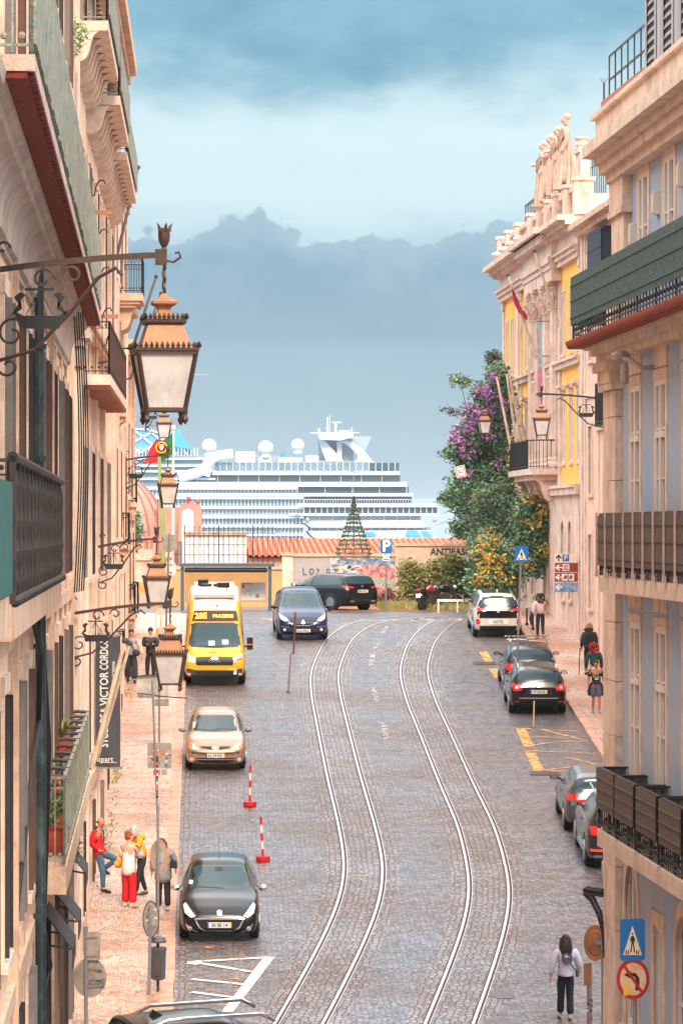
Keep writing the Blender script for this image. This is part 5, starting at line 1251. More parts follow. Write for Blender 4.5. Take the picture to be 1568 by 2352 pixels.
# ---------- champagne saloon ----------
g=Gd(495,1773); c=hatch('champagne_hatchback','champagne gold hatchback parked behind the yellow minibus, facing the viewer',slopemtx(g.x,g.y+2.05,FR),PGOLD,4.15,1.70,1.42,hood=.90,nose=.68,wsb=1.0)
glasshouse(c); c.wheels(1.25,-1.35,.29,.19); c.mirror(c.h-1.35,1.0,mat('grey_blue_mirror','#6e7c88',.4,.05,5))
c.patch('bumper_strip',[(-.76,.52),(-.2,.49),(.2,.49),(.76,.52),(.76,.58),(.2,.55),(-.2,.55),(-.76,.58)],'x',1,mat('rubbing_strip','#3a3533',.6,.1,5),off=.02,cuts=12)
for s_ in (-1,1): c.patch('grille',[(s_*.10,.62),(s_*.38,.66),(s_*.42,.70),(s_*.12,.70)],'x',1,BPL,off=.012,cuts=5)
c.patch('badge',[(0,.61),(.05,.66),(0,.72),(-.05,.66)],'x',1,CHR,off=.02,cuts=2)
c.patch('headlight',[(.42,.62),(.66,.62),(.74,.68),(.72,.78),(.62,.76)],'x',1,HL,off=.012,mir=True); c.patch('indicator',[(.64,.63),(.74,.69),(.73,.79),(.65,.765)],'x',1,ORG,off=.018,mir=True,cuts=4)
c.patch('lower_grille',[(-.55,.40),(.55,.40),(.5,.30),(.3,.25),(-.3,.25),(-.5,.30)],'x',1,BPL,off=.01); c.patch('lower_grille_bar',[(-.54,.34),(.54,.34),(.53,.36),(-.53,.36)],'x',1,PGOLD,off=.02); c.patch('fog_lamp',disc(.66,.34,.06),'x',1,HL,off=.014,mir=True,cuts=3)
c.plate(0,0,.46,1,'62·29·RD'); c.patch('wiper',[(-.5,1.02),(.1,1.0),(.1,1.015),(-.5,1.035)],'x',1,BPL,off=.02,cuts=5); c.patch('wiper',[(0,1.03),(.6,1.02),(.6,1.035),(0,1.045)],'x',1,BPL,off=.02,cuts=5)
c.patch('bonnet_crease',[(.36,.72),(.40,.72),(.64,.92),(.60,.92)],'x',1,PGOLD,off=.012,mir=True,cuts=5); c.patch('permit_sticker',[(-.66,1.06),(-.58,1.06),(-.56,1.17),(-.64,1.17)],'x',1,PLW,off=.01,cuts=2)
# ---------- navy people carrier ----------
g=Gd(692,1472); c=hatch('navy_people_carrier','navy blue people carrier driving towards the viewer with lit headlamps',slopemtx(g.x,g.y+2.1,FR+R(1.5)),PNAVY,4.4,1.86,1.66,hood=1.02,nose=.78,wsb=.85,wst=.15,belt=1.0)
glasshouse(c,wz0=1.14,wz1=1.55); c.wheels(1.35,-1.45,.34,.2); c.mirror(c.h-1.2,1.12,PNAVY)
c.patch('grille',[(-.5,.70),(-.3,.60),(.3,.60),(.5,.70),(.5,.74),(-.5,.74)],'x',1,BPL,off=.012); c.patch('grille_trim',[(-.5,.69),(-.25,.58),(.25,.58),(.5,.69),(.5,.66),(.25,.555),(-.25,.555),(-.5,.66)],'x',1,CHR,off=.02,cuts=12); c.patch('badge',[(0,.60),(.07,.69),(0,.78),(-.07,.69)],'x',1,CHR,off=.03,cuts=3)
c.patch('headlight',[(.50,.72),(.66,.72),(.80,.80),(.84,.96),(.74,.90),(.56,.80)],'x',1,HL,off=.012,mir=True); c.patch('running_light',[(.58,.735),(.68,.735),(.78,.80),(.80,.86),(.70,.80)],'x',1,HLIT,off=.02,mir=True,cuts=3)
c.patch('lower_grille',[(-.6,.30),(.6,.30),(.55,.46),(-.55,.46)],'x',1,BPL,off=.012); c.patch('fog_lamp',disc(.66,.42,.055),'x',1,HL,off=.016,mir=True,cuts=3); c.patch('fog_trim',[(.50,.50),(.80,.52),(.80,.54),(.50,.52)],'x',1,CHR,off=.016,mir=True,cuts=4); c.plate(0,0,.38,1,'AQ10GQ',yel=False)
c.patch('lower_bumper',[(-.8,.20),(.8,.20),(.78,.28),(-.78,.28)],'x',1,BPL,off=.012,cuts=10)
mb=MB(); mb.bar((-.6,0,1.66),(-.75,0,1.95),.012); mb.build('antenna',BPL,c.root)
# ---------- black estate on the crossing street ----------
c=hatch('black_estate','black crossover parked against the mural wall with its red tail lamps towards the viewer',slopemtx(BX(748,156),156.5,PI/2+R(38)),PBLK,4.6,1.86,1.50,hood=.95,nose=.75,wsb=1.05,rr=-1.7,tail=1.02,belt=.98)
glasshouse(c); rearglass(c,1.10,1.40,.40,.32); c.wheels(1.4,-1.4,.35,.22); c.mirror(c.h-1.5,1.05,PBLK)
c.patch('tail_light',[(.45,.92),(.82,.94),(.84,1.02),(.45,.98)],'x',-1,TL,off=.012,mir=True); c.plate(0,0,.80,-1,'BN·33·PL',yel=False); c.patch('diffuser',[(-.7,.3),(.7,.3),(.66,.5),(-.66,.5)],'x',-1,BPL,off=.012); c.patch('exhaust_trim',[(.42,.38),(.64,.38),(.64,.44),(.42,.44)],'x',-1,CHR,off=.02,mir=True,cuts=3); c.patch('badge',disc(0,1.0,.05),'x',-1,CHR,off=.02,cuts=2)
# ---------- white / black small hatch (rear) ----------
g=Gd(1143,1466); c=hatch('two_tone_hatchback','tall white hatchback with a black tailgate, parked furthest up the right side',slopemtx(g.x,g.y+1.95,RE),PWHC,4.0,1.78,1.60,hood=1.0,nose=.8,wsb=.8,wst=.3,belt=1.0,rr=-1.4,tail=1.1)
glasshouse(c); c.wheels(1.3,-1.3,.35,.18); c.mirror(c.h-1.2,1.1,PBLK)
c.patch('tailgate',[(-.74,.74),(.74,.74),(.78,1.02),(.60,1.52),(-.60,1.52),(-.78,1.02)],'x',-1,PBLK,off=.012,cuts=12); c.patch('rear_window',[(-.66,1.16),(.66,1.16),(.56,1.48),(-.56,1.48)],'x',-1,CGL,off=.022)
c.patch('tail_light',[(.46,.98),(.76,1.0),(.74,1.12),(.56,1.08)],'x',-1,TL,off=.026,mir=True,cuts=5); c.patch('fog_light',[(.66,.52),(.80,.52),(.80,.70),(.66,.70)],'x',-1,TL,off=.02,mir=True,cuts=3); c.patch('badge',disc(0,.99,.06),'x',-1,mat('badge_blue','#8fb4dc',.2,.1,9),off=.026,cuts=2)
c.patch('rear_bumper',[(-.8,.24),(.8,.24),(.8,.46),(-.8,.46)],'x',-1,BPL,off=.014); c.plate(0,0,.60,-1,'VOTK',yel=False,w=.7,h=.16,blue=False)
c.patch('roof_panel',[(-1.3,-.5),(.6,-.54),(.6,.54),(-1.3,.5)],'z',1,PBLK,off=.006)
mb=MB(); mb.prism([(-.1,0),(.1,0),(-.05,.12)],-.015,.015,'y'); o=mb.build('antenna_fin',PBLK,c.root,(-1.2,0,1.59))
# ---------- two black hatchbacks, right side ----------
def blackrear(name,label,px,py,paint,rails,fin=True,L=4.25,H=1.46):
    g=Gd(px,py); c=hatch(name,label,slopemtx(g.x,g.y+L/2-.1,RE-R(1.2)),paint,L,1.78,H,hood=.92,nose=.7,wsb=1.0,rr=-1.45,tail=.98)
    glasshouse(c); rearglass(c,1.03,1.36,.40,.325); c.wheels(1.3,-1.32,.32,.21); c.mirror(c.h-1.4,1.0,BPL)
    c.patch('tail_light',[(.52,.78),(.78,.76),(.84,.88),(.78,1.0),(.62,.98),(.53,.90)],'x',-1,TL,off=.014,mir=True); c.patch('tail_lamp_core',disc(.68,.88,.05),'x',-1,TLB if rails else HL,off=.02,mir=True,cuts=3)
    c.patch('plate_recess',[(-.42,.66),(.42,.66),(.38,.82),(-.38,.82)],'x',-1,BPL,off=.008); c.patch('lower_bumper',[(-.74,.24),(.74,.24),(.72,.40),(-.72,.40)],'x',-1,BPL,off=.012); c.patch('bumper_strip',[(-.6,.53),(.6,.53),(.6,.56),(-.6,.56)],'x',-1,CHR if fin else BPL,off=.012,cuts=8)
    c.patch('badge',disc(0,.93,.045),'x',-1,CHR,off=.015,cuts=2); c.patch('rear_wiper',[(-.3,1.06),(.04,1.05),(.04,1.065),(-.3,1.075)],'x',-1,BPL,off=.02,cuts=3); c.patch('reflector',[(.6,.42),(.74,.42),(.74,.45),(.6,.45)],'x',-1,TL,off=.016,mir=True,cuts=2)
    mb=MB(); mb.prism([(-.1,0),(.1,0),(-.06,.1)],-.012,.012,'y'); mb.build('antenna_fin',BPL,c.root,(-1.2,0,H-.03))
    return c
c=blackrear('dark_hatchback','black hatchback parked on the right just above the yellow box, tail lamps bright red',1239,1643,PBLK,False); c.plate(0,0,.74,-1,'77·CS·54')
for sy in (-1,1):
    mb=MB(); mb.tube([(.75,sy*.60,1.41),(.6,sy*.62,1.50),(-1.1,sy*.60,1.48),(-1.3,sy*.58,1.36)],.022,8); mb.build('roof_rail',CHR,c.root)
c=blackrear('dark_hatchback','black hatchback with two silver roof bars, parked behind the white one on the right',1222,1594,PBLK,True,H=1.50); c.plate(0,0,.74,-1,'36·RT·20')
for x in (.35,-.55):
    mb=MB(); mb.box((x-.04,-.72,1.585),(x+.04,.72,1.625)); mb.box((x-.05,-.62,1.46),(x+.05,-.56,1.585)); mb.box((x-.05,.56,1.46),(x+.05,.62,1.585)); mb.build('roof_bar',CHR,c.root)
# ---------- grey wagon, dark SUV and silver car by the right kerb ----------
c=hatch('grey_wagon','grey wagon at the right kerb, partly hidden by the iron balcony',slopemtx(10.0,100.6,RE-R(1)),PGRY,4.5,1.82,1.50,hood=.93,nose=.72,wsb=1.0,rr=-1.7,tail=1.0)
glasshouse(c); rearglass(c,1.06,1.38); c.wheels(1.35,-1.35,.33,.21); c.mirror(c.h-1.4,1.0,BPL); c.patch('tail_light',[(.42,.80),(.80,.78),(.86,.92),(.80,1.02),(.45,.94)],'x',-1,TL,off=.014,mir=True); c.patch('tail_light_side',[(-c.h+.05,.82),(-c.h+.5,.9),(-c.h+.5,.98),(-c.h+.05,1.0)],'y',1,TL,off=.01,cuts=4); c.plate(0,0,.6,-1,'14·VA·92')
c=hatch('dark_suv','dark grey off-roader at the right kerb with a chrome tailpipe and black mirrors',slopemtx(10.05,95.35,RE-R(1)),PDGR,4.66,1.9,1.66,hood=1.05,nose=.85,wsb=1.05,rr=-1.75,tail=1.1,belt=1.05,suv=1)
glasshouse(c); rearglass(c,1.2,1.52); c.wheels(1.42,-1.42,.38,.24); c.mirror(c.h-1.45,1.15,BPL,h=.18); c.patch('tail_light',[(.46,.88),(.84,.86),(.88,1.04),(.80,1.08),(.50,1.0)],'x',-1,TL,off=.014,mir=True); c.patch('reflector',[(.45,.48),(.85,.48),(.85,.53),(.45,.53)],'x',-1,TLB,off=.016,mir=True,cuts=4); c.patch('tailpipe_trim',[(.42,.30),(.78,.28),(.80,.38),(.44,.38)],'x',-1,CHR,off=.02,mir=True,cuts=4); c.plate(0,0,.8,-1,'AS·40·ZT')
for sy in (-1,1):
    mb=MB(); mb.tube([(.8,sy*.62,1.56),(.6,sy*.64,1.68),(-1.3,sy*.62,1.66),(-1.6,sy*.6,1.54)],.024,8); mb.build('roof_rail',CHR,c.root)
    c.patch('window_trim',[(1.1,1.085),(-1.9,1.09),(-1.9,1.105),(1.1,1.1)],'y',sy,CHR,off=.02,cuts=8); c.patch('running_board',[(-1.1,.30),(1.1,.30),(1.1,.35),(-1.1,.35)],'y',sy,CHR,off=.06,cuts=4)
c=hatch('silver_car','silver car at the right kerb, mostly hidden behind the blue house corner',slopemtx(10.15,90.15,RE-R(1)),PSIL,4.3,1.8,1.48)
glasshouse(c); rearglass(c,1.06,1.38); c.wheels(1.33,-1.33,.32,.2); c.mirror(c.h-1.4,1.0,PSIL); c.patch('tail_light',[(.5,.78),(.8,.78),(.85,.95),(.55,.92)],'x',-1,TL,off=.014,mir=True); c.plate(0,0,.6,-1,'88·NB·31')
# ---------- grey crossover crossing at the bottom ----------
c=hatch('grey_crossover','grey crossover with silver roof rails cut off by the bottom edge of the photo',slopemtx(.35,69.5,R(16)),PDGR,4.4,1.82,1.62,hood=1.02,nose=.8,wsb=1.0,rr=-1.55,tail=1.05,belt=1.02)
glasshouse(c); rearglass(c,1.16,1.48); c.wheels(1.35,-1.35,.36,.22); c.mirror(c.h-1.4,1.1,PDGR); c.patch('tail_light',[(.5,.85),(.82,.85),(.86,1.0),(.55,.98)],'x',-1,TL,off=.014,mir=True); c.plate(0,0,.6,-1,'61·XG·07')
for sy in (-1,1):
    mb=MB(); mb.tube([(.75,sy*.60,1.54),(.5,sy*.64,1.67),(-1.2,sy*.62,1.66),(-1.5,sy*.58,1.54)],.035,8); mb.build('roof_rail',CHR,c.root,smooth=True)
mb=MB(); mb.prism([(-.14,0),(.14,0),(-.06,.13)],-.02,.02,'y'); mb.build('antenna_fin',PDGR,c.root,(-1.25,0,1.60))
c.patch('spoiler',[(-2.02,-.55),(-1.78,-.6),(-1.78,.6),(-2.02,.55)],'z',1,PBLK,off=.03,cuts=6)
# ---------- yellow minibus ----------
g=Gd(493,1578); L=6.9; h=L/2; Wd=2.04; H=2.72
top=[(-h,H-.3),(-h+.1,H-.1),(-h+.4,H),(1.3,H),(1.7,H-.05),(1.95,H-.28),(2.2,H-.62),(2.55,1.72),(2.8,1.42),(h-.35,1.22),(h-.14,1.08),(h-.03,.92),(h,.80)]
bl=[(-h,1.25),(1.2,1.25),(2.3,1.25),(2.8,1.2),(h-.2,.98),(h,.72)]
wt=[(-h,.82),(-h+.3,.86),(1.2,.86),(1.9,.80),(2.3,.80),(2.6,.84),(2.9,.85),(h-.3,.82),(h,.74)]
w=[(-h,.95),(-h+.2,1.01),(2.3,1.02),(2.9,1.0),(h-.25,.97),(h-.08,.92),(h,.86)]
bo=[(-h,.5),(-h+.3,.3),(2.8,.28),(h-.1,.30),(h,.38)]
c=Car('yellow_minibus','yellow and white city minibus with route display 28E, parked at the left stop','minibus',slopemtx(g.x,g.y+h-.05,FR),L,Wd,top,bl,wt,w,bo,PYELB); c.h=h
c.patch('windscreen',[(-.86,1.28),(0,1.24),(.86,1.28),(.80,1.94),(.6,2.0),(-.6,2.0),(-.80,1.94)],'x',1,CGL,off=.01,cuts=14)
c.patch('destination_display',[(-.74,2.06),(.78,2.06),(.72,2.36),(-.66,2.36)],'x',1,BPL,off=.05,cuts=8); 
AMB=mat('amber_display_dots','#ffb648',.4,0,1,emit='#ffab3c',es=2.2)
c.text('display_text','28E',-.45,2.20,1,.27,AMB,.02).location.x+=.10; c.text('display_text','PRAZERES',.28,2.20,1,.15,AMB,.015).location.x+=.10
c.patch('roof_shell',[(-3.3,-.80),(2.0,-.76),(2.0,.76),(-3.3,.80)],'z',1,PWHB,off=.02); c.patch('roof_front',[(-.70,2.40),(.70,2.40),(.66,2.70),(-.66,2.70)],'x',1,PWHB,off=.02,cuts=8)
c.text('fleet_number','224',0.0,2.50,1,.17,PLB,.015).location.x+=.03
mb=MB()
mb.prism([(-.6,0),(1.5,0),(1.6,.12),(1.3,.3),(-.4,.34),(-.7,.12)],-.66,.66,'y'); o=mb.build('roof_air_unit',PWHB,c.root,(.1,0,2.74))
q=MB()
for y in (-.3,.18): q.lathe([(.22,0),(.22,.05),(.05,.08)],(.7,y,.33),14)
q.box((.2,-.55,.31),(.6,-.2,.5)); q.box((.95,.1,.22),(1.2,.5,.46)); q.bar((1.42,.42,.1),(1.42,.42,.5),.03); q.build('vents',BPL,o)
c.patch('grille',[(-.62,.83),(-.58,.72),(.58,.72),(.62,.83),(.60,.98),(0,1.0),(-.60,.98)],'x',1,BPL,off=.014); c.text('lettering','MAN',0,.86,1,.13,CHR,.02,width=1.3).location.x+=.02
c.patch('badge',disc(0,.95,.05,sx=2),'x',1,CHR,off=.03,cuts=3); c.text('operator_name','carris',-.05,1.13,1,.12,mat('orange_lettering','#d97818',.5,.05,4),.005).location.x+=.01
c.patch('headlight',[(.60,.80),(.84,.84),(.92,1.02),(.90,1.10),(.66,.98)],'x',1,HL,off=.014,mir=True); c.patch('indicator',[(.66,.84),(.88,.88),(.90,.96),(.70,.92)],'x',1,ORG,off=.02,cuts=4); c.patch('running_light',[(-.88,.84),(-.64,.82),(-.66,.86),(-.88,.90)],'x',1,HLIT,off=.02,cuts=4)
c.patch('bumper',[(-.98,.30),(.98,.30),(.98,.52),(.86,.62),(.6,.56),(-.6,.56),(-.86,.62),(-.98,.52)],'x',1,mat('grey_bumper','#3a3b3f',.6,.1,6),off=.02,cuts=14); c.patch('lower_grille',[(-.62,.40),(.62,.40),(.6,.53),(-.6,.53)],'x',1,BPL,off=.03); c.plate(0,.02,.47,1,'AH14TB',yel=False); 
c.plate(0,.58,.50,1,'TP',w=.26,h=.16,yel=False,blue=False); c.patch('fog_lamp',disc(.84,.42,.05,sx=1.3),'x',1,HL,off=.03,mir=True,cuts=3)
c.wheels(2.45,-2.1,.36,.24)
for sy in (-1,1):
    c.patch('side_window',[(2.3,1.35),(1.35,1.35),(1.35,2.1),(1.8,2.1)],'y',sy,CGL,off=.012,cuts=6); c.patch('side_window',[(1.2,1.35),(-3.2,1.35),(-3.2,2.2),(1.2,2.2)],'y',sy,CGL,off=.012,cuts=8)
    mb=MB(); y=sy*(Wd/2+.14); mb.box((2.25,y-.10,1.10),(2.36,y+.10,1.5)); mb.bar((2.2,sy*.95,1.2),(2.28,y,1.2),.05); mb.box((2.361,y-.09,1.30),(2.37,y+.09,1.34)); o=mb.build('wing_mirror',BPL,c.root)
    q=MB(); q.box((2.361,y-.09,1.26),(2.372,y+.09,1.295)); q.build('indicator',ORG,o)
c.patch('wiper',[(-.5,1.30),(.3,1.28),(.3,1.295),(-.5,1.32)],'x',1,BPL,off=.025,cuts=5); c.patch('dashboard_notice',[(-.2,1.32),(.0,1.32),(.0,1.45),(-.2,1.45)],'x',1,PLW,off=.013,cuts=2); c.patch('dashboard_ticket',[(.25,1.35),(.45,1.35),(.45,1.48),(.25,1.48)],'x',1,PLW,off=.013,cuts=2)
# ---------- motorcycles ----------
def moto(label,mtx,col,group='motorcycles by the hedge'):
    t=thing('motorcycle',label,'motorcycle',mtx=mtx,group=group)
    for x,nm in ((.68,'front_wheel'),(-.68,'rear_wheel')):
        mb=MB(); mb.M=Matrix.Translation((x,0,.31))@Matrix.Rotation(PI/2,4,'X'); n=20
        mb.lathe([(.24,-.06),(.30,-.055),(.315,0),(.30,.055),(.24,.06)],(0,0,0),n); o=mb.build('wheel',TYRE,t,smooth=True); q=MB(); q.M=mb.M
        for k in range(6): a=PI*k/3; q.bar((0,0,0),(.25*math.cos(a),.25*math.sin(a),0),.03,.03)
        q.build('rim',RIM,o)
    mb=MB(); mb.sph((.12,0,.86),1,12,8,(.30,.15,.15)); mb.build('fuel_tank',col,t,smooth=True)
    mb=MB(); mb.prism([(-.9,.92),(-.2,.78),(-.1,.70),(-.3,.62),(-.95,.86)],-.12,.12,'y'); mb.build('seat',BPL,t)
    mb=MB(); mb.box((-.25,-.16,.3),(.3,.16,.66)); mb.bar((.66,.09,.31),(.42,.09,.98),.05); mb.bar((.66,-.09,.31),(.42,-.09,.98),.05); mb.bar((-.68,.1,.31),(-.1,.1,.42),.06); mb.bar((-.68,-.1,.31),(-.1,-.1,.42),.06); mb.bar((-.5,.0,.4),(-.4,0,.75),.07); mb.tube([(.1,.18,.3),(-.3,.2,.3),(-.85,.2,.5)],.05,8); mb.build('engine_and_frame',IRON,t)
    mb=MB(); mb.tube([(.30,.38,1.08),(.42,.2,1.02),(.42,-.2,1.02),(.30,-.38,1.08)],.02,6); mb.sph((.33,.46,1.22),1,10,6,(.02,.08,.05)); mb.sph((.33,-.46,1.22),1,10,6,(.02,.08,.05)); mb.bar((.36,.36,1.05),(.33,.45,1.2),.015); mb.bar((.36,-.36,1.05),(.33,-.45,1.2),.015); mb.build('handlebar',BPL,t)
    mb=MB(); mb.box((-1.0,-.08,.80),(-.94,.08,.88)); mb.build('tail_light',TL,t); mb=MB(); mb.box((-1.04,-.1,.55),(-1.02,.1,.70)); mb.build('number_plate',PLW,t)
    mb=MB(); mb.sph((.60,0,.92),.09,10,8); mb.build('headlight',HL,t)
    return t
moto('red and black motorcycle parked with its tail towards the viewer in front of the hedge',slopemtx(BX(985,155.5),155.5,R(62)),mat('red_moto_paint','#9c1c20',.3,.1,4,coat=.8))
moto('black motorcycle with a round chrome mirror parked beside the red one',slopemtx(BX(1015,157.2),157.2,R(30)),PBLK)
# ================= LAMPS, SIGNS, STREET FURNITURE =================
COPPER=mat('tan_copper','#a8724c',.55,.15,5,.15,40,metal=.2,stain='#7d5f50',st=.3); BRONZE=mat('dark_bronze','#4a3833',.5,.2,8,.2,60,metal=.3); FROST=mat('frosted_lamp_glass','#c9c6c4',.35,.06,3,stain='#a79f97',st=.2)
def lamp(label,x,y,Y,wall,sgn=1,s=1.0,rot=PI/4,arm=True,zoff=0.0,up=.16,group='wall lanterns along the street'):
    """x,y: pixel of the arm joint above the lantern; the root stands where the bracket meets the wall"""
    j=P(x,y,Y); root=thing('wall_lantern',label,'street lamp',(wall,Y,j.z-.35),group=group)
    ox=j.x-wall; J=V((ox,0,.35))
    mb=MB(); sx=1 if ox>0 else -1; L=abs(ox)
    mb.bar((0,0,-.9),(0,0,.45),.05); pts=[(sx*L*k/10,0,.35-up*(1-k/10)**1.6) for k in range(11)]
    for a,b in zip(pts,pts[1:]): mb.bar(a,b,.035,.06)
    e=pts[-1]; mb.tube([(e[0],0,e[2]-.05),(e[0]+sx*.1,0,e[2]-.07),(e[0]+sx*.17,0,e[2]-.02),(e[0]+sx*.15,0,e[2]+.03),(e[0]+sx*.11,0,e[2]+.02)],.014,6)
    mb.box((e[0]-.09,-.03,e[2]-.1),(e[0]+.03,.03,e[2]+.06))
    mb.tube([(0,0,-.75),(sx*L*.25,0,-.62),(sx*L*.45,0,-.25),(sx*L*.62,0,.12),(sx*L*.72,0,.22),(sx*L*.76,0,.14)],.022,6)
    def spiral(cx,cz,r,a0,turn,w=.016):
        mb.tube([(cx+r*(1-k/22)*math.cos(a0+turn*k/22)*sx,0,cz+r*(1-k/22)*math.sin(a0+turn*k/22)) for k in range(18)],w,5)
    spiral(L*.30,.10,.13,0,8);spiral(L*.47,.14,.11,PI,-8);spiral(L*.12,-.45,.16,1,9);spiral(L*.1,-.78,.12,3,8); spiral(.12,.42,.08,0,7)
    mb.build('bracket',BLACKM if s<1 else BRONZE,root)
    q=MB(); cx=sx*L*.28; cz=-.30   # little ship with two birds
    q.prism([(cx-.26,cz+.08),(cx-.2,cz-.1),(cx+.2,cz-.1),(cx+.3,cz+.1),(cx+.2,cz+.03),(cx-.16,cz+.03)],-.02,.02,'y')
    q.bar((cx,0,cz),(cx,0,cz+.42),.02); q.bar((cx-.15,0,cz+.3),(cx+.15,0,cz+.3),.025)
    for k in range(5): q.bar((cx-.14+.07*k,0,cz+.04),(cx,0,cz+.3),.009)
    for d in (-1,1):
        q.prism([(cx+d*.18,cz+.1),(cx+d*.26,cz+.22),(cx+d*.2,cz+.27),(cx+d*.14,cz+.25),(cx+d*.19,cz+.19),(cx+d*.3,cz+.02)],-.02,.02,'y')
    q.build('ship_emblem',BLACKM,root)
    q=MB(); q.lathe([(.02,.02),(.035,.05),(.02,.08),(.03,.09),(.055,.14),(.062,.2),(.055,.27),(.03,.28)],J,10)
    for k in range(5):
        t=2*PI*k/5; q.tube([(J.x+.05*math.cos(t),.05*math.sin(t),J.z+.24),(J.x+.062*math.cos(t),.062*math.sin(t),J.z+.29),(J.x+.085*math.cos(t),.085*math.sin(t),J.z+.325)],[.022,.016,.003],5)
    q.build('tulip_finial',BRONZE,root,smooth=True)
    q=MB(); q.tube([(J.x+.006*math.cos(k*1.3),.012*math.sin(k*1.3),J.z-.41*k/16) for k in range(17)],[.017+.004*(k%2) for k in range(17)],6); q.build('twisted_rod',BRONZE,root)
    # lantern (square), dimensions in metres, half widths
    def sq(prof,z=J.z): return dict(prof=[(h*1.4142,b) for h,b in prof])
    q=MB(); q.lathe([(h*1.4142,b) for h,b in [(.02,-.39),(.05,-.43),(.125,-.475),(.125,-.50),(.07,-.535),(.06,-.56),(.10,-.62),(.16,-.665)]],J,4,rot)
    q.lathe([(h*1.4142,b) for h,b in [(.165,-.70),(.18,-.72),(.25,-.93),(.27,-.96)]],J,4,rot); ro=q.build('roof',COPPER,root)
    q=MB()
    for hw,z in ((.21,-.68),(.325,-.975)):
        q.lathe([(hw*1.4142*.95,z-.03),(hw*1.4142,z-.01),(hw*1.4142,z+.015),(hw*1.4142*.9,z+.02)],J,4,rot)
        n=9 if hw<.3 else 12; c_,s_=math.cos(rot-PI/4),math.sin(rot-PI/4)
        for sd in range(4):
            for k in range(n+1):
                a=-hw+2*hw*k/n; p=[(a,-hw),(hw,a),(-a,hw),(-hw,-a)][sd]; q.lathe([(.018,0),(.022,.025),(.004,.06)],(J.x+p[0]*c_-p[1]*s_,p[0]*s_+p[1]*c_,J.z+z+.02),5)
    q.build('crown_fretwork',BRONZE,ro)
    q=MB(); M4=Matrix.Translation(J)@Matrix.Rotation(rot-PI/4,4,'Z'); q.M=M4
    t0,t1,z0,z1=.295,.195,-1.0,-1.58
    for a in ((1,1),(1,-1),(-1,1),(-1,-1)):
        q.bar((a[0]*t0,a[1]*t0,z0),(a[0]*t1,a[1]*t1,z1),.035); q.lathe([(.03,0),(.02,-.05),(.035,-.09),(.008,-.14)],(a[0]*t1,a[1]*t1,z1-.01),6)
    for hw,z in ((t0,z0),(t1,z1)):
        for a,b in (((-hw,-hw),(hw,-hw)),((hw,-hw),(hw,hw)),((hw,hw),(-hw,hw)),((-hw,hw),(-hw,-hw))): q.bar((a[0],a[1],z),(b[0],b[1],z),.04)
    fr=q.build('lantern_frame',BRONZE,root)
    q=MB(); q.lathe([(t0*1.4142*.97,z0-.01),(t1*1.4142*.97,z1+.01)],J,4,rot); q.build('glass',FROST,fr)
    if s!=1: 
        for c in kids(root):
            if c.name.startswith(('tulip','twisted','roof','lantern')):
                c.scale=(s,s,s); c.location=(J.x*(1-s),0,J.z*(1-s))
    return root
lamp('large lantern nearest the viewer, hanging high on the left from a long arm',377,586,40,AX(40),rot=PI/4+.12)
lamp('lantern low on the left in front of the yellow minibus',391,1386,77,XB-.05,rot=PI/4-.06,up=.22)
lamp('lantern on the left with its tulip finial seen above the signpost, second lowest',360,1238,97,XB,rot=PI/4+.1,up=.2)
lamp('lantern on the left hanging just below the red and green flag',386,1046,128,XB,rot=PI/4+.1)
lamp('lantern on the left seen directly under the largest lantern',377,920,158,XB+.3,rot=PI/4,s=.95)
lamp('lantern on the right against the bougainvillea',1112,922,156,P(1170,900,156).x,rot=PI/4+.08,s=.8)
lamp('lantern on the right in front of the palace balcony',1243,905,128,P(1385,905,128).x,rot=PI/4-.05,s=.85)
# ---- flags
t=thing('flagpole','tall green lamp pole leaning a little, with a red and green flag behind it','pole',tuple(Gd(376,1500))); b=t.location
mb=MB(); mb.tube([(0,0,0),(P(376,1240,145)-b).to_tuple(),(P(368,1090,145)-b).to_tuple(),(P(366,1050,145)-b).to_tuple()],[.12,.11,.09,.08],10); mb.build('shaft',mat('olive_green_pole','#8a9a4c',.6,.15,4),t) if False else None
bpl=BX(376,165); t.location=(bpl,165,gz(165)); b=t.location; t.name='green_pole'
mb=MB(); mb.tube([(0,0,0),P(376,1240,165)-b,P(370,1150,165)-b,P(366,1045,165)-b],[.12,.11,.09,.08],10); mb.build('shaft',mat('olive_green_pole','#8c9a5a',.6,.15,4),t)
t=thing('flagpole','white flagpole with the red and green national flag hanging limp','flag',(BX(398,172),172,gz(172))); b=t.location
mb=MB(); mb.tube([(0,0,-1),P(398,985,172)-b],[.07,.05],10); mb.sph(P(398,983,172)-b,.12,8,6); mb.build('pole',WHITE,t)
def cloth(mb,pxs,Y,b,k=0,amp=.08):
    # pxs: rows of pixel points -> rippling sheet
    g=[[P(x,y,Y)-b+V((0,amp*math.sin(i*1.9+j*.8),0)) for j,(x,y) in enumerate(r)] for i,r in enumerate(pxs)]
    mb.k=k
    for i in range(len(g)-1):
        for j in range(len(g[0])-1): mb.add([g[i][j],g[i][j+1],g[i+1][j+1],g[i+1][j]],[(0,1,2,3)])
mb=MB(); cloth(mb,[[(358,1010),(345,1030),(334,1055),(332,1063)],[(366,1008),(356,1030),(352,1050),(352,1064)],[(374,1012),(368,1030),(366,1046),(366,1060)]],171.8,b,0)
cloth(mb,[[(374,1012),(368,1030),(366,1046),(366,1060)],[(386,1002),(382,1025),(380,1045),(378,1058)],[(397,995),(397,1015),(397,1030),(396,1045)]],171.8,b,1)
c0=P(371,1028,171.6)-b; mb.k=2; mb.M=Matrix.Translation(c0+V((0,-.12,0)))@Matrix.Rotation(PI/2,4,'X'); mb.lathe([(.20,-.01),(.23,0),(.26,-.01)],(0,0,0),18); mb.M=None
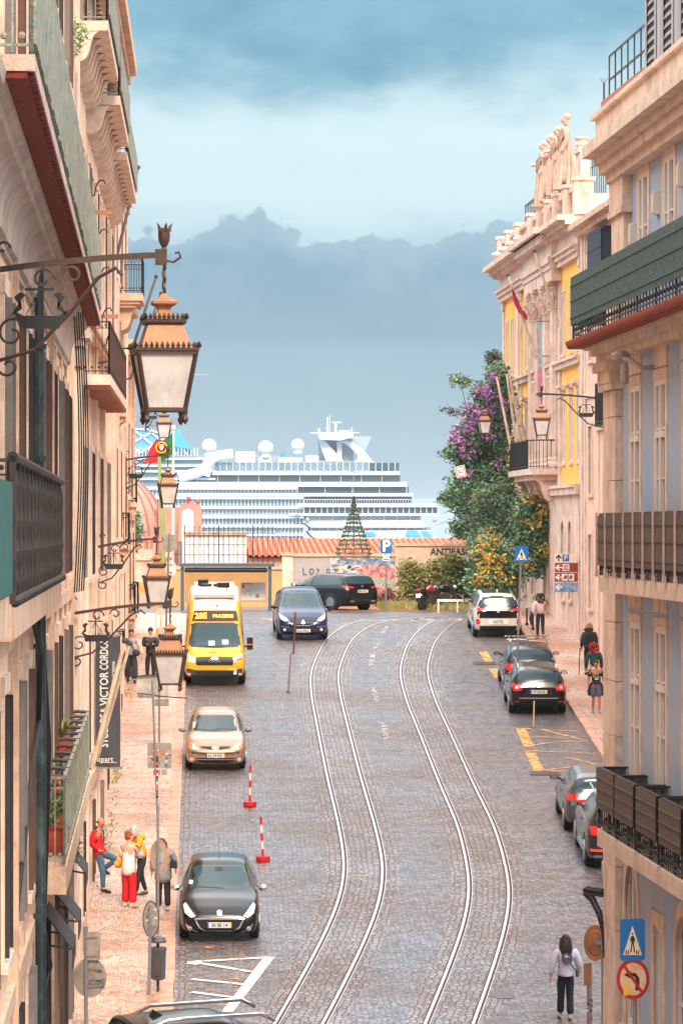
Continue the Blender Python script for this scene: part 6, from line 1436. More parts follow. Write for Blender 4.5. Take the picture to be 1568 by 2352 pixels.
mb.k=0; mb.M=Matrix.Translation(c0+V((0,-.14,0)))@Matrix.Rotation(PI/2,4,'X'); mb.prism([(-.14,.15),(.14,.15),(.14,-.04),(0,-.18),(-.14,-.04)],-.01,.01,'z'); mb.k=3; mb.prism([(-.09,.13),(.09,.13),(.09,-.03),(0,-.13),(-.09,-.03)],.012,.02,'z'); mb.M=None
mb.build('flag',[mat('flag_red','#d4141f',.8,.08,3),mat('flag_green','#0d6e44',.8,.08,3),mat('flag_yellow','#efc21c',.8,.05,3),WHITE],t)
# leaning white poles and dark poles of the left facades
def pole(name,label,a,b_,Y,r,m,cat='flagpole',Y2=None,group=None):
    p=P(*a,Y);q=P(*b_,Y2 or Y); t=thing(name,label,cat,tuple(p),group=group); mb=MB(); mb.tube([(0,0,0),q-p],[r,r*.75],8); mb.build('shaft',m,t); mb=MB(); mb.tube([(0,0,0),((-.3 if b_[0]>a[0] else .3),.05,-.0)],.03,6); mb.sph(q-p,r*1.3,8,6); mb.build('fittings',IRON,t); return t
POLEW=mat('old_white_pole','#d5c0a8',.6,.2,3,stain='#9a7f66',st=.4); POLED=mat('weathered_dark_pole','#5d5c5c',.6,.25,4)
pole('flagpole','bare dark flagpole slanting highest on the left facades',(262,618),(318,384),115,.05,POLED)
pole('flagpole','slanting dark flagpole just right of the ornate balcony',(305,800),(359,635),122,.05,POLED)
pole('flagpole','shorter slanting dark flagpole close behind the other, right of the ornate balcony',(300,870),(370,673),126,.045,POLED)
pole('flagpole','left and front one of two cream poles leaning across the dark banner',(211,1765),(288,1472),87.5,.06,POLEW)
pole('flagpole','right and rear one of two cream poles leaning across the dark banner',(222,1745),(299,1478),88.2,.05,POLEW)
# palace poles
for (a,b_,Y,lab) in (((1304,812),(1226,577),147,'bare pole slanting highest on the palace front'),((1185,1092),(1139,861),155,'leftmost of the bare white poles standing on the palace balcony'),((1196,1090),(1162,855),155.5,'second from left of the bare white poles on the palace balcony'),((1208,1087),(1167,845),156,'third from left of the bare white poles on the palace balcony'),((1222,1084),(1183,905),156.5,'rightmost of the bare white poles on the palace balcony')):
    pole('flagpole',lab,a,b_,Y,.06,POLEW)
t=pole('flagpole','slanting palace pole carrying a furled crimson flag',(1234,830),(1166,632),153,.055,POLEW); b=t.location
mb=MB(); cloth(mb,[[(1175,655),(1176,680),(1182,700),(1192,720)],[(1180,668),(1190,690),(1198,712),(1204,726)],[(1178,664),(1186,686),(1193,706),(1200,722)]],152.7,b,0,.15); cloth(mb,[[(1196,716),(1202,728),(1208,738)],[(1203,712),(1208,722),(1210,730)]],152.7,b,0,.1); mb.build('flag',mat('crimson_flag','#b01040',.8,.1,3),t)
# pastel banner
t=thing('pastel_banner','tall narrow pastel banner fading from aqua to pink on the palace','banner',tuple(P(1260,960,149))); b=t.location
mb=MB(); p0=P(1232,740,149)-b;p1=P(1244,736,149)-b;p2=P(1244,958,149)-b;p3=P(1233,964,149)-b
n=10
for i in range(n):
    f0,f1=i/n,(i+1)/n; mb.k=0 if i<5 else 1
    a0=p0.lerp(p3,f0);a1=p0.lerp(p3,f1);b0=p1.lerp(p2,f0);b1=p1.lerp(p2,f1); w=V((0,.05*math.sin(i),0)); w2=V((0,.05*math.sin(i+1),0)); mb.add([a0+w,b0+w,b1+w2,a1+w2],[(0,1,2,3)])
mb.k=2
for i in range(9): c=p0.lerp(p2,(i+1)/10)+V((0,-.09,0)); mb.cbox(c,(.10,.01,.2))
mb.build('cloth',[mat('aqua_cloth','#9fc9cc',.8,.05,2),mat('pink_cloth','#e6a3b4',.8,.05,2),mat('rose_print','#d98390',.8,.1,4)],t)
mb=MB()
for y in (738,818,905,962): mb.bar(P(1232,y,149)-b,P(1262,y,149)-b,.035)
mb.build('brackets',mat('brown_iron','#7c5648',.6,.2,4),t)
# ---- dark vertical banner with lettering
Yb=92.3; t=thing('shop_banner','long dark grey vertical banner with white lettering on the left facades','banner',(XB,Yb,P(220,1762,Yb).z)); b=t.location
x0=P(220,0,Yb).x-b.x;x1=P(277,0,Yb).x-b.x;z1=P(0,1462,Yb).z-b.z
mb=MB(); n=12
for i in range(n):
    for j in range(6):
        f=lambda i,j:(x0+(x1-x0)*j/6,.015*math.sin(i*.9+j),z1*i/n); mb.add([f(i,j),f(i,j+1),f(i+1,j+1),f(i+1,j)],[(0,1,2,3)])
bo=mb.build('cloth',mat('charcoal_cloth','#45474b',.85,.06,3),t)
mb=MB(); up=V((-1,0,0)); rd=V((0,0,1))
fittext(mb,'STUDIOS',(x0+.21,-.03,z1*.28),rd,up,.27,.78,.02); fittext(mb,'&',(x0+.21,-.03,z1*.435),rd,up,.24,.12,.015); fittext(mb,'VICTOR',(x0+.21,-.03,z1*.60),rd,up,.27,.80,.02); fittext(mb,'CORDON',(x0+.21,-.03,z1*.87),rd,up,.27,.76,.02)
addtext(mb,'PLATAFORMA',(x0+.43,-.03,z1*.70),rd,up,.11,.008); addtext(mb,'opart',(x0+.22,-.03,z1*.06),(1,0,0),(0,0,1),.18,.008); mb.cbox((x0+.3,-.03,z1*.035),(.4,.01,.012))
mb.build('lettering',WHITE,bo)
mb=MB(); mb.bar((0,0,z1+.03),(x1+.03,0,z1+.03),.035); mb.bar((0,0,-.02),(x1+.03,0,-.02),.03); mb.build('arms',STEEL,t)
# ---- sign helper
def post(name,label,cat,px,py,ptop,r=.035,m=None,lean=(0,0),Y=None):
    g=Gd(px,py) if Y is None else V((BX(px,Y),Y,gz(Y))); t=thing(name,label,cat,tuple(g)); Y=g.y; top=P(ptop[0],ptop[1],Y)-g
    mb=MB(); mb.tube([(0,0,0),top],r,10); mb.build('post',m or STEEL,t); return t,g,Y
def plate(t,g,Y,x0,x1,y0,y1,m,name='panel',rad=0,dy=-.05,th_=.025,parent=None):
    a=P(x0,y1,Y)-g; b=P(x1,y0,Y)-g; mb=MB()
    if rad:
        pts=[]
        for cx,cz,a0 in ((b.x-rad,b.z-rad,0),(a.x+rad,b.z-rad,1),(a.x+rad,a.z+rad,2),(b.x-rad,a.z+rad,3)):
            for k in range(5): q=PI/2*(a0+k/4); pts.append((cx+rad*math.cos(q),cz+rad*math.sin(q)))
        mb.prism(pts,dy,dy+th_,'y')
    else: mb.box((a.x,dy,a.z),(b.x,dy+th_,b.z))
    return mb.build(name,m,parent or t)
def roundp(t,g,Y,cx,cy,r,rx,m,name='disc',dy=.04,th_=.03,rim=None):
    c=P(cx,cy,Y)-g; R_=r*Y/F; sx=rx/r; mb=MB(); mb.prism([(c.x+R_*sx*math.cos(2*PI*k/28),c.z+R_*math.sin(2*PI*k/28)) for k in range(28)],dy,dy+th_,'y'); o=mb.build(name,m,t)
    if rim:
        q=MB(); q.tube([(c.x+R_*sx*math.cos(2*PI*k/28),dy,c.z+R_*math.sin(2*PI*k/28)) for k in range(29)],.012,5); q.build('rim',rim,o)
    q=MB(); 
    for dz in (-.45,.45): q.box((c.x-R_*sx*.35,dy-.02,c.z+R_*dz-.02),(c.x+R_*sx*.35,dy-.002,c.z+R_*dz+.02))
    q.build('clamps',STEEL,o); return o
STK=[mat('sticker_white','#ddd8d0',.6,.1,20,stain='#50607a',st=.2),mat('sticker_orange','#d8643a',.6,.1,20),mat('sticker_blue','#4a6f8f',.6,.1,20),mat('sticker_dark','#3a3836',.6,.1,20)]
def stickers(o,x0,x1,z0,z1,y,n,seed,s=.05):
    r_=random.Random(seed); mb=MB()
    for i in range(n):
        mb.k=r_.randrange(4); x=r_.uniform(x0,x1);z=r_.uniform(z0,z1);w=r_.uniform(.4,1)*s;h=r_.uniform(.3,.8)*s; a=r_.uniform(-.5,.5); y_=y-.0008*i
        c,s_=math.cos(a),math.sin(a); mb.add([(x+c*u-s_*v,y_,z+s_*u+c*v) for u,v in ((-w,-h),(w,-h),(w,h),(-w,h))],[(0,1,2,3)])
    mb.build('stickers',STK,o)
# sign A: big round back, bottom left + rectangular back above
t,g,Y=post('sign_post','sign seen from behind, a large grey disc under a rectangle, at the bottom left','traffic sign',198,2402,(198,2128),.04)
Yq=Y
o=plate(t,g,Y,199,231,2141,2205,SIGNBACK,'rectangular_back',.04,-.03); 
q=MB(); a=P(199,2152,Y)-g
for yy in (2152,2195): z=(P(0,yy,Y)-g).z; q.box((-.03,-.055,z-.015),(.22,-.032,z+.015))
q.build('clamps',STEEL,o)
o=roundp(t,g,Y,207,2246,46,38,SIGNBACK,'round_back',dy=.05); c=P(218,2256,Y)-g; q=MB(); addtext(q,'OPTIMIST',(c.x+.03,.044,c.z+.02),(1,0,0),(0,0,1),.07,.01); addtext(q,'ATLANTIC',(c.x+.03,.044,c.z-.04),(1,0,0),(0,0,1),.07,.01); addtext(q,'ISLANDER',(c.x+.03,.044,c.z-.10),(1,0,0),(0,0,1),.07,.01); addtext(q,'CML',(c.x+.08,.044,c.z+.2),(1,0,0),(0,0,1),.08,.01); q.build('sticker_text',mat('dark_blue_ink','#2a4560',.6,0,4),o)
# sign B: front round back + post in front of the bin
t,g,Y=post('sign_post','sign seen from behind, a narrow rust-edged disc just in front of the litter bin','traffic sign',342,2300,(346,2078),.035)
o=roundp(t,g,Y,347,2112,41,18,SIGNBACK,'round_back',dy=.05,rim=MC['rusty_iron_rail']); c=P(347,2110,Y)-g; stickers(o,c.x-.10,c.x+.12,c.z-.25,c.z+.2,.045,14,4,.03)
# sign C: round back over woman
t,g,Y=post('sign_post','sign back, a pale disc with orange edge beside the woman in grey','traffic sign',363,2160,(363,1850),.03)
roundp(t,g,Y,365,1965,35,19,SIGNBACK,'round_back',dy=.05,rim=ORG)
# sign D: tall pole with rectangular stickered back
t,g,Y=post('sign_post','tall thin post with a sticker-covered sign back and two small plates','traffic sign',364,1925,(350,1562),.028)
o=plate(t,g,Y,339,395,1706,1765,SIGNBACK,'stickered_back',.05,.03); a=P(341,1762,Y)-g;b=P(393,1722,Y)-g; stickers(o,a.x,b.x,a.z,b.z,.026,26,5,.04)
plate(t,g,Y,352,368,1768,1781,STK[1],'small_plate',0,.03); plate(t,g,Y,370,384,1768,1781,SIGNBACK,'small_plate',0,.03)
q=MB(); q.M=None
mb=MB(); r_=random.Random(9)
for k in range(16): z=1.0+k*.07; mb.k=r_.randrange(4); mb.cyl((P(361,1880,Y)-g).xy.to_3d()+V((-.0,0,z)),(P(361,1880,Y)-g).xy.to_3d()+V((0,0,z+.06)),.034,n=8)
mb.build('post_stickers',STK,t)
# sign E: white graffitied signs in front of the far walkers
t,g,Y=post('sign_post','white box sign covered with scribbles below the camera-holding walker','traffic sign',366,1700,(366,1548),.03,Y=112)
o=plate(t,g,Y,316,386,1551,1603,mat('scribbled_white_sign','#c9c4c0',.5,.1,3,stain='#6b6a6c',st=.55),'sign_box',0,.04,.08); plate(t,g,Y,352,388,1606,1622,SIGNBACK,'small_plate',0,.04)
mb=MB(); mb.tube([P(316,1592,Y)-g+V((0,-.05,0)),P(380,1600,Y)-g+V((0,-.05,0)),P(428,1603,Y)-g+V((0,-.05,0))],.02,6); mb.bar(P(315,1553,Y)-g+V((0,-.02,0)),P(388,1547,Y)-g+V((0,-.02,0)),.06,.03); mb.build('frame',BLACKM,t)
# far left: arrow plates post
t,g,Y=post('sign_post','far sign post with a white square back, a round plate and small arrow plates','traffic sign',378,1560,(390,1225),.035,Y=134)
o=plate(t,g,Y,372,408,1228,1265,SIGNBACK,'square_back',.05,.04); roundp(t,g,Y,392,1306,20,13,mat('white_plate','#cfcac6',.5,.06,4),'round_plate',dy=.05); plate(t,g,Y,361,382,1397,1412,MC['white_plate'],'small_plate',0,.04); plate(t,g,Y,364,388,1440,1458,MC['white_plate'],'arrow_plate',0,.04); plate(t,g,Y,380,396,1268,1280,MC['white_plate'],'small_plate',0,.04)
# utility cabinet, yellow sign, parking machine
g=V((BX(291,146),146,gz(146))); t=thing('utility_cabinet','grey utility cabinet at the far left corner of the pavement','cabinet',tuple(g)); 
a=P(280,1421,146)-g;b=P(302,1370,146)-g; mb=MB(); mb.box((a.x,0,0),(b.x,.6,b.z)); mb.build('case',SIGNBACK,t); mb=MB(); mb.box((a.x-.03,-.04,b.z),(b.x+.03,.63,b.z+.06)); mb.box((a.x+.02,-.01,.02),(b.x-.02,-.002,b.z*.48)); mb.build('lid',STEEL,t); q=MB(); q.box((a.x+.17,-.02,b.z*.6),(b.x-.05,-.003,b.z*.85)); q.build('screen',BLACKM,t)
g=V((BX(330,164),164,gz(164))); t=thing('orange_board','small orange notice board in front of the stepped wall','notice board',tuple(g)); a=P(317,1362,164)-g;b=P(342,1338,164)-g; mb=MB(); mb.box((a.x,0,a.z),(b.x,.05,b.z)); mb.build('panel',mat('orange_sign','#ee9a22',.5,.05,5),t); mb=MB(); mb.box((a.x+.04,-.006,(a.z+b.z)/2),(b.x-.2,-.002,b.z-.1)); mb.build('print',MC['mural_red'],t); mb=MB(); mb.bar((a.x+.06,.02,0),(a.x+.06,.02,a.z),.04); mb.bar((b.x-.06,.02,0),(b.x-.06,.02,a.z),.04); mb.build('legs',STEEL,t)
g=V((BX(362,138),138,gz(138))); t=thing('stop_totem','orange and white bus stop totem with a timetable left of the minibus','bus stop',tuple(g)); a=P(355,1460,138)-g;b=P(372,1352,138)-g
mb=MB(); mb.prism([(a.x+.05,a.z),(b.x,a.z-.05),(b.x-.02,a.z+.6),(b.x-.12,b.z-.6),(a.x+.06,b.z),(a.x,b.z-.1)],0,.12,'y'); mb.build('panel',mat('orange_totem','#f0a21e',.5,.05,4),t); mb=MB(); mb.box((a.x+.05,-.01,a.z+.25),(b.x-.05,-.003,a.z+.85)); mb.build('timetable',PLW,t); mb=MB(); mb.bar((b.x-.1,.06,0),(b.x-.1,.06,a.z+.2),.07); mb.build('post',STEEL,t)
# litter bin
g=Gd(363,2292); t=thing('litter_bin','dark grey litter bin with a flat hood on a post by the left kerb','litter bin',tuple(g)); Y=g.y; zz=lambda py:(P(0,py,Y)-g).z
mb=MB(); mb.tube([(0,0,0),(0,0,zz(2160))],.03,8); mb.build('post',IRON,t)
mb=MB(); z0=zz(2250);z1=zz(2176); mb.lathe([(.10,z0),(.15,z0+.03),(.165,z1-.02),(.17,z1)],(0,-.05,0),20); mb.lathe([(.178,z1-.06),(.178,z1+.01),(.16,z1+.01)],(0,-.05,0),20); bo=mb.build('body',mat('slate_bin','#474c52',.5,.12,5),t,smooth=True)
mb=MB(); mb.lathe([(.17,zz(2164)),(.175,zz(2160)),(.13,zz(2152)),(.02,zz(2149))],(0,-.05,0),20); mb.build('hood',MC['slate_bin'],t,smooth=True); mb=MB(); mb.box((-.07,-.235,z0+.1),(.07,-.21,z1-.1)); mb.build('front_panel',IRON,bo)
# ---- red-white bollards
RW=[mat('bollard_red','#c0101e',.5,.08,5),mat('bollard_white','#d8d0cc',.5,.06,5)]
def rwb(label,px,py,tx,ty):
    g=Gd(px,py); t=thing('striped_bollard',label,'bollard',tuple(g),group='red and white bollards on the roadway'); top=P(tx,ty,g.y)-g
    mb=MB(); mb.lathe([(.17,0),(.175,.02),(.17,.12),(.13,.13)],(0,0,0),24); mb.build('base',RW[0],t,smooth=True)
    mb=MB(); p=V((0,0,.1)); 
    for k in range(5): mb.k=k%2; mb.cyl(p.lerp(top,k/5),p.lerp(top,(k+1)/5),.032,n=12)
    mb.build('post',RW,t,smooth=True); return t
rwb('upright red and white striped bollard on a round red base, nearer the champagne car',574,1852,575,1758); rwb('tilted red and white striped bollard on a round red base, nearer the black hatchback',604,1978,599,1876)
# flexible delineator posts
def flex(label,a,b,m,r=.03):
    g=Gd(*a); t=thing('marker_post',label,'marker post',tuple(g),group='thin marker posts on the roadway'); top=P(b[0],b[1],g.y)-g; mb=MB(); mb.tube([(0,0,0),top*.5,top],r,8); mb.build('shaft',m,t); mb=MB(); mb.lathe([(.07,0),(.07,.02),(.03,.03)],(0,0,0),10); mb.build('foot',IRON,t)
flex('thin grey marker post leaning below the navy people carrier',(662,1590),(668,1500),STEEL); flex('thin rusty marker post in front of the navy people carrier',(674,1500),(678,1406),mat('rusty_red_post','#6b2a20',.6,.2,6)); flex('short pale marker post behind the black hatchback on the right',(1224,1673),(1226,1610),POLEW,.022)
# dark bollards on right pavement
for i,(x,y,ty,lab) in enumerate(((1209,1444,1396,'dark slim bollard beside the woman in red shoes'),(1223,1455,1405,'dark slim bollard nearest the woman in red shoes'))):
    g=Gd(x,y,.13); t=thing('bollard',lab,'bollard',tuple(g),group='dark bollards on the right pavement'); mb=MB(); h=(P(x,ty,g.y)-g).z; mb.lathe([(.06,0),(.06,.08),(.035,.1),(.035,h-.12),(.055,h-.1),(.03,h-.06),(.045,h-.02),(.0,h)],(0,0,0),10); mb.build('shaft',BLACKM,t,smooth=True)
# ---- bus shelter
Y=157.; g=V((BX(520,Y),Y,gz(Y))); t=thing('bus_shelter','dark framed bus shelter with a map poster at the left end of the crossing street','bus shelter',tuple(g)); lx=lambda x:(P(x,0,Y)-g).x; lz=lambda y:(P(0,y,Y)-g).z
SLT=mat('slate_frame','#4b5660',.5,.1,5)
mb=MB(); mb.box((lx(413),-.1,lz(1302)),(lx(630),1.6,lz(1294))); mb.build('roof',SLT,t)
for x in (419,620):
    mb=MB(); mb.box((lx(x)-.07,0,0),(lx(x)+.07,.1,lz(1303))); mb.build('post',SLT,t); mb=MB(); mb.box((lx(x)-.05,1.4,0),(lx(x)+.05,1.5,lz(1303))); mb.build('post',SLT,t)
mb=MB(); mb.box((lx(424),1.44,lz(1316)),(lx(615),1.47,lz(1304))); mb.bar((lx(424),.05,lz(1308)),(lx(615),.05,lz(1308)),.06); mb.build('header',SLT,t)
gm=mat('shelter_glass','#8a7a58',.05,.1,1); gm.node_tree.nodes['Principled BSDF'].inputs['Alpha'].default_value=.22
mb=MB(); mb.box((lx(424),1.45,.3),(lx(615),1.46,lz(1317))); mb.build('rear_glass',gm,t)
mb=MB(); mb.box((lx(556),1.38,lz(1406)),(lx(611),1.43,lz(1340))) if False else mb.box((lx(554),1.38,lz(1380)),(lx(611),1.43,lz(1339))); o=mb.build('map_case',PLW,t)
mb=MB(); mb.k=0; mb.box((lx(556),1.375,lz(1343)),(lx(582),1.379,lz(1340.5))); mb.k=1; mb.box((lx(557),1.374,lz(1352)),(lx(562),1.379,lz(1344))); mb.box((lx(588),1.374,lz(1374)),(lx(596),1.379,lz(1366)))
mb.k=2
for k in range(30): 
    x=rnd.uniform(560,582);y=rnd.uniform(1345,1374); mb.box((lx(x),1.375,lz(y)),(lx(x+rnd.uniform(1,5)),1.379,lz(y)+.012))
mb.build('map_print',[ORG,MC['mural_red'],SGR],o)
mb=MB(); mb.box((lx(450),1.0,.45),(lx(540),1.35,.5)); mb.bar((lx(460),1.2,0),(lx(460),1.2,.45),.05); mb.bar((lx(530),1.2,0),(lx(530),1.2,.45),.05); mb.build('bench',SLT,t)
# ---- parking sign
SBL=mat('sign_blue','#1468b0',.4,.05,3); Y=154.
g=V((BX(886,Y),Y,gz(Y))); t=thing('parking_sign','blue square parking sign with a white P above two small plates','traffic sign',tuple(g)); mb=MB(); mb.tube([(0,0,0),(0,0,(P(0,1245,Y)-g).z)],.035,8); mb.build('post',STEEL,t)
o=plate(t,g,Y,873,900,1239,1271,SBL,'sign_plate',.05); c=P(886.5,1255,Y)-g; q=MB(); addtext(q,'P',(c.x,-.056,c.z),(1,0,0),(0,0,1),.62,.03); q.build('letter',PLW,o)
o=plate(t,g,Y,879,894,1273,1280,PLW,'small_plate'); q=MB(); c=P(886.5,1276.5,Y)-g; addtext(q,'P1',(c.x,-.056,c.z),(1,0,0),(0,0,1),.11,.01); q.build('print',PLK,o); o=plate(t,g,Y,878,895,1281.5,1288,PLW,'small_plate'); q=MB(); c=P(886.5,1284.8,Y)-g; q.cbox((c.x,-.056,c.z),(.22,.006,.03)); q.build('print',PLK,o)
# ---- pedestrian crossing signs
def crossing(name,label,px,py,rect,ptop,Y=None,r=.035,wm=PLW):
    t,g,Y=post(name,label,'traffic sign',px,py,ptop,r,Y=Y); x0,x1,y0,y1=rect
    o=plate(t,g,Y,x0,x1,y0,y1,SBL,'sign_plate',.05,-.06); a=P(x0,y1,Y)-g;b=P(x1,y0,Y)-g; w=b.x-a.x;h=b.z-a.z; y=-.066
    q=MB(); q.prism([(a.x+w*.12,a.z+h*.14),(a.x+w*.88,a.z+h*.14),(a.x+w*.5,a.z+h*.84)],y,y+.005,'y'); tr=q.build('triangle',wm,o)
    q=MB(); cx=a.x+w*.5; y-=.004
    q.prism([(cx+w*.035*math.cos(2*PI*k/10),a.z+h*.65+w*.045*math.sin(2*PI*k/10)) for k in range(10)],y,y+.003,'y')
    f=lambda p:[(cx+w*u,a.z+h*v) for u,v in p]
    q.prism(f([(-.05,.60),(.05,.60),(.06,.44),(-.06,.44)]),y,y+.003,'y'); q.prism(f([(-.05,.59),(-.12,.48),(-.10,.46),(-.03,.55)]),y,y+.003,'y'); q.prism(f([(.05,.59),(.12,.47),(.10,.45),(.03,.54)]),y,y+.003,'y')
    q.prism(f([(-.05,.44),(.0,.44),(-.05,.2),(-.10,.2)]),y,y+.003,'y'); q.prism(f([(.0,.44),(.05,.44),(.10,.2),(.05,.2)]),y,y+.003,'y')
    for u in (-.26,-.17,.16,.25): q.prism(f([(u-.035,.16),(u+.015,.16),(u+.03,.26),(u-.01,.26)]),y,y+.003,'y')
    q.build('pedestrian_symbol',PLK,tr); return t,g,Y
crossing('crossing_sign','far blue pedestrian crossing sign in front of the orange-leaved tree',1184,1600,(1181,1212,1254,1291),(1196,1270),Y=126)
t,g,Y=crossing('crossing_sign','near blue crossing sign above a round no-turning sign, in front of the blue house',1458,2420,(1422,1479,2110,2206),(1456,2106),Y=58,wm=mat('cream_sign_face','#e2d2b8',.5,.05,5))
c=P(1452,2248,Y)-g; q=MB(); Rr=42*Y/F*1.12; sx=.80
circ=lambda r:[(c.x+r*sx*math.cos(2*PI*k/32),c.z+r*math.sin(2*PI*k/32)) for k in range(32)]
q.prism(circ(Rr),-.05,-.03,'y'); o=q.build('round_sign',mat('sign_red','#b51224',.5,.05,3),t); q=MB(); q.prism(circ(Rr*.80),-.056,-.051,'y'); f_=q.build('sign_face',mat('rusty_cream_sign_face','#dcc4a0',.5,.08,3,stain='#c98a58',st=.3),o)
q=MB(); q.M=Matrix.Translation((c.x,0,c.z)); m_=Rr
q.prism([(.10*m_,-.55*m_),(.30*m_,-.55*m_),(.30*m_,.05*m_),(.12*m_,.30*m_),(-.12*m_,.30*m_),(-.12*m_,.42*m_),(-.45*m_,.22*m_),(-.12*m_,.02*m_),(-.12*m_,.14*m_),(.05*m_,.14*m_),(.12*m_,.02*m_)],-.060,-.057,'y'); q.build('turn_arrow',PLK,f_)
q=MB(); q.M=Matrix.Translation((c.x,0,c.z)); q.prism([(-.62*m_*.8,.62*m_),(-.50*m_*.8,.72*m_),(.62*m_*.8,-.62*m_),(.50*m_*.8,-.72*m_)],-.065,-.062,'y'); q.build('diagonal_bar',MC['sign_red'],f_)
q=MB(); q.M=Matrix.Translation((c.x-.36*m_,0,c.z-.5*m_)); q.box((-.035,-.068,-.09),(.035,-.066,.09)); q.build('yellow_sticker',PLY,f_)
# orange round back and small post at the right bottom
t,g,Y=post('sign_post','round rusty-orange sign back on a grey post at the blue house corner','traffic sign',1385,2400,(1385,2158),.045,Y=72.5)
ORB=mat('rusty_orange_back','#a8693c',.6,.2,4,.2,20,stain='#7a4a2c',st=.3)
c=P(1366,2165,Y)-g; mb=MB(); mb.M=Matrix.Translation((c.x,-.0,c.z))@Matrix.Rotation(PI/2-.0,4,'X')@Matrix.Scale(.62,4,(1,0,0)); mb.lathe([(.02,.05),(.12,.055),(.13,.04),(.22,.045),(.24,.03),(.33,.035),(.345,0),(.33,-.03),(.05,-.03)],(0,0,0),32); mb.build('round_back',ORB,t,smooth=True,sharp=25)
mb=MB(); mb.box((c.x,-.08,c.z-.03),(0.03,-.05,c.z+.03)); mb.box((-.05,-.06,c.z-.12),(.05,.0,c.z+.12)); mb.build('clamps',STEEL,t)
t,g,Y=post('sign_post','short sticker-covered post with a small orange box, right of the woman in the sweatshirt','post',1353,2395,(1353,2212),.055,Y=73.5)
a=P(1340,2262,Y)-g;b=P(1356,2212,Y)-g; mb=MB(); mb.box((a.x,-.08,a.z),(b.x,.06,b.z)); mb.build('box',ORB,t); c=P(1353,2330,Y)-g; stickers(t,c.x-.05,c.x+.05,c.z-.35,c.z+.3,-.062,22,8,.035)
# ---- direction boards
Y=140.5; g=V((BX(1377,Y),Y,gz(Y)+.13)); t=thing('direction_sign','stack of direction boards, one white, two brown and one blue, on a dark green post','direction sign',tuple(g))
mb=MB(); mb.tube([(0,0,0),(0,0,(P(0,1270,Y)-g).z)],.05,10); mb.build('post',mat('dark_green_post','#1f4038',.5,.15,5),t)
BRN=mat('sign_brown','#93321f',.5,.06,4); BLS=mat('stickered_blue_sign','#2a70ac',.5,.1,5,stain='#c9cfd2',st=.45)
def board(y0,y1,m,lines,tm,arrow,icons,x1=1410,seed=0,stk=0):
    o=plate(t,g,Y,1273,x1,y0,y1,m,'board',.02,-.11,.04); q=MB(); k_=F/Y
    for txt,x,y,s_ in lines: c=P(x,y,Y)-g; addtext(q,txt,(c.x,-.116,c.z),(1,0,0),(0,0,1),s_,.012,width=1.1,align='LEFT',ext=.002)
    c=P(1281.5,(y0+y1)/2,Y)-g
    if arrow=='up': q.prism([(c.x-.02,c.z-.12),(c.x+.02,c.z-.12),(c.x+.02,c.z+.03),(c.x+.10,c.z-.05),(c.x+.10,c.z+.02),(c.x,c.z+.13),(c.x-.10,c.z+.02),(c.x-.10,c.z-.05),(c.x-.02,c.z+.03)],-.118,-.114,'y')
    else: q.prism([(c.x+.13,c.z-.02),(c.x+.13,c.z+.02),(c.x-.02,c.z+.02),(c.x+.05,c.z+.10),(c.x-.02,c.z+.10),(c.x-.13,c.z),(c.x-.02,c.z-.10),(c.x+.05,c.z-.10),(c.x-.02,c.z-.02)],-.118,-.114,'y')
    q.build('lettering',tm,o)
    for x,mm,glyph in icons:
        q=MB(); c=P(x,(y0+y1)/2,Y)-g; q.box((c.x-.12,-.118,c.z-.12),(c.x+.12,-.113,c.z+.12)); io=q.build('icon',mm,o); q=MB()
        if glyph=='P': addtext(q,'P',(c.x,-.121,c.z),(1,0,0),(0,0,1),.24,.01,ext=.002)
        elif glyph=='M': 
            q.box((c.x-.09,-.122,c.z-.09),(c.x+.09,-.119,c.z-.06)); q.box((c.x-.09,-.122,c.z+.05),(c.x+.09,-.119,c.z+.08))
            for k in (-.07,-.02,.03): q.box((c.x+k,-.122,c.z-.06),(c.x+k+.025,-.119,c.z+.05))
        else: q.prism([(c.x-.07,c.z-.07),(c.x+.05,c.z-.05),(c.x+.07,c.z+.05),(c.x-.02,c.z+.08)],-.122,-.119,'y')
        q.build('pictogram',PLW if mm==SBL else BRN,io)
    if stk: a=P(1330,y1-2,Y)-g; b=P(1372,y0+2,Y)-g; stickers(o,a.x,b.x,a.z,b.z,-.124,stk,seed,.05)
BRS=mat('warm_white_board','#e6d8cc',.5,.05,4)
board(1272,1291,BRS,[('Parque',1350,1277,.15),('Baixa Chiado',1325,1286,.15)],PLK,'up',[(1297.5,SBL,'P')]); board(1293,1314,BRN,[('museu do',1338,1298.5,.15),('Chiado',1347,1308.5,.15)],PLW,'left',[(1298,PLW,'M')],stk=3,seed=2); board(1315.5,1336,BRN,[('teatro de',1340,1321,.15),('São Carlos',1334,1331,.15)],PLW,'left',[(1296,PLW,'T'),(1309,PLW,'T')],stk=4,seed=3); board(1338,1360,BLS,[('hospital',1342,1343,.13)],PLW,'left',[],stk=26,seed=4)
t,g,Y=post('stickered_post','pale lamp post plastered with stickers on the right pavement','post',1329,1452,(1327,1362),.07,m=BRS,Y=142.5); stickers(t,-.06,.06,.3,3.6,-.075,46,6,.05)
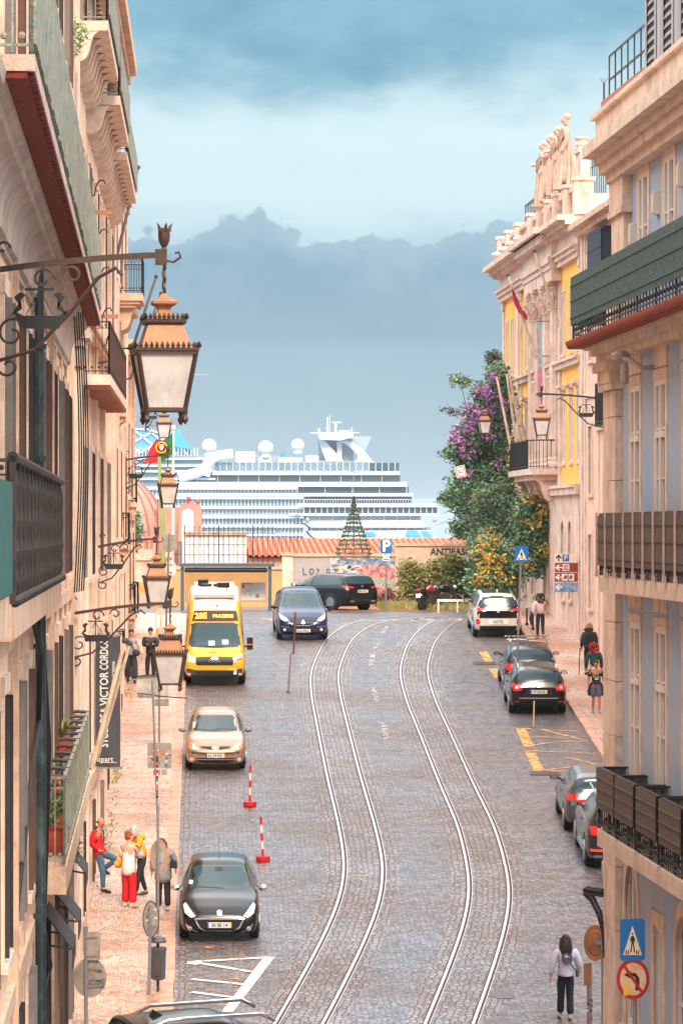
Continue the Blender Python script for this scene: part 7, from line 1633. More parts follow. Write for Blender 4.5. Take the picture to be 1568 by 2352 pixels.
# square prize/hotel sign in the bougainvillea
Y=150.; t=thing('square_sign','small tilted square white sign with a red border among the bougainvillea','sign',tuple(P(1090,1085,Y))); b=t.location
mb=MB(); mb.M=Matrix.Translation((P(1057,1083,Y)-b))@Matrix.Rotation(-.22,4,'Y'); mb.box((-.19,-.03,-.22),(.19,.03,.22)); o=mb.build('panel',PLW,t); mb.M=Matrix.Translation((P(1057,1083,Y)-b))@Matrix.Rotation(-.22,4,'Y'); q=MB(mb.M)
for a_ in ((-.17,-.2,-.14,.2),(.14,-.2,.17,.2),(-.14,-.2,.14,-.17),(-.14,.17,.14,.2)): q.box((a_[0],-.036,a_[1]),(a_[2],-.031,a_[3]))
q.build('border',MC['sign_red'],o); q=MB(mb.M); addtext(q,'JU',(0,-.036,0),(1,0,0),(0,0,1),.22,.015,ext=.003); q.build('lettering',PLK,o); q=MB(); q.bar(P(1062,1078,Y)-b,(0.3,0,.1),.03); q.build('arm',IRON,t)
# white barrier rail behind the motorcycles
Y=153.2; t=thing('barrier_rail','low white barrier rail between the motorcycles and the white hatchback','barrier',(BX(1050,Y),Y,gz(Y))); g=t.location
mb=MB(); mb.box(((P(1003,0,Y)-V(g)).x,-.03,.42),((P(1095,0,Y)-V(g)).x,.03,.52)); mb.build('rail',WHITE,t)
for x in (1006,1050,1090): mb=MB(); mb.bar(((P(x,0,Y)-V(g)).x,0,0),((P(x,0,Y)-V(g)).x,0,.42),.06); mb.build('post',WHITE,t)
# festive wire tree on the wall
Y=166.1; zt=P(0,1140,Y).z; t=thing('festive_tree','cone shaped wire tree with green garlands, lamps and red baubles on top of the wall','ornament',(BX(812,Y),Y,P(0,1271,Y).z)); g=V(t.location); h=zt-g.z
mb=MB(); mb.tube([(0,0,-.3),(0,0,h)],.03,6); 
for k in range(12):
    a=2*PI*k/12; mb.tube([((.75*(1-f)**1.35+.02)*math.cos(a),(.75*(1-f)**1.35+.02)*math.sin(a)*.6,h*f) for f in [i/10 for i in range(11)]],.012,4)
mb.build('wire_frame',IRON,t)
mb=MB(); r_=random.Random(11)
for i in range(6500):
    f=(int(r_.random()*13)+r_.uniform(-.16,.16))/13; f=min(.98,max(.0,f)); a=r_.uniform(0,2*PI); rr=.76*(1-f)**1.35+.03+r_.uniform(-.03,.03); p=V((rr*math.cos(a),rr*math.sin(a)*.6,h*f+r_.uniform(-.03,.03))); d=V((r_.uniform(-1,1),r_.uniform(-1,1),r_.uniform(-1,1))).normalized()*.05; e=d.orthogonal().normalized()*.014
    mb.add([p-d,p+e,p+d,p-e],[(0,1,2,3)])
mb.build('garland',mat('garland_green','#557563',.8,.3,8),t)
mb=MB(); 
for i in range(34): f=r_.choice([0.02,.1,.25,.4,.55,.7]); a=r_.uniform(PI,2*PI); rr=.78*(1-f)**1.35+.05; mb.k=0 if i%2 else 1; mb.sph((rr*math.cos(a),rr*math.sin(a)*.6,h*f),.035,6,5)
for s_ in (-1,1): mb.k=0; mb.sph((s_*.55,-.1,h*.42),.05,8,6)
mb.build('baubles',[mat('bauble_red','#a81f24',.3,.1,6),mat('bauble_gold','#e8d28a',.3,.1,6)],t)
mb=MB(); mb.tube([(0,0,h),(0,0,h+1.0)],.018,6); mb.box((-.12,-.04,h+1.0),(.0,.04,h+1.08)); mb.box((.02,-.03,h+.98),(.12,.03,h+1.04)); mb.build('camera_mast',SIGNBACK,t)
# plant pots on the left third balcony
def Apt(Y,y,z): 
    Mx=Matrix.Translation(A.root.location)@Matrix.Rotation(A.ang,4,'Z'); return Mx@V((A.uY(Y),y,A.z(z)))
TERC=mat('terracotta_pot','#b0482c',.8,.15,5,.2,30); LEAFY=None
# ================= PEOPLE =================
def skinmesh(pts,edges,root,sub=1):
    """pts: {name:(pos,(rx,ry))}; grows one continuous surface"""
    names=list(pts); idx={n_:i for i,n_ in enumerate(names)}
    me=bpy.data.meshes.new('sk'); me.from_pydata([tuple(pts[n_][0]) for n_ in names],[(idx[a],idx[b]) for a,b in edges],[])
    o=bpy.data.objects.new('sk',me); COL.objects.link(o); m=o.modifiers.new('s','SKIN'); m.branch_smoothing=.6; m.use_smooth_shade=True
    sv=me.skin_vertices[0].data
    for n_ in names:
        r=pts[n_][1]; sv[idx[n_]].radius=(r,r) if isinstance(r,(int,float)) else r
        sv[idx[n_]].use_root=(n_==root)
    s=o.modifiers.new('b','SUBSURF'); s.levels=sub; s.render_levels=sub
    bpy.context.view_layer.update(); r=bpy.data.meshes.new_from_object(o.evaluated_get(bpy.context.evaluated_depsgraph_get()))
    out=([v.co.copy() for v in r.vertices],[tuple(p.vertices) for p in r.polygons])
    bpy.data.objects.remove(o); bpy.data.meshes.remove(me); bpy.data.meshes.remove(r)
    return out
SKIN=mat('skin_light','#d9a084',.55,.06,8); SKINR=mat('skin_ruddy','#d08468',.55,.08,8); SKINT=mat('skin_tan','#b97a55',.55,.06,8)
EYE=mat('eye_dark','#241a18',.3,0,1); LIP=mat('lips','#a4524a',.5,0,1)
BASE=dict(pel=(0,0,.95),waist=(0,0,1.10),chest=(.0,0,1.30),neck=(-.01,0,1.45),jaw=(.015,0,1.545),head=(.005,0,1.63),
 hipL=(0,.085,.90),kneeL=(.02,.10,.49),ankL=(-.01,.105,.09),toeL=(.14,.12,.035),
 shL=(0,.18,1.39),elL=(-.03,.235,1.12),wrL=(.06,.25,.89),haL=(.09,.25,.82))
for k_ in list(BASE):
    if k_.endswith('L'): x,y,z=BASE[k_]; BASE[k_[:-1]+'R']=(x,-y,z)
def person(label,loc,face,H=1.70,skin=SKIN,pose={},top=None,topm=None,topr=1.0,sleeve='long',legs=None,legm=None,legr=1.0,flare=0,shoe=BLACKM,hair=None,hairm=None,look=0,coat=0,group=None,tilt=(0,0),collar=None):
    s=H/1.72; J={k:V(v)*s for k,v in BASE.items()}
    for k,v in pose.items(): J[k]=V(v)*s
    t=thing('person',label,'person',tuple(loc),(0,0,face),group)
    R_=dict(pel=(.15,.125),waist=(.135,.115),chest=(.155,.13),neck=.052,jaw=(.062,.062),head=(.082,.095),hip=.088,knee=.058,ank=.04,toe=.034,sh=.072,el=.05,wr=.032,ha=.034)
    def rr(n_,k=1.0,add=0):
        b=R_.get(n_,R_.get(n_[:-1])); 
        return (b[0]*s*k+add,b[1]*s*k+add) if isinstance(b,tuple) else b*s*k+add
    E=[('pel','waist'),('waist','chest'),('chest','neck'),('neck','jaw'),('jaw','head')]
    for q in 'LR': E+=[('pel','hip'+q),('hip'+q,'knee'+q),('knee'+q,'ank'+q),('ank'+q,'toe'+q),('chest','sh'+q),('sh'+q,'el'+q),('el'+q,'wr'+q),('wr'+q,'ha'+q)]
    vs,fs=skinmesh({n_:(J[n_],rr(n_,.92)) for n_ in J},E,'pel')
    mb=MB(); mb.k=0; mb.add(vs,fs)
    # hands: five fingers each
    for q in 'LR':
        w=J['wr'+q];h=J['ha'+q]; d=(h-w).normalized(); side=V((1,0,0)); side=(side-d*side.dot(d)).normalized(); up=d.cross(side)
        for k in range(4):
            b=h+side*(k-1.5)*.018*s; L=(.07,.08,.075,.06)[k]*s; m1=b+d*L*.55; m2=m1+(d*.8+up*(.5 if q=='R' else -.5)).normalized()*L*.5
            mb.tube([b,m1,m2],[.0095*s,.009*s,.006*s],5)
        b=w.lerp(h,.5)+side*.03*s; mb.tube([b,b+(side+d).normalized()*.04*s,b+(side*.6+d).normalized()*.065*s],[.012*s,.0105*s,.007*s],5)
    # face
    hc=J['head']; Mh=Matrix.Translation(hc)@Matrix.Rotation(look,4,'Z')@Matrix.Rotation(tilt[0],4,'Y')
    mb.M=Mh; 
    mb.sph((.012*s,0,-.035*s),1,10,8,(.085*s,.072*s,.10*s)); mb.tube([(.08*s,0,.0),(.108*s,0,-.035*s),(.092*s,0,-.042*s)],[.008*s,.014*s,.012*s],6)
    for y in (-1,1): mb.sph((0,y*.078*s,-.02*s),1,6,5,(.018*s,.01*s,.03*s))
    mb.k=1
    for y in (-1,1): mb.sph((.082*s,y*.03*s,.0),.0095*s,6,5); mb.box((.084*s,y*.03*s-.014*s,.018*s),(.09*s,y*.03*s+.014*s,.024*s))
    mb.k=2; mb.sph((.088*s,0,-.07*s),1,6,5,(.008*s,.024*s,.007*s)); mb.M=None
    body=mb.build('body',[skin,EYE,LIP],t,smooth=True,sharp=80)
    if hair:
        q=MB(Mh)
        c=(-.018*s,0,.028*s)
        if hair=='bald': q.tube([(-.01*s,.08*s,-.02*s),(-.085*s,.05*s,-.03*s),(-.1*s,0,-.03*s),(-.085*s,-.05*s,-.03*s),(-.01*s,-.08*s,-.02*s)],.022*s,6); q.sph((.06*s,0,-.085*s),1,8,6,(.03*s,.045*s,.03*s))
        else:
            q.sph(c,1,14,10,(.095*s,.088*s,.088*s)); q.sph((-.035*s,0,-.01*s),1,12,8,(.08*s,.09*s,.09*s))
            if hair=='bun': q.sph((-.07*s,0,.07*s),.055*s,10,8); q.sph((-.04*s,.03*s,.10*s),.035*s,8,6); q.sph((-.05*s,-.04*s,.09*s),.035*s,8,6)
            if hair=='bob':
                for k in range(16):
                    a=PI*.35+PI*1.3*k/15; x,y=.085*s*math.cos(a),.088*s*math.sin(a); q.tube([(x*.9,y*.9,.02*s),(x*1.15,y*1.15,-.07*s),(x*1.1,y*1.1,-.14*s)],[.03*s,.034*s,.016*s],6)
            if hair=='long':
                r_=random.Random(5)
                for k in range(26):
                    a=PI*.42+PI*1.16*k/25; x,y=.088*s*math.cos(a),.09*s*math.sin(a); L=r_.uniform(.34,.48); q.tube([(x*.9,y*.9,.03*s),(x*1.2-.01,y*1.12,-.10*s),(x*1.1-.03*s,y*1.25,-L*.6*s),(x-.03*s,y*1.1,-L*s)],[.03*s,.034*s,.03*s,.008*s],6)
            if hair=='curly':
                r_=random.Random(6)
                for k in range(70):
                    a=r_.uniform(PI*.35,PI*1.65); z=r_.uniform(-.26,.08)*s; rad=(.09+.04*math.sin((z/s+.26)*9))*s; q.sph((rad*math.cos(a)-.01*s,rad*math.sin(a)*1.15,z),.032*s,6,5)
        q.build('hair',hairm,t,smooth=True)
    if legm:
        k_=legr; P2={'pel':(J['pel']+V((0,0,.02)),rr('pel',1.0,.012)),'wb':(J['pel'].lerp(J['waist'],.55),rr('waist',1.0,.012))}; E2=[('wb','pel')]
        for q in 'LR':
            kn=J['knee'+q]; an=J['ank'+q]
            P2['hip'+q]=(J['hip'+q],rr('hip',1.05*k_,.01)); P2['mid'+q]=(J['hip'+q].lerp(kn,.5),rr('hip',.92*k_,.008)); P2['knee'+q]=(kn,rr('knee',1.1*k_,.012)); E2+=[('pel','hip'+q),('hip'+q,'mid'+q),('mid'+q,'knee'+q)]
            if legs!='shorts': P2['calf'+q]=(kn.lerp(an,.4),rr('knee',.98*k_+flare*.3,.008)); P2['ank'+q]=(kn.lerp(an,.96),rr('ank',1.1*k_+flare,.01)); E2+=[('knee'+q,'calf'+q),('calf'+q,'ank'+q)]
        vs,fs=skinmesh(P2,E2,'pel'); q=MB(); q.add(vs,fs); q.build('shorts' if legs=='shorts' else 'trousers',legm,t,smooth=True,sharp=80)
    if topm:
        P2={'pel':(J['pel']+V((0,0,-.02*s)),rr('pel',1.02*topr,.022)),'waist':(J['waist'],rr('waist',1.08*topr,.02)),'chest':(J['chest'],rr('chest',1.02*topr,.018)),'nk':(J['chest'].lerp(J['neck'],.72),rr('neck',1.3,.012))}; E2=[('pel','waist'),('waist','chest'),('chest','nk')]
        if coat: 
            mid=(J['kneeL']+J['kneeR'])/2; P2['hem']=(J['pel'].lerp(V((mid.x,mid.y,mid.z)),coat),rr('pel',1.15*topr,.04)); E2.append(('hem','pel'))
        for q in 'LR':
            P2['sh'+q]=(J['sh'+q],rr('sh',1.1*topr,.012)); P2['el'+q]=(J['el'+q] if sleeve=='long' else J['sh'+q].lerp(J['el'+q],.75),rr('el',1.15*topr,.012)); E2+=[('chest','sh'+q),('sh'+q,'el'+q)]
            if sleeve=='long': P2['wr'+q]=(J['el'+q].lerp(J['wr'+q],.95),rr('wr',1.2*topr,.012)); E2.append(('el'+q,'wr'+q))
        vs,fs=skinmesh(P2,E2,'chest'); q=MB(); q.add(vs,fs); to=q.build(top or 'jacket',topm,t,smooth=True,sharp=80); t['_']=0; del t['_']
    for q in 'LR':
        a=J['ank'+q];b=J['toe'+q]; d=(b-a); d.z=0; d=d.normalized() if d.length>.01 else V((1,0,0)); m_=MB(); z=b.z-.03*s
        m_.tube([V((a.x,a.y,a.z-.015*s))-d*.04*s,V((a.x,a.y,a.z-.03*s))+d*.04*s,V((b.x,b.y,b.z+.0*s)),V((b.x,b.y,b.z-.005*s))+d*.06*s],[.042*s,.046*s,.040*s,.022*s],8); m_.build('shoe',shoe,t,smooth=True)
    t['s']=s; del t['s']
    return t,J,s
def part(t,name,m,fn,smooth=True):
    q=MB(); fn(q); return q.build(name,m,t,smooth=smooth)
JEANS=mat('blue_denim','#3f6483',.85,.12,6,.2,80); DKJ=mat('black_cloth','#1e2024',.85,.15,5,.2,60)
FC=-PI/2; FA=PI/2
# 1 man in red jacket leaning on the wall, one foot up
g=Gd(240,2064,.13)
walk=lambda d:dict(kneeL=(.16*d,.09,.50),ankL=(.20*d,.09,.10),toeL=(.34*d,.10,.05),kneeR=(.03,-.09,.49),ankR=(-.24*d,-.09,.16),toeR=(-.13,-.10,.05))
t,J,s=person('balding man in a red jacket leaning on the left wall with one knee bent',g,R(-18),1.76,SKINR,
 dict(pel=(-.12,0,.90),waist=(-.15,0,1.06),chest=(-.16,0,1.27),neck=(-.13,0,1.44),jaw=(-.09,0,1.53),head=(-.09,0,1.61),hipL=(-.1,.085,.87),kneeL=(.26,.10,.76),ankL=(-.06,.10,.52),toeL=(.04,.10,.43),hipR=(-.1,-.085,.87),kneeR=(-.0,-.09,.48),ankR=(.0,-.09,.09),toeR=(.14,-.10,.035),
 shL=(-.16,.17,1.37),elL=(-.26,.24,1.12),wrL=(-.08,.18,1.0),haL=(-.02,.14,.98),shR=(-.16,-.17,1.37),elR=(-.22,-.25,1.1),wrR=(-.06,-.19,.96),haR=(-.0,-.16,.93)),
 topm=mat('red_jacket_cloth','#c4101c',.75,.1,5,.2,40),topr=1.22,coat=.22,legm=JEANS,shoe=DKJ,hair='bald',hairm=mat('greying_hair','#6a5a52',.9,.2,20))
part(t,'collar',mat('slate_collar','#33475a',.8,.1,5),lambda q:(q.tube([(-.19*s,.08*s,1.44*s),(-.20*s,-.0,1.47*s),(-.19*s,-.08*s,1.44*s)],.035*s,6),q.tube([(-.04*s,.06*s,1.40*s),(-.02*s,.02*s,1.2*s),(-.03*s,.02*s,1.0*s)],.018*s,6)))
# 2 woman white shirt red trousers
g=Gd(296,2098,.13)
t,J,s=person('red-haired woman in a long white shirt and red side-striped trousers',g,R(62),1.70,SKIN,
 dict(head=(.03,0,1.62),elR=(.12,-.24,1.16),wrR=(.32,-.16,1.18),haR=(.40,-.14,1.22),elL=(.08,.24,1.14),wrL=(.28,.2,1.16),haL=(.36,.18,1.2),kneeL=(.06,.10,.49),ankL=(.06,.12,.09),toeL=(.2,.14,.035),ankR=(-.05,-.13,.09),toeR=(.09,-.15,.035)),
 top='shirt',topm=mat('white_shirt_cloth','#e2dcda',.8,.06,6,.2,40),topr=1.15,coat=.55,legm=mat('red_trousers_cloth','#cc1420',.8,.08,5),legr=1.25,flare=.7,shoe=mat('cream_trainers','#cdbda8',.7,.1,8),hair='bun',hairm=mat('ginger_hair','#9c4a24',.7,.3,25,.3,60),look=-.5)
MUST=mat('mustard_cloth','#e0a010',.75,.12,5,.2,40)
part(t,'shoulder_bag',MUST,lambda q:(q.tube([(.12*s,.16*s,1.42*s),(-.02*s,.24*s,1.3*s),(-.10*s,.24*s,1.05*s)],.022*s,6),q.tube([(.12*s,.16*s,1.42*s),(.16*s,.22*s,1.2*s),(.1*s,.26*s,1.02*s)],.022*s,6),q.sph((0,.26*s,.98*s),1,12,8,(.20*s,.06*s,.10*s))))
part(t,'side_stripes',WHITE,lambda q:[q.tube([(-.0+dx,.115*s+.075*s,.86*s),(.05*s+dx,.105*s+.085*s,.5*s),(.05*s+dx,.12*s+.075*s,.12*s)],.007,5) for dx in (-.03,0,.03)])
# 3 woman in yellow hoodie
g=Gd(323,2072,.13)
t,J,s=person('grey-haired woman in a yellow hoodie and dark leggings greeting the red-haired woman',g,R(205),1.66,SKIN,
 dict(pel=(-.05,0,.93),waist=(-.02,0,1.08),chest=(.06,0,1.27),neck=(.12,0,1.41),jaw=(.18,0,1.49),head=(.19,0,1.57),shL=(.06,.17,1.36),shR=(.06,-.17,1.36),elL=(.2,.23,1.14),wrL=(.30,.12,1.3),haL=(.36,.09,1.34),elR=(.0,-.25,1.1),wrR=(.02,-.26,.86),haR=(.03,-.26,.79),hipL=(-.04,.09,.88),hipR=(-.04,-.09,.88),kneeL=(.10,.1,.48),ankL=(.16,.1,.09),toeL=(.29,.1,.035),kneeR=(-.06,-.1,.48),ankR=(-.2,-.12,.1),toeR=(-.08,-.14,.04)),
 top='hoodie',topm=MUST,topr=1.12,legm=DKJ,legr=.98,shoe=mat('brown_boots','#4a3026',.6,.2,6),hair='bob',hairm=mat('grey_hair','#b9b4ae',.8,.15,25,.3,60))
part(t,'waist_bag',BLACKM,lambda q:(q.sph((.08*s,.14*s,.98*s),1,12,8,(.12*s,.07*s,.09*s)),q.tube([(.1*s,-.14*s,1.38*s),(.14*s,.0,1.2*s),(.1*s,.14*s,1.0*s)],.014*s,5)))
part(t,'hood',MUST,lambda q:q.sph((-.02*s,0,1.40*s),1,12,8,(.10*s,.13*s,.09*s)))
# 4 woman grey coat behind the disc sign
g=Gd(375,2107,.13)
t,J,s=person('brown-haired woman in a long grey coat half hidden by the disc sign',g,R(100),1.68,SKIN,
 dict(pel=(0,0,.94),chest=(.06,.0,1.26),neck=(.10,0,1.40),jaw=(.15,.0,1.48),head=(.17,0,1.55),elR=(.05,-.28,1.14),wrR=(.02,-.30,.95),haR=(.02,-.30,.88),kneeL=(.05,.09,.49)),top='coat',topm=mat('grey_wool_coat','#8d8a86',.95,.25,12,.5,60),topr=1.25,coat=.75,legm=DKJ,legr=1.1,flare=.4,shoe=mat('grey_trainers','#9aa0aa',.7,.1,8),hair='long',hairm=mat('brown_hair','#5a3426',.7,.3,25,.3,60))
part(t,'handbag',BLACKM,lambda q:(q.box((-.22*s,-.28*s,1.0*s),(-.02*s,-.14*s,1.17*s)),q.tube([(-.2*s,-.2*s,1.17*s),(.0,-.1*s,1.42*s),(-.04*s,-.2*s,1.17*s)],.012,5)),False)
# 5 and 6 walkers far left
g=Gd(302,1578,.13)
t,J,s=person('walker in a cream cardigan and wide dark trousers on the far left pavement',g,FC,1.74,SKINR,dict(kneeL=(.12,.11,.5),ankL=(.18,.11,.1),toeL=(.3,.12,.04),kneeR=(.0,-.11,.48),ankR=(-.14,-.11,.14),toeR=(-.02,-.12,.06),elL=(-.02,.30,1.14),wrL=(.03,.33,.9),haL=(.05,.33,.83),elR=(-.02,-.30,1.14),wrR=(.03,-.33,.9),haR=(.05,-.33,.83)),
 top='cardigan',topm=mat('cream_cardigan','#cdbfb0',.85,.1,6,.2,40),topr=1.25,coat=.1,legm=mat('charcoal_trousers','#2b2f38',.85,.15,5),legr=1.5,flare=1.3,shoe=DKJ,hair='short',hairm=mat('dark_brown_hair','#33231d',.7,.2,25))
part(t,'blue_shirt',mat('pale_blue_shirt','#8094a8',.85,.06,6),lambda q:q.tube([(.13*s,0,.93*s),(.16*s,0,1.1*s),(.14*s,0,1.35*s),(.05*s,0,1.44*s)],[.10*s,.10*s,.09*s,.05*s],10))
part(t,'crossbody_bag',BLACKM,lambda q:(q.tube([(.14*s,-.1*s,1.42*s),(.28*s,.03*s,1.2*s),(.26*s,.14*s,1.02*s)],.012,5),q.sph((.24*s,.16*s,.98*s),1,10,8,(.06*s,.13*s,.12*s))))
g=Gd(346,1572,.13)
t,J,s=person('walker in a black jacket looking down at a small device, behind the white box sign',g,FC,1.72,SKIN,dict(elL=(.06,.24,1.14),wrL=(.26,.08,1.2),haL=(.30,.04,1.22),elR=(.06,-.24,1.14),wrR=(.26,-.08,1.2),haR=(.30,-.04,1.22)),topm=mat('black_jacket_cloth','#1d2229',.6,.15,5,.2,40),topr=1.15,coat=.2,legm=DKJ,legr=1.1,shoe=DKJ,hair='short',hairm=MC['dark_brown_hair'],tilt=(.45,0))
part(t,'device',BLACKM,lambda q:q.box((.32*s,-.07*s,1.19*s),(.37*s,.07*s,1.28*s)),False)
# 7 woman walking away far right
g=Gd(1240,1478,.13)
t,J,s=person('woman in pale top, black leggings and red shoes seen from behind, far right pavement',g,FA,1.66,SKIN,dict(walk(.8),elL=(-.04,.26,1.12),wrL=(-.02,.28,.92),haL=(-.02,.29,.86),elR=(.1,-.26,1.14),wrR=(.14,-.28,.95),haR=(.15,-.28,.88)),top='sweater',topm=mat('pinkish_grey_top','#c4b4b4',.85,.15,8,.2,40),topr=1.25,legm=DKJ,legr=.92,shoe=mat('red_shoes','#c01030',.6,.1,6),hair='curly',hairm=MC['dark_brown_hair'])
part(t,'carried_jacket',mat('navy_jacket','#1c2230',.85,.2,5),lambda q:q.tube([(-.02*s,.3*s,1.05*s),(-.04*s,.34*s,.8*s),(-.02*s,.33*s,.55*s)],[.06*s,.09*s,.04*s],8))
# 8 boy in black t-shirt, redhead and backpacker
g=Gd(1368,1648,.13)
t,J,s=person('boy in a printed black t-shirt with a navy jacket round his waist',g,FC,1.62,SKINT,dict(walk(.9),elL=(-.03,.25,1.13),wrL=(.03,.27,.92),haL=(.05,.27,.85),elR=(-.03,-.25,1.13),wrR=(.03,-.27,.92),haR=(.05,-.27,.85)),top='t_shirt',topm=DKJ,topr=1.15,sleeve='short',legs='shorts',legm=mat('mauve_shorts','#5f5874',.85,.1,5),legr=1.4,shoe=mat('grey_trainers2','#8f8f95',.7,.1,8),hair='short',hairm=mat('black_hair','#15110f',.6,.2,25))
def pr(q):
    q.k=0; q.prism([(-.07*s,1.24*s),(.07*s,1.24*s),(.04*s,1.30*s),(-.04*s,1.30*s)],.165*s,.175*s,'x'); q.k=1; addtext(q,'EXPLORE',(.172*s,0,1.19*s),(0,1,0),(0,0,1),.05,.01); q.prism([(-.06*s,1.10*s),(.06*s,1.10*s),(.06*s,1.15*s),(-.06*s,1.15*s)],.165*s,.17*s,'x')
qq=MB(); pr(qq); qq.build('shirt_print',[mat('teal_print','#3a9a8c',.7,.1,8),WHITE],t)
part(t,'tied_jacket',mat('navy_cloth','#22344c',.85,.12,6),lambda q:(q.tube([(.0,.16*s,.98*s),(.13*s,.06*s,1.0*s),(.14*s,-.06*s,1.0*s),(0,-.16*s,.98*s),(-.13*s,0,.98*s),(0,.16*s,.98*s)],.035*s,8),q.tube([(-.08*s,.15*s,.96*s),(-.08*s,.20*s,.75*s),(-.04*s,.22*s,.58*s)],[.05*s,.09*s,.05*s],8),q.tube([(-.08*s,-.15*s,.96*s),(-.08*s,-.20*s,.75*s),(-.04*s,-.22*s,.58*s)],[.05*s,.09*s,.05*s],8)))
g=Gd(1363,1608,.13)
t,J,s=person('woman with curly bright red hair and dark green top, seen from behind',g,FA,1.68,SKIN,walk(.5),top='sweater',topm=mat('bottle_green_top','#1c4a48',.85,.12,6),topr=1.05,legm=mat('white_skirt','#dcd4dc',.8,.05,6),legr=1.35,shoe=DKJ,hair='curly',hairm=mat('crimson_hair','#a0182c',.7,.3,25,.3,60))
g=Gd(1352,1560,.13)
t,J,s=person('blond hiker with a large dark backpack and walking pole ahead of the red-haired woman',g,FA,1.74,SKIN,walk(.5),topm=mat('slate_jacket','#2f4a58',.85,.12,6),topr=1.1,legm=DKJ,shoe=DKJ,hair='bob',hairm=mat('blond_hair','#b98c54',.7,.2,25,.3,60))
part(t,'backpack',mat('dark_backpack','#22282a',.8,.25,6,.3,30),lambda q:(q.sph((-.26*s,0.04*s,1.22*s),1,14,10,(.15*s,.19*s,.30*s)),q.sph((-.26*s,.16*s,1.05*s),.09*s,8,6),q.sph((-.25*s,0.04*s,1.5*s),1,10,8,(.12*s,.17*s,.08*s)),q.sph((-.3*s,0.02*s,.95*s),1,10,8,(.12*s,.2*s,.09*s))))
part(t,'walking_pole',BLACKM,lambda q:q.tube([(.02*s,.3*s,.9*s),(-.06*s,.34*s,.0)],.015,6))
# 9 woman with long dark hair, bottom right
g=Gd(1298,2343)
t,J,s=person('woman with long dark hair, lilac sweatshirt and black trousers walking up the roadway',g,FA+.05,1.66,SKIN,dict(kneeL=(.07,.085,.49),ankL=(.12,.09,.11),toeL=(.25,.1,.05),kneeR=(.0,-.085,.48),ankR=(-.08,-.085,.10),toeR=(.05,-.09,.035),elL=(-.05,.27,1.12),wrL=(-.03,.31,.90),haL=(-.02,.31,.83),elR=(-.04,-.27,1.13),wrR=(.05,-.27,.95),haR=(.10,-.26,.92)),top='sweatshirt',topm=mat('lilac_sweatshirt','#c3bac8',.85,.06,5,.25,30),topr=1.22,coat=.12,legm=mat('black_denim','#1b2428',.85,.15,5,.2,60),legr=1.05,flare=.6,shoe=mat('beige_shoes','#c9a890',.7,.1,8),hair='long',hairm=mat('near_black_hair','#2a1f1c',.45,.3,30,.4,60))
def emb(q):
    q.k=0; q.M=Matrix.Translation((-.188*s,0,1.26*s))@Matrix.Rotation(PI/2,4,'Y'); q.lathe([(.105*s,-.006),(.115*s,-.006),(.115*s,.004),(.105*s,.004)],(0,0,0),20); q.k=1; q.lathe([(.085*s,-.004),(.02*s,-.008)],(0,0,0),7); q.k=2; q.sph((-.04*s,.02*s,-.008),.035*s,8,6); q.k=3; q.sph((-.02*s,-.035*s,-.008),.028*s,8,6)
qq=MB(); emb(qq); qq.build('back_emblem',[mat('emblem_blue','#3c5a7a',.7,.1,6),mat('emblem_red','#b04a3c',.7,.2,6),mat('emblem_gold','#dfae48',.7,.1,6),mat('emblem_teal','#3c8a8c',.7,.1,6)],t)
part(t,'shoulder_strap',BLACKM,lambda q:q.tube([(-.10*s,.08*s,1.44*s),(-.175*s,0,1.3*s),(-.18*s,-.1*s,1.12*s),(-.10*s,-.22*s,.98*s)],.013,5))
part(t,'phone',BLACKM,lambda q:q.box((.10*s,-.29*s,.86*s),(.12*s,-.22*s,.99*s)),False)
# 10 person behind the black estate
g=V((BX(772,161.5),161.5,gz(161.5)))
person('balding person in a red and navy jacket standing behind the black crossover',g,R(20),1.72,SKINR,{},topm=mat('navy_red_jacket','#24304c',.8,.1,5,col2='#8c2030'),topr=1.15,legm=JEANS,shoe=DKJ,hair='bald',hairm=MC['greying_hair'])
# ================= VEGETATION =================
def leafmat(name,cols,rough=.6):
    m,n,l,b=nodes_of(name); g=n.new('ShaderNodeNewGeometry'); r=n.new('ShaderNodeValToRGB'); l.new(g.outputs['Random Per Island'],r.inputs[0]); e=r.color_ramp.elements
    while len(e)<len(cols): e.new(.5)
    for i,c in enumerate(cols): e[i].position=i/(len(cols)-1) if len(cols)>1 else 0; e[i].color=lin(c)+(1,)
    tc=n.new('ShaderNodeTexCoord'); nz_=n.new('ShaderNodeTexNoise'); nz_.inputs['Scale'].default_value=1.6; nz_.inputs['Detail'].default_value=3; l.new(tc.outputs['Object'],nz_.inputs[0])
    mr=n.new('ShaderNodeMapRange'); l.new(nz_.outputs[0],mr.inputs[0]); mr.inputs[1].default_value=.3; mr.inputs[2].default_value=.7; mr.inputs[3].default_value=.65; mr.inputs[4].default_value=1.35
    mx=n.new('ShaderNodeVectorMath'); mx.operation='SCALE'; l.new(r.outputs[0],mx.inputs[0]); l.new(mr.outputs[0],mx.inputs['Scale']); l.new(mx.outputs[0],b.inputs['Base Color'])
    b.inputs['Roughness'].default_value=rough; b.inputs['Subsurface Weight'].default_value=0.0
    return m
GRNM=leafmat('leaf_green',['#42603a','#587a48','#6f9052','#8ca45e','#4c6c42']); GRND=leafmat('leaf_dark_green',['#3a5640','#50745a','#6c9470','#90ac82','#46664e']); GOLD=leafmat('leaf_gold',['#d49a38','#e0b44c','#c48a34','#a9a048','#7f8a40']); PURP=leafmat('bougainvillea_bract',['#9c58a4','#b878bc','#86488e','#cc90c8','#6a7a5a']); HEDGE=leafmat('hedge_leaf',['#6e7e42','#8e9850','#5c6e3c','#a08e56','#7c6c42','#aca860']); REDDY=leafmat('reddish_twig_leaf',['#6a3c30','#8c5644','#7a4a3a']); PALE=leafmat('pale_flower',['#d8d8c0','#b8c09c','#8ca070'])
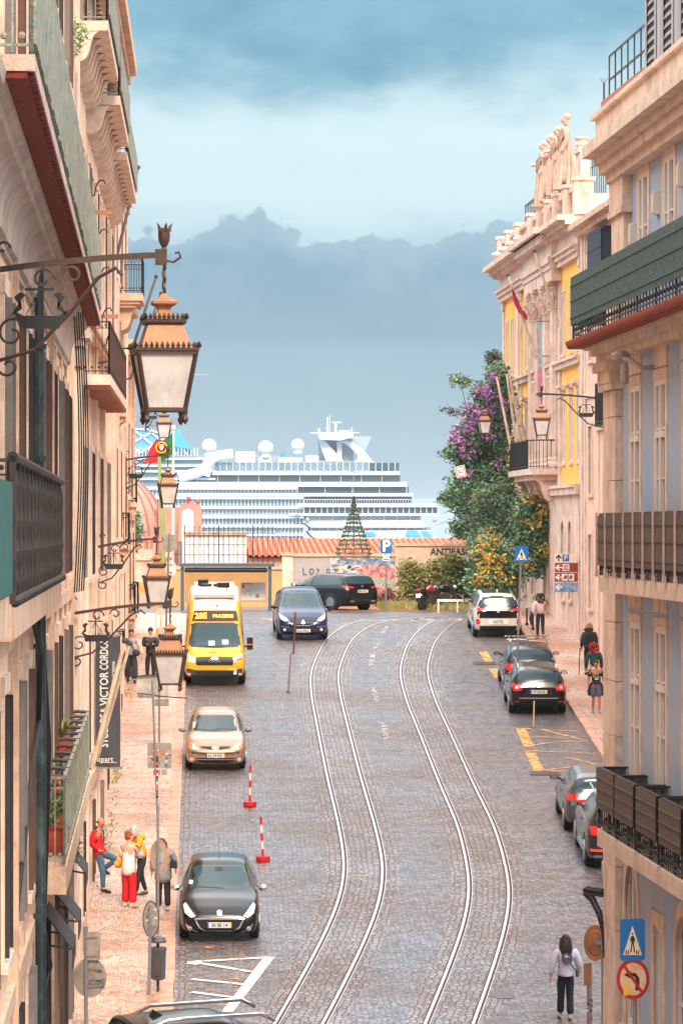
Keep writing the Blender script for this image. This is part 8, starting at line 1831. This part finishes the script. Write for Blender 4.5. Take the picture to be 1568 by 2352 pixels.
BARK=mat('bark','#57463a',.9,.3,5,.5,30)
def leaves(mb,r_,clumps,n,size,asp=.45,shell=.6,flat=0):
    """clumps: (centre, (rx,ry,rz)); leaves sit in small tufts through each clump"""
    for c,rad in clumps:
        tufts=max(4,n//14)
        for _ in range(tufts):
            while True:
                d=V((r_.uniform(-1,1),r_.uniform(-1,1),r_.uniform(-1,1)))
                if .01<d.length<1: break
            q=shell+(1-shell)*r_.random(); d=d.normalized()*q*(r_.uniform(.75,1.12)); tc=V((c[0]+d.x*rad[0],c[1]+d.y*rad[1],c[2]+d.z*rad[2]))
            for _ in range(14):
                p=tc+V((r_.gauss(0,1),r_.gauss(0,1),r_.gauss(0,1)))*size*1.5
                a=V((r_.uniform(-1,1),r_.uniform(-1,1),r_.uniform(-.9,.5))).normalized(); s_=size*r_.uniform(.6,1.3); b=a.cross(V((r_.uniform(-1,1),r_.uniform(-1,1),r_.uniform(-1,1)))).normalized()*s_*asp
                a=a*s_; mb.add([p-a,p+b,p+a,p-b],[(0,1,2,3)])
def tree(name,label,cat,base,pxclumps,Y,leafm,n,size,seed,dep=.8,trunk=True,limbs=True,tr=.14,asp=.45):
    t=thing(name,label,cat,tuple(base)); b=V(base); r_=random.Random(seed); k=Y/F
    cl=[]
    for x,y,rx,ry,w in pxclumps: p=P(x,y,Y)-b; cl.append((V((p.x,r_.uniform(-.35,.35),p.z)),(rx*k,min(rx,ry*1.2)*k*dep,ry*k)))
    if trunk:
        mb=MB(); cen=sum((c[0] for c in cl),V((0,0,0)))/len(cl); top=V((cen.x,0,max(1.2,cen.z)))
        mb.tube([(0,0,-.2),(.05,0,.6),top*.5+V((.1,0,0)),top],[tr*1.25,tr,tr*.75,tr*.3],9); to=mb.build('trunk',BARK,t,smooth=True); q=MB()
        for c,_ in cl: 
            s0=top*min(.95,max(.25,c.z/max(.1,top.z)*.55)); s0=V((s0.x,0,s0.z)); q.tube([s0,s0.lerp(c,.5)+V((0,0,.1)),c],[tr*.4,tr*.22,tr*.08],6)
        q.build('limbs',BARK,to,smooth=True)
    mb=MB()
    for (c,rad),pc in zip(cl,pxclumps): leaves(mb,r_,[(c,rad)],int(n*pc[4]),size,asp)
    mb.build('crown',leafm,t); return t,cl,r_
# bougainvillea: dark mass climbing at the palace corner, with purple blossom
Y=158.; base=(P(1165,0,Y).x,Y,gz(Y))
cl=[(1140,860,22,26,.5),(1115,905,34,30,.9),(1140,950,42,45,1.4),(1095,960,32,34,1),(1070,1010,38,34,1),(1130,1020,48,45,1.5),(1085,1060,42,36,1.1),(1140,1090,50,45,1.5),(1075,1110,44,32,1),(1050,1150,36,26,.7),(1110,1160,50,45,1.4),(1085,1200,40,34,1),(1060,1215,26,20,.5),(1150,890,20,30,.6),(1135,830,14,18,.25),(1055,875,22,6,.12),(1030,1140,20,14,.25),(1035,1040,16,12,.25)]
t,c_,r_=tree('bougainvillea','tall bougainvillea with purple blossom climbing at the far corner of the ochre palace','climber',base,cl,Y,GRND,1500,.085,21,dep=.6)
mb=MB(); k=Y/F; b=V(base)
for x,y,rx,ry,w in [(1118,905,34,26,1),(1085,945,30,26,.8),(1060,985,26,22,.9),(1045,1010,20,20,.8),(1105,960,28,24,.7),(1128,870,20,18,.5),(1070,1035,26,18,.6),(1150,930,20,20,.4),(1130,1000,24,18,.35),(1060,1090,20,12,.25),(1140,1120,18,10,.15),(1085,1150,24,12,.2),(1075,1200,14,10,.15),(1135,1060,12,8,.15)]:
    p=P(x,y,Y)-b; leaves(mb,r_,[(V((p.x,-.55,p.z)),(rx*k,.5,ry*k))],int(330*w),.055,.7)
mb.build('blossom',PURP,t)
mb=MB()
for _ in range(26):     # bare twigs at the left side
    p=P(r_.uniform(1035,1080),r_.uniform(1150,1225),Y)-b; q=p+V((r_.uniform(-.8,.1),r_.uniform(-.2,.2),r_.uniform(-.2,.5))); mb.tube([p,p.lerp(q,.5)+V((0,0,.1)),q],[.02,.012,.004],4)
for x0,y0,x1,y1 in ((1110,880,1036,872),(1090,1000,1012,1045),(1080,950,1020,940),(1060,1140,1004,1150),(1135,850,1128,806)):
    p=P(x0,y0,Y)-b;q=P(x1,y1,Y)-b; mb.tube([p,p.lerp(q,.6)+V((0,0,.12)),q],[.02,.012,.005],4); leaves(mb,r_,[(q.lerp(p,f),(.25,.15,.12)) for f in (.05,.25,.45)],30,.06)
mb.build('twigs',BARK,t)
# olive-green tree in the middle
Y=155.; base=(P(1130,0,Y).x,Y,gz(Y)); cl=[(1150,1130,34,28,1),(1120,1150,34,32,1),(1160,1170,38,36,1.2),(1110,1195,32,32,1),(1145,1215,42,36,1.3),(1100,1240,28,26,.8),(1175,1215,28,30,.8)]
t,c_,r_=tree('oleander_tree','grey-green oleander-like tree in the middle of the foliage below the bougainvillea','tree',base,cl,Y,leafmat('oleander_leaf',['#4a5f44','#5f7a58','#7a9070','#52704c']),1500,.10,22,asp=.25)
# yellow and green trees
Y=150.5; base=(P(1178,0,Y).x,Y,gz(Y)+.1)
cl=[(1120,1260,40,34,1.2),(1150,1300,44,38,1.4),(1110,1310,36,34,1.1),(1130,1350,46,34,1.3),(1165,1345,30,26,.8),(1090,1345,22,20,.5),(1230,1160,34,24,.9),(1245,1195,30,28,1),(1215,1215,36,30,1.1),(1240,1245,34,30,1.1),(1205,1260,34,32,1.1),(1225,1295,30,26,.9),(1190,1300,30,30,.9),(1195,1180,24,22,.6)]
t,c_,r_=tree('pittosporum_tree','dense tree with patches of orange-yellow leaves behind the crossing sign','tree',base,cl,Y,GRND,1350,.085,23,tr=.18,asp=.5)
mb=MB(); b=V(base); k=Y/F
for x,y,rx,ry,w in [(1115,1245,30,22,1),(1130,1290,30,20,.9),(1105,1300,24,20,.7),(1130,1320,26,16,.6),(1095,1330,14,12,.4),(1225,1150,30,16,1),(1250,1185,22,22,.9),(1255,1225,20,24,.9),(1235,1200,24,16,.5),(1240,1265,24,18,.6),(1215,1300,20,12,.4),(1165,1335,20,10,.3),(1205,1195,18,14,.35)]:
    p=P(x,y,Y)-b; leaves(mb,r_,[(V((p.x,-.5,p.z)),(rx*k,.55,ry*k))],int(150*w),.08,.5)
mb.build('yellow_leaves',GOLD,t)
# hedge of mixed bushes before the end wall
for i,(x,y,rx,ry,lm,lab) in enumerate([(955,1325,42,58,HEDGE,'olive bush beside the mural, leftmost of the bushes before the end wall'),(1010,1330,48,52,HEDGE,'bushy olive shrub behind the motorcycles, middle of the hedge'),(1065,1335,44,50,GRNM,'green shrub at the right end of the hedge, next to the white hatchback'),(1040,1300,40,30,HEDGE,'taller shrub rising behind the hedge under the black graffiti lettering')]):
    Y=161.-i*.3; base=(P(x,0,Y).x,Y,gz(Y)); r_=random.Random(40+i)
    cl=[(x+r_.uniform(-.5,.5)*rx,y+r_.uniform(-.55,.7)*ry,rx*.5,ry*.4,1) for _ in range(8)]
    tree('bush',lab,'bush',base,cl,Y,lm,620,.085,30+i,tr=.05)
Y=162.5; base=(P(885,0,Y).x,Y,gz(Y)); tree('bush','small reddish twiggy bush in front of the mural, right of the black crossover','bush',base,[(880,1375,24,18,1),(895,1385,26,18,1),(870,1388,18,12,.6),(895,1360,16,14,.5)],Y,REDDY,420,.06,50,tr=.04)
# ground cover and low wall bed
t=MB(); r_=random.Random(60)
for _ in range(900):
    x=r_.uniform(870,1080);p=P(x,1400,158)
    p=V((p.x,r_.uniform(155.2,160),0)); p.z=gz(p.y)+.02; h=r_.uniform(.1,.4); a=V((r_.uniform(-.1,.1),0,h)); t.add([p,p+a*.5+V((.04,0,0)),p+a,p+a*.5-V((.04,0,0))],[(0,1,2,3)])
o=t.build('ground_cover',HEDGE); tag(o,kind='stuff',label='low weeds and grass along the foot of the hedge',cat='ground cover')
mb=MB(); x0=P(760,0,155).x; x1=P(1085,0,155).x; mb.box((x0,154.6,gz(155)-.1),(x1,164,gz(155)+.05)); o=mb.build('planting_bed',mat('bare_earth','#8a6448',.95,.25,2,.5,20)); o['kind']='structure'
# tree on the far left beside the dome
Y=150.; base=(P(300,0,Y).x,Y+3,gz(Y)); tree('evergreen_tree','dark evergreen peeping out beside the left facades below the dome','tree',(P(304,0,152).x,152,gz(152)),[(303,1190,18,22,1),(306,1220,20,26,1),(302,1245,18,18,.8),(296,1205,14,20,.6)],152,GRND,900,.07,70,tr=.06)
# white-flowering plant high on the left
Y=76.; tt=thing('flowering_plant','white-flowering plant hanging high between the two nearest left houses','plant',tuple(P(150,85,Y))); r_=random.Random(71); b=V(tt.location)
mb=MB(); k=Y/F
for x,y,rx,ry,w in [(172,85,26,26,1),(190,75,14,18,.5),(165,110,18,18,.6),(178,62,18,14,.5)]: p=P(x,y,Y)-b; leaves(mb,r_,[(V((p.x,0,p.z)),(rx*k,.3,ry*k))],int(380*w),.035,.7)
mb.build('foliage',PALE,tt); mb=MB(); mb.tube([(0,0,-.2),P(172,95,Y)-b],.02,5); mb.build('stem',BARK,tt)
# pot plants on the third left balcony
def potplant(label,px,py,Y,kind,seed,r=.16,h=.26,shape='round'):
    c=P(px,py,Y); t=thing('potted_plant',label,'potted plant',tuple(c),group='potted plants on the lower left balcony'); mb=MB()
    if shape=='box': mb.prism([(-.32,0),(.32,0),(.36,h),(-.36,h)],-.10,.10,'x'); 
    else: mb.lathe([(r*.7,0),(r,h*.5),(r*.95,h*.9),(r*1.1,h),(r*.8,h)],(0,0,0),16)
    mb.build('pot',TERC,t,smooth=shape!='box'); q=MB(); r_=random.Random(seed)
    if kind=='spiky':
        for k in range(44):
            a=r_.uniform(0,2*PI); l_=r_.uniform(.25,.5); d=V((math.cos(a)*.6,math.sin(a)*.6,r_.uniform(.4,1.2))).normalized(); s_=d.cross(V((0,0,1))).normalized()*.016; b=V((0,0,h)); m_=b+d*l_*.6; e=b+d*l_+V((0,0,-.08)); q.add([b-s_,b+s_,m_+s_,m_-s_,e],[(0,1,2,3),(3,2,4)])
    elif kind=='leafy': leaves(q,r_,[(V((0,0,h+.18)),(.20,.22,.22))],330,.035,.6)
    else: leaves(q,r_,[(V((0,0,h+.05)),(.12,.25,.14)),(V((0.05,.1,-.1)),(.08,.15,.2))],220,.03,.5)
    q.build('foliage',GRNM if kind!='spiky' else leafmat('spiky_leaf'+str(seed),['#5a6a38','#8a8a4a','#6f7c3c']),t)
potplant('spiky-leaved plant in a terracotta pot, furthest along the left balcony',144,1735,66,'spiky',1,.17,.3); potplant('small plant in a long terracotta trough hung on the left balcony rail',121,1818,61,'trail',2,shape='box',h=.26); potplant('leafy dark plant in the middle of the left balcony',140,1900,62.5,'leafy',3,.15,.25); potplant('broad-leaved plant in the big round brown jar, nearest on the left balcony',122,1965,57.5,'leafy',4,.24,.42); potplant('trailing plant spilling over the far end of the left balcony slab',172,1940,68,'trail',5,.10,.15)
potplant('small plant in a terracotta trough just behind the longest one on the left balcony',124,1800,63,'trail',6,shape='box',h=.2)
# pigeons? none. weeds along the left wall
t=MB(); r_=random.Random(80)
for _ in range(200):
    Yw_=r_.choice([r_.gauss(96,3),r_.gauss(108,2),r_.gauss(128,4)]); p=V((XB+.16+abs(r_.gauss(0,.12)),Yw_,gz(Yw_)+.135)); a=V((r_.uniform(-.06,.1),0,r_.uniform(.04,.12))); t.add([p,p+a*.5+V((.02,0,0)),p+a,p+a*.5-V((.02,0,0))],[(0,1,2,3)])
o=t.build('wall_weeds',HEDGE); tag(o,kind='stuff',label='tufts of weeds at the foot of the left facades',cat='weeds')
# ---- statues on the palace roof
STM=mat('statue_stone','#c9a999',.8,.15,1.5,.3,15,stain='#8f786c',st=.3)
def statue(label,u,H,seed,arm):
    Mx=Matrix.Translation(D.root.location)@Matrix.Rotation(D.ang,4,'Z'); c=Mx@V((u,-.05,D.z(12.58))); t=thing('roof_statue',label,'statue',tuple(c),(0,0,PI-.12),group='statues on the palace roof'); s=H/1.72; r_=random.Random(seed)
    J={k:V(v)*s for k,v in BASE.items()}
    if arm==1: J['elR']=V((.12,-.24,1.15))*s; J['wrR']=V((.3,-.2,1.1))*s; J['haR']=V((.36,-.18,1.12))*s
    if arm==2: J['elL']=V((.12,.2,1.12))*s; J['wrL']=V((.24,.02,1.15))*s; J['haL']=V((.26,-.04,1.17))*s
    J['hem']=V((.03,0,.35))*s; J['hem2']=V((.0,0,.06))*s
    Rr=dict(pel=.17,waist=.14,chest=.16,neck=.055,jaw=.065,head=.09,sh=.075,el=.06,wr=.04,ha=.04,hem=.19,hem2=.21)
    E=[('hem2','hem'),('hem','pel'),('pel','waist'),('waist','chest'),('chest','neck'),('neck','jaw'),('jaw','head')]
    for q in 'LR': E+=[('chest','sh'+q),('sh'+q,'el'+q),('el'+q,'wr'+q),('wr'+q,'ha'+q)]
    ns=set(a for e in E for a in e); vs,fs=skinmesh({n_:(J[n_],Rr.get(n_,Rr.get(n_[:-1]))*s) for n_ in ns},E,'pel'); mb=MB(); mb.add(vs,fs)
    mb.sph((.03*s,0,1.60*s),1,10,8,(.085*s,.07*s,.10*s)); mb.tube([(.1*s,0,1.62*s),(.125*s,0,1.585*s)],.014*s,5); mb.build('figure',STM,t,smooth=True,sharp=80)
    q=MB()
    for k in range(11):
        a=2*PI*k/11+r_.uniform(-.2,.2); z=r_.uniform(.9,1.15); q.tube([(.15*s*math.cos(a),.15*s*math.sin(a),z*s),(.20*s*math.cos(a+.1),.20*s*math.sin(a+.1),.5*s),(.22*s*math.cos(a-.05),.22*s*math.sin(a-.05),.03*s)],[.02*s,.04*s,.05*s],6)
    for k in range(4): q.tube([(.05*s,.2*s,(1.38-.05*k)*s),(.18*s,.05*s,(1.18-.08*k)*s),(.12*s,-.17*s,(1.0-.07*k)*s),(-.08*s,-.18*s,(.95-.07*k)*s)],.028*s,6)
    q.build('drapery',STM,t,smooth=True); q=MB(); q.sph((-.02*s,0,1.66*s),1,12,8,(.095*s,.09*s,.085*s)); 
    if arm!=0: q.sph((-.10*s,0,1.63*s),.05*s,8,6)
    q.build('hair',STM,t,smooth=True); q=MB(); q.box((-.3*s,-.28*s,-.05),(.3*s,.28*s,.03)); q.build('plinth',STM,t)
statue('leftmost roof statue, a draped woman holding out a hand',16.4,2.5,1,1); statue('second roof statue from the left, a draped youth',19.0,2.5,2,2); statue('third roof statue from the left, a draped woman with tied-back hair',21.6,2.55,3,1); statue('rightmost and tallest roof statue, a robed man',24.2,2.75,4,0)
# antenna beside the palace roof railing
t=thing('roof_antenna','thin roof antenna mast standing right of the statues','antenna',tuple(P(1386,330,128))); mb=MB(); mb.tube([(0,0,-1),(0,0,(P(0,190,128)-P(0,330,128)).z)],.04,6); zt=(P(0,190,128)-P(0,330,128)).z
mb.build('mast',mat('dark_mast','#3c4650',.5,.1,4),t); mb=MB(); 
for d in (-.12,0,.12): mb.bar((0,0,zt-.05),(d,0,zt+.15),.02)
mb.build('tip',MC['dark_mast'],t)
# gull over the river
t=thing('seagull','tiny seagull gliding over the river right of the largest lantern','bird',tuple(P(459,862,300))); mb=MB(); mb.tube([(-.25,0,0),(0,0,0),(.2,0,.02)],[.03,.08,.02],6); mb.build('body',SGR,t); 
for sx in (-1,1): mb=MB(); mb.add([(0,.1,0),(sx*.45,.1,.16),(sx*.8,.1,.05),(sx*.4,.1,.06),(0,.1,-.04),(0,.14,0),(sx*.45,.14,.16),(sx*.8,.14,.05),(sx*.4,.14,.06),(0,.14,-.04)],[(0,1,3,4),(1,2,3),(5,9,8,6),(6,8,7)]); mb.build('wing',SGR,t)
# ---- every countable piece of a repeated part becomes a part of its own
EX={'posts':'post','lintels':'lintel','joists':'joist','pilasters':'pilaster','cables':'cable','rusty_brackets':'rusty_bracket','floodlights':'floodlight','finials':'finial','stay_bars':'stay_bar','legs':'leg','brackets':'bracket','wing_cameras':'wing_camera','side_stripes':'side_stripe','vents':'vent','arms':'arm','fittings':'fitting'}
for o in list(bpy.data.objects):
    b_=o.name.split('.')[0]
    if b_ in EX and o.type=='MESH' and o.data.users==1:
        bm=bmesh.new(); bm.from_mesh(o.data); seen=set(); comps=[]
        for v in bm.verts:
            if v in seen: continue
            st=[v]; seen.add(v); c_=[]
            while st:
                a=st.pop(); c_.append(a)
                for e in a.link_edges:
                    w=e.other_vert(a)
                    if w not in seen: seen.add(w); st.append(w)
            comps.append(c_)
        if b_=='pilasters' and len(comps)>40: bm.free(); continue
        for c_ in comps:
            ix={v:i for i,v in enumerate(c_)}; fs=list({f for v in c_ for f in v.link_faces})
            me=bpy.data.meshes.new(EX[b_]); me.from_pydata([v.co.copy() for v in c_],[],[[ix[v] for v in f.verts] for f in fs])
            for m_ in o.data.materials: me.materials.append(m_)
            for p_,f in zip(me.polygons,fs): p_.material_index=f.material_index; p_.use_smooth=f.smooth
            link(EX[b_],me,o.parent,o.location)
        bm.free(); bpy.data.objects.remove(o)
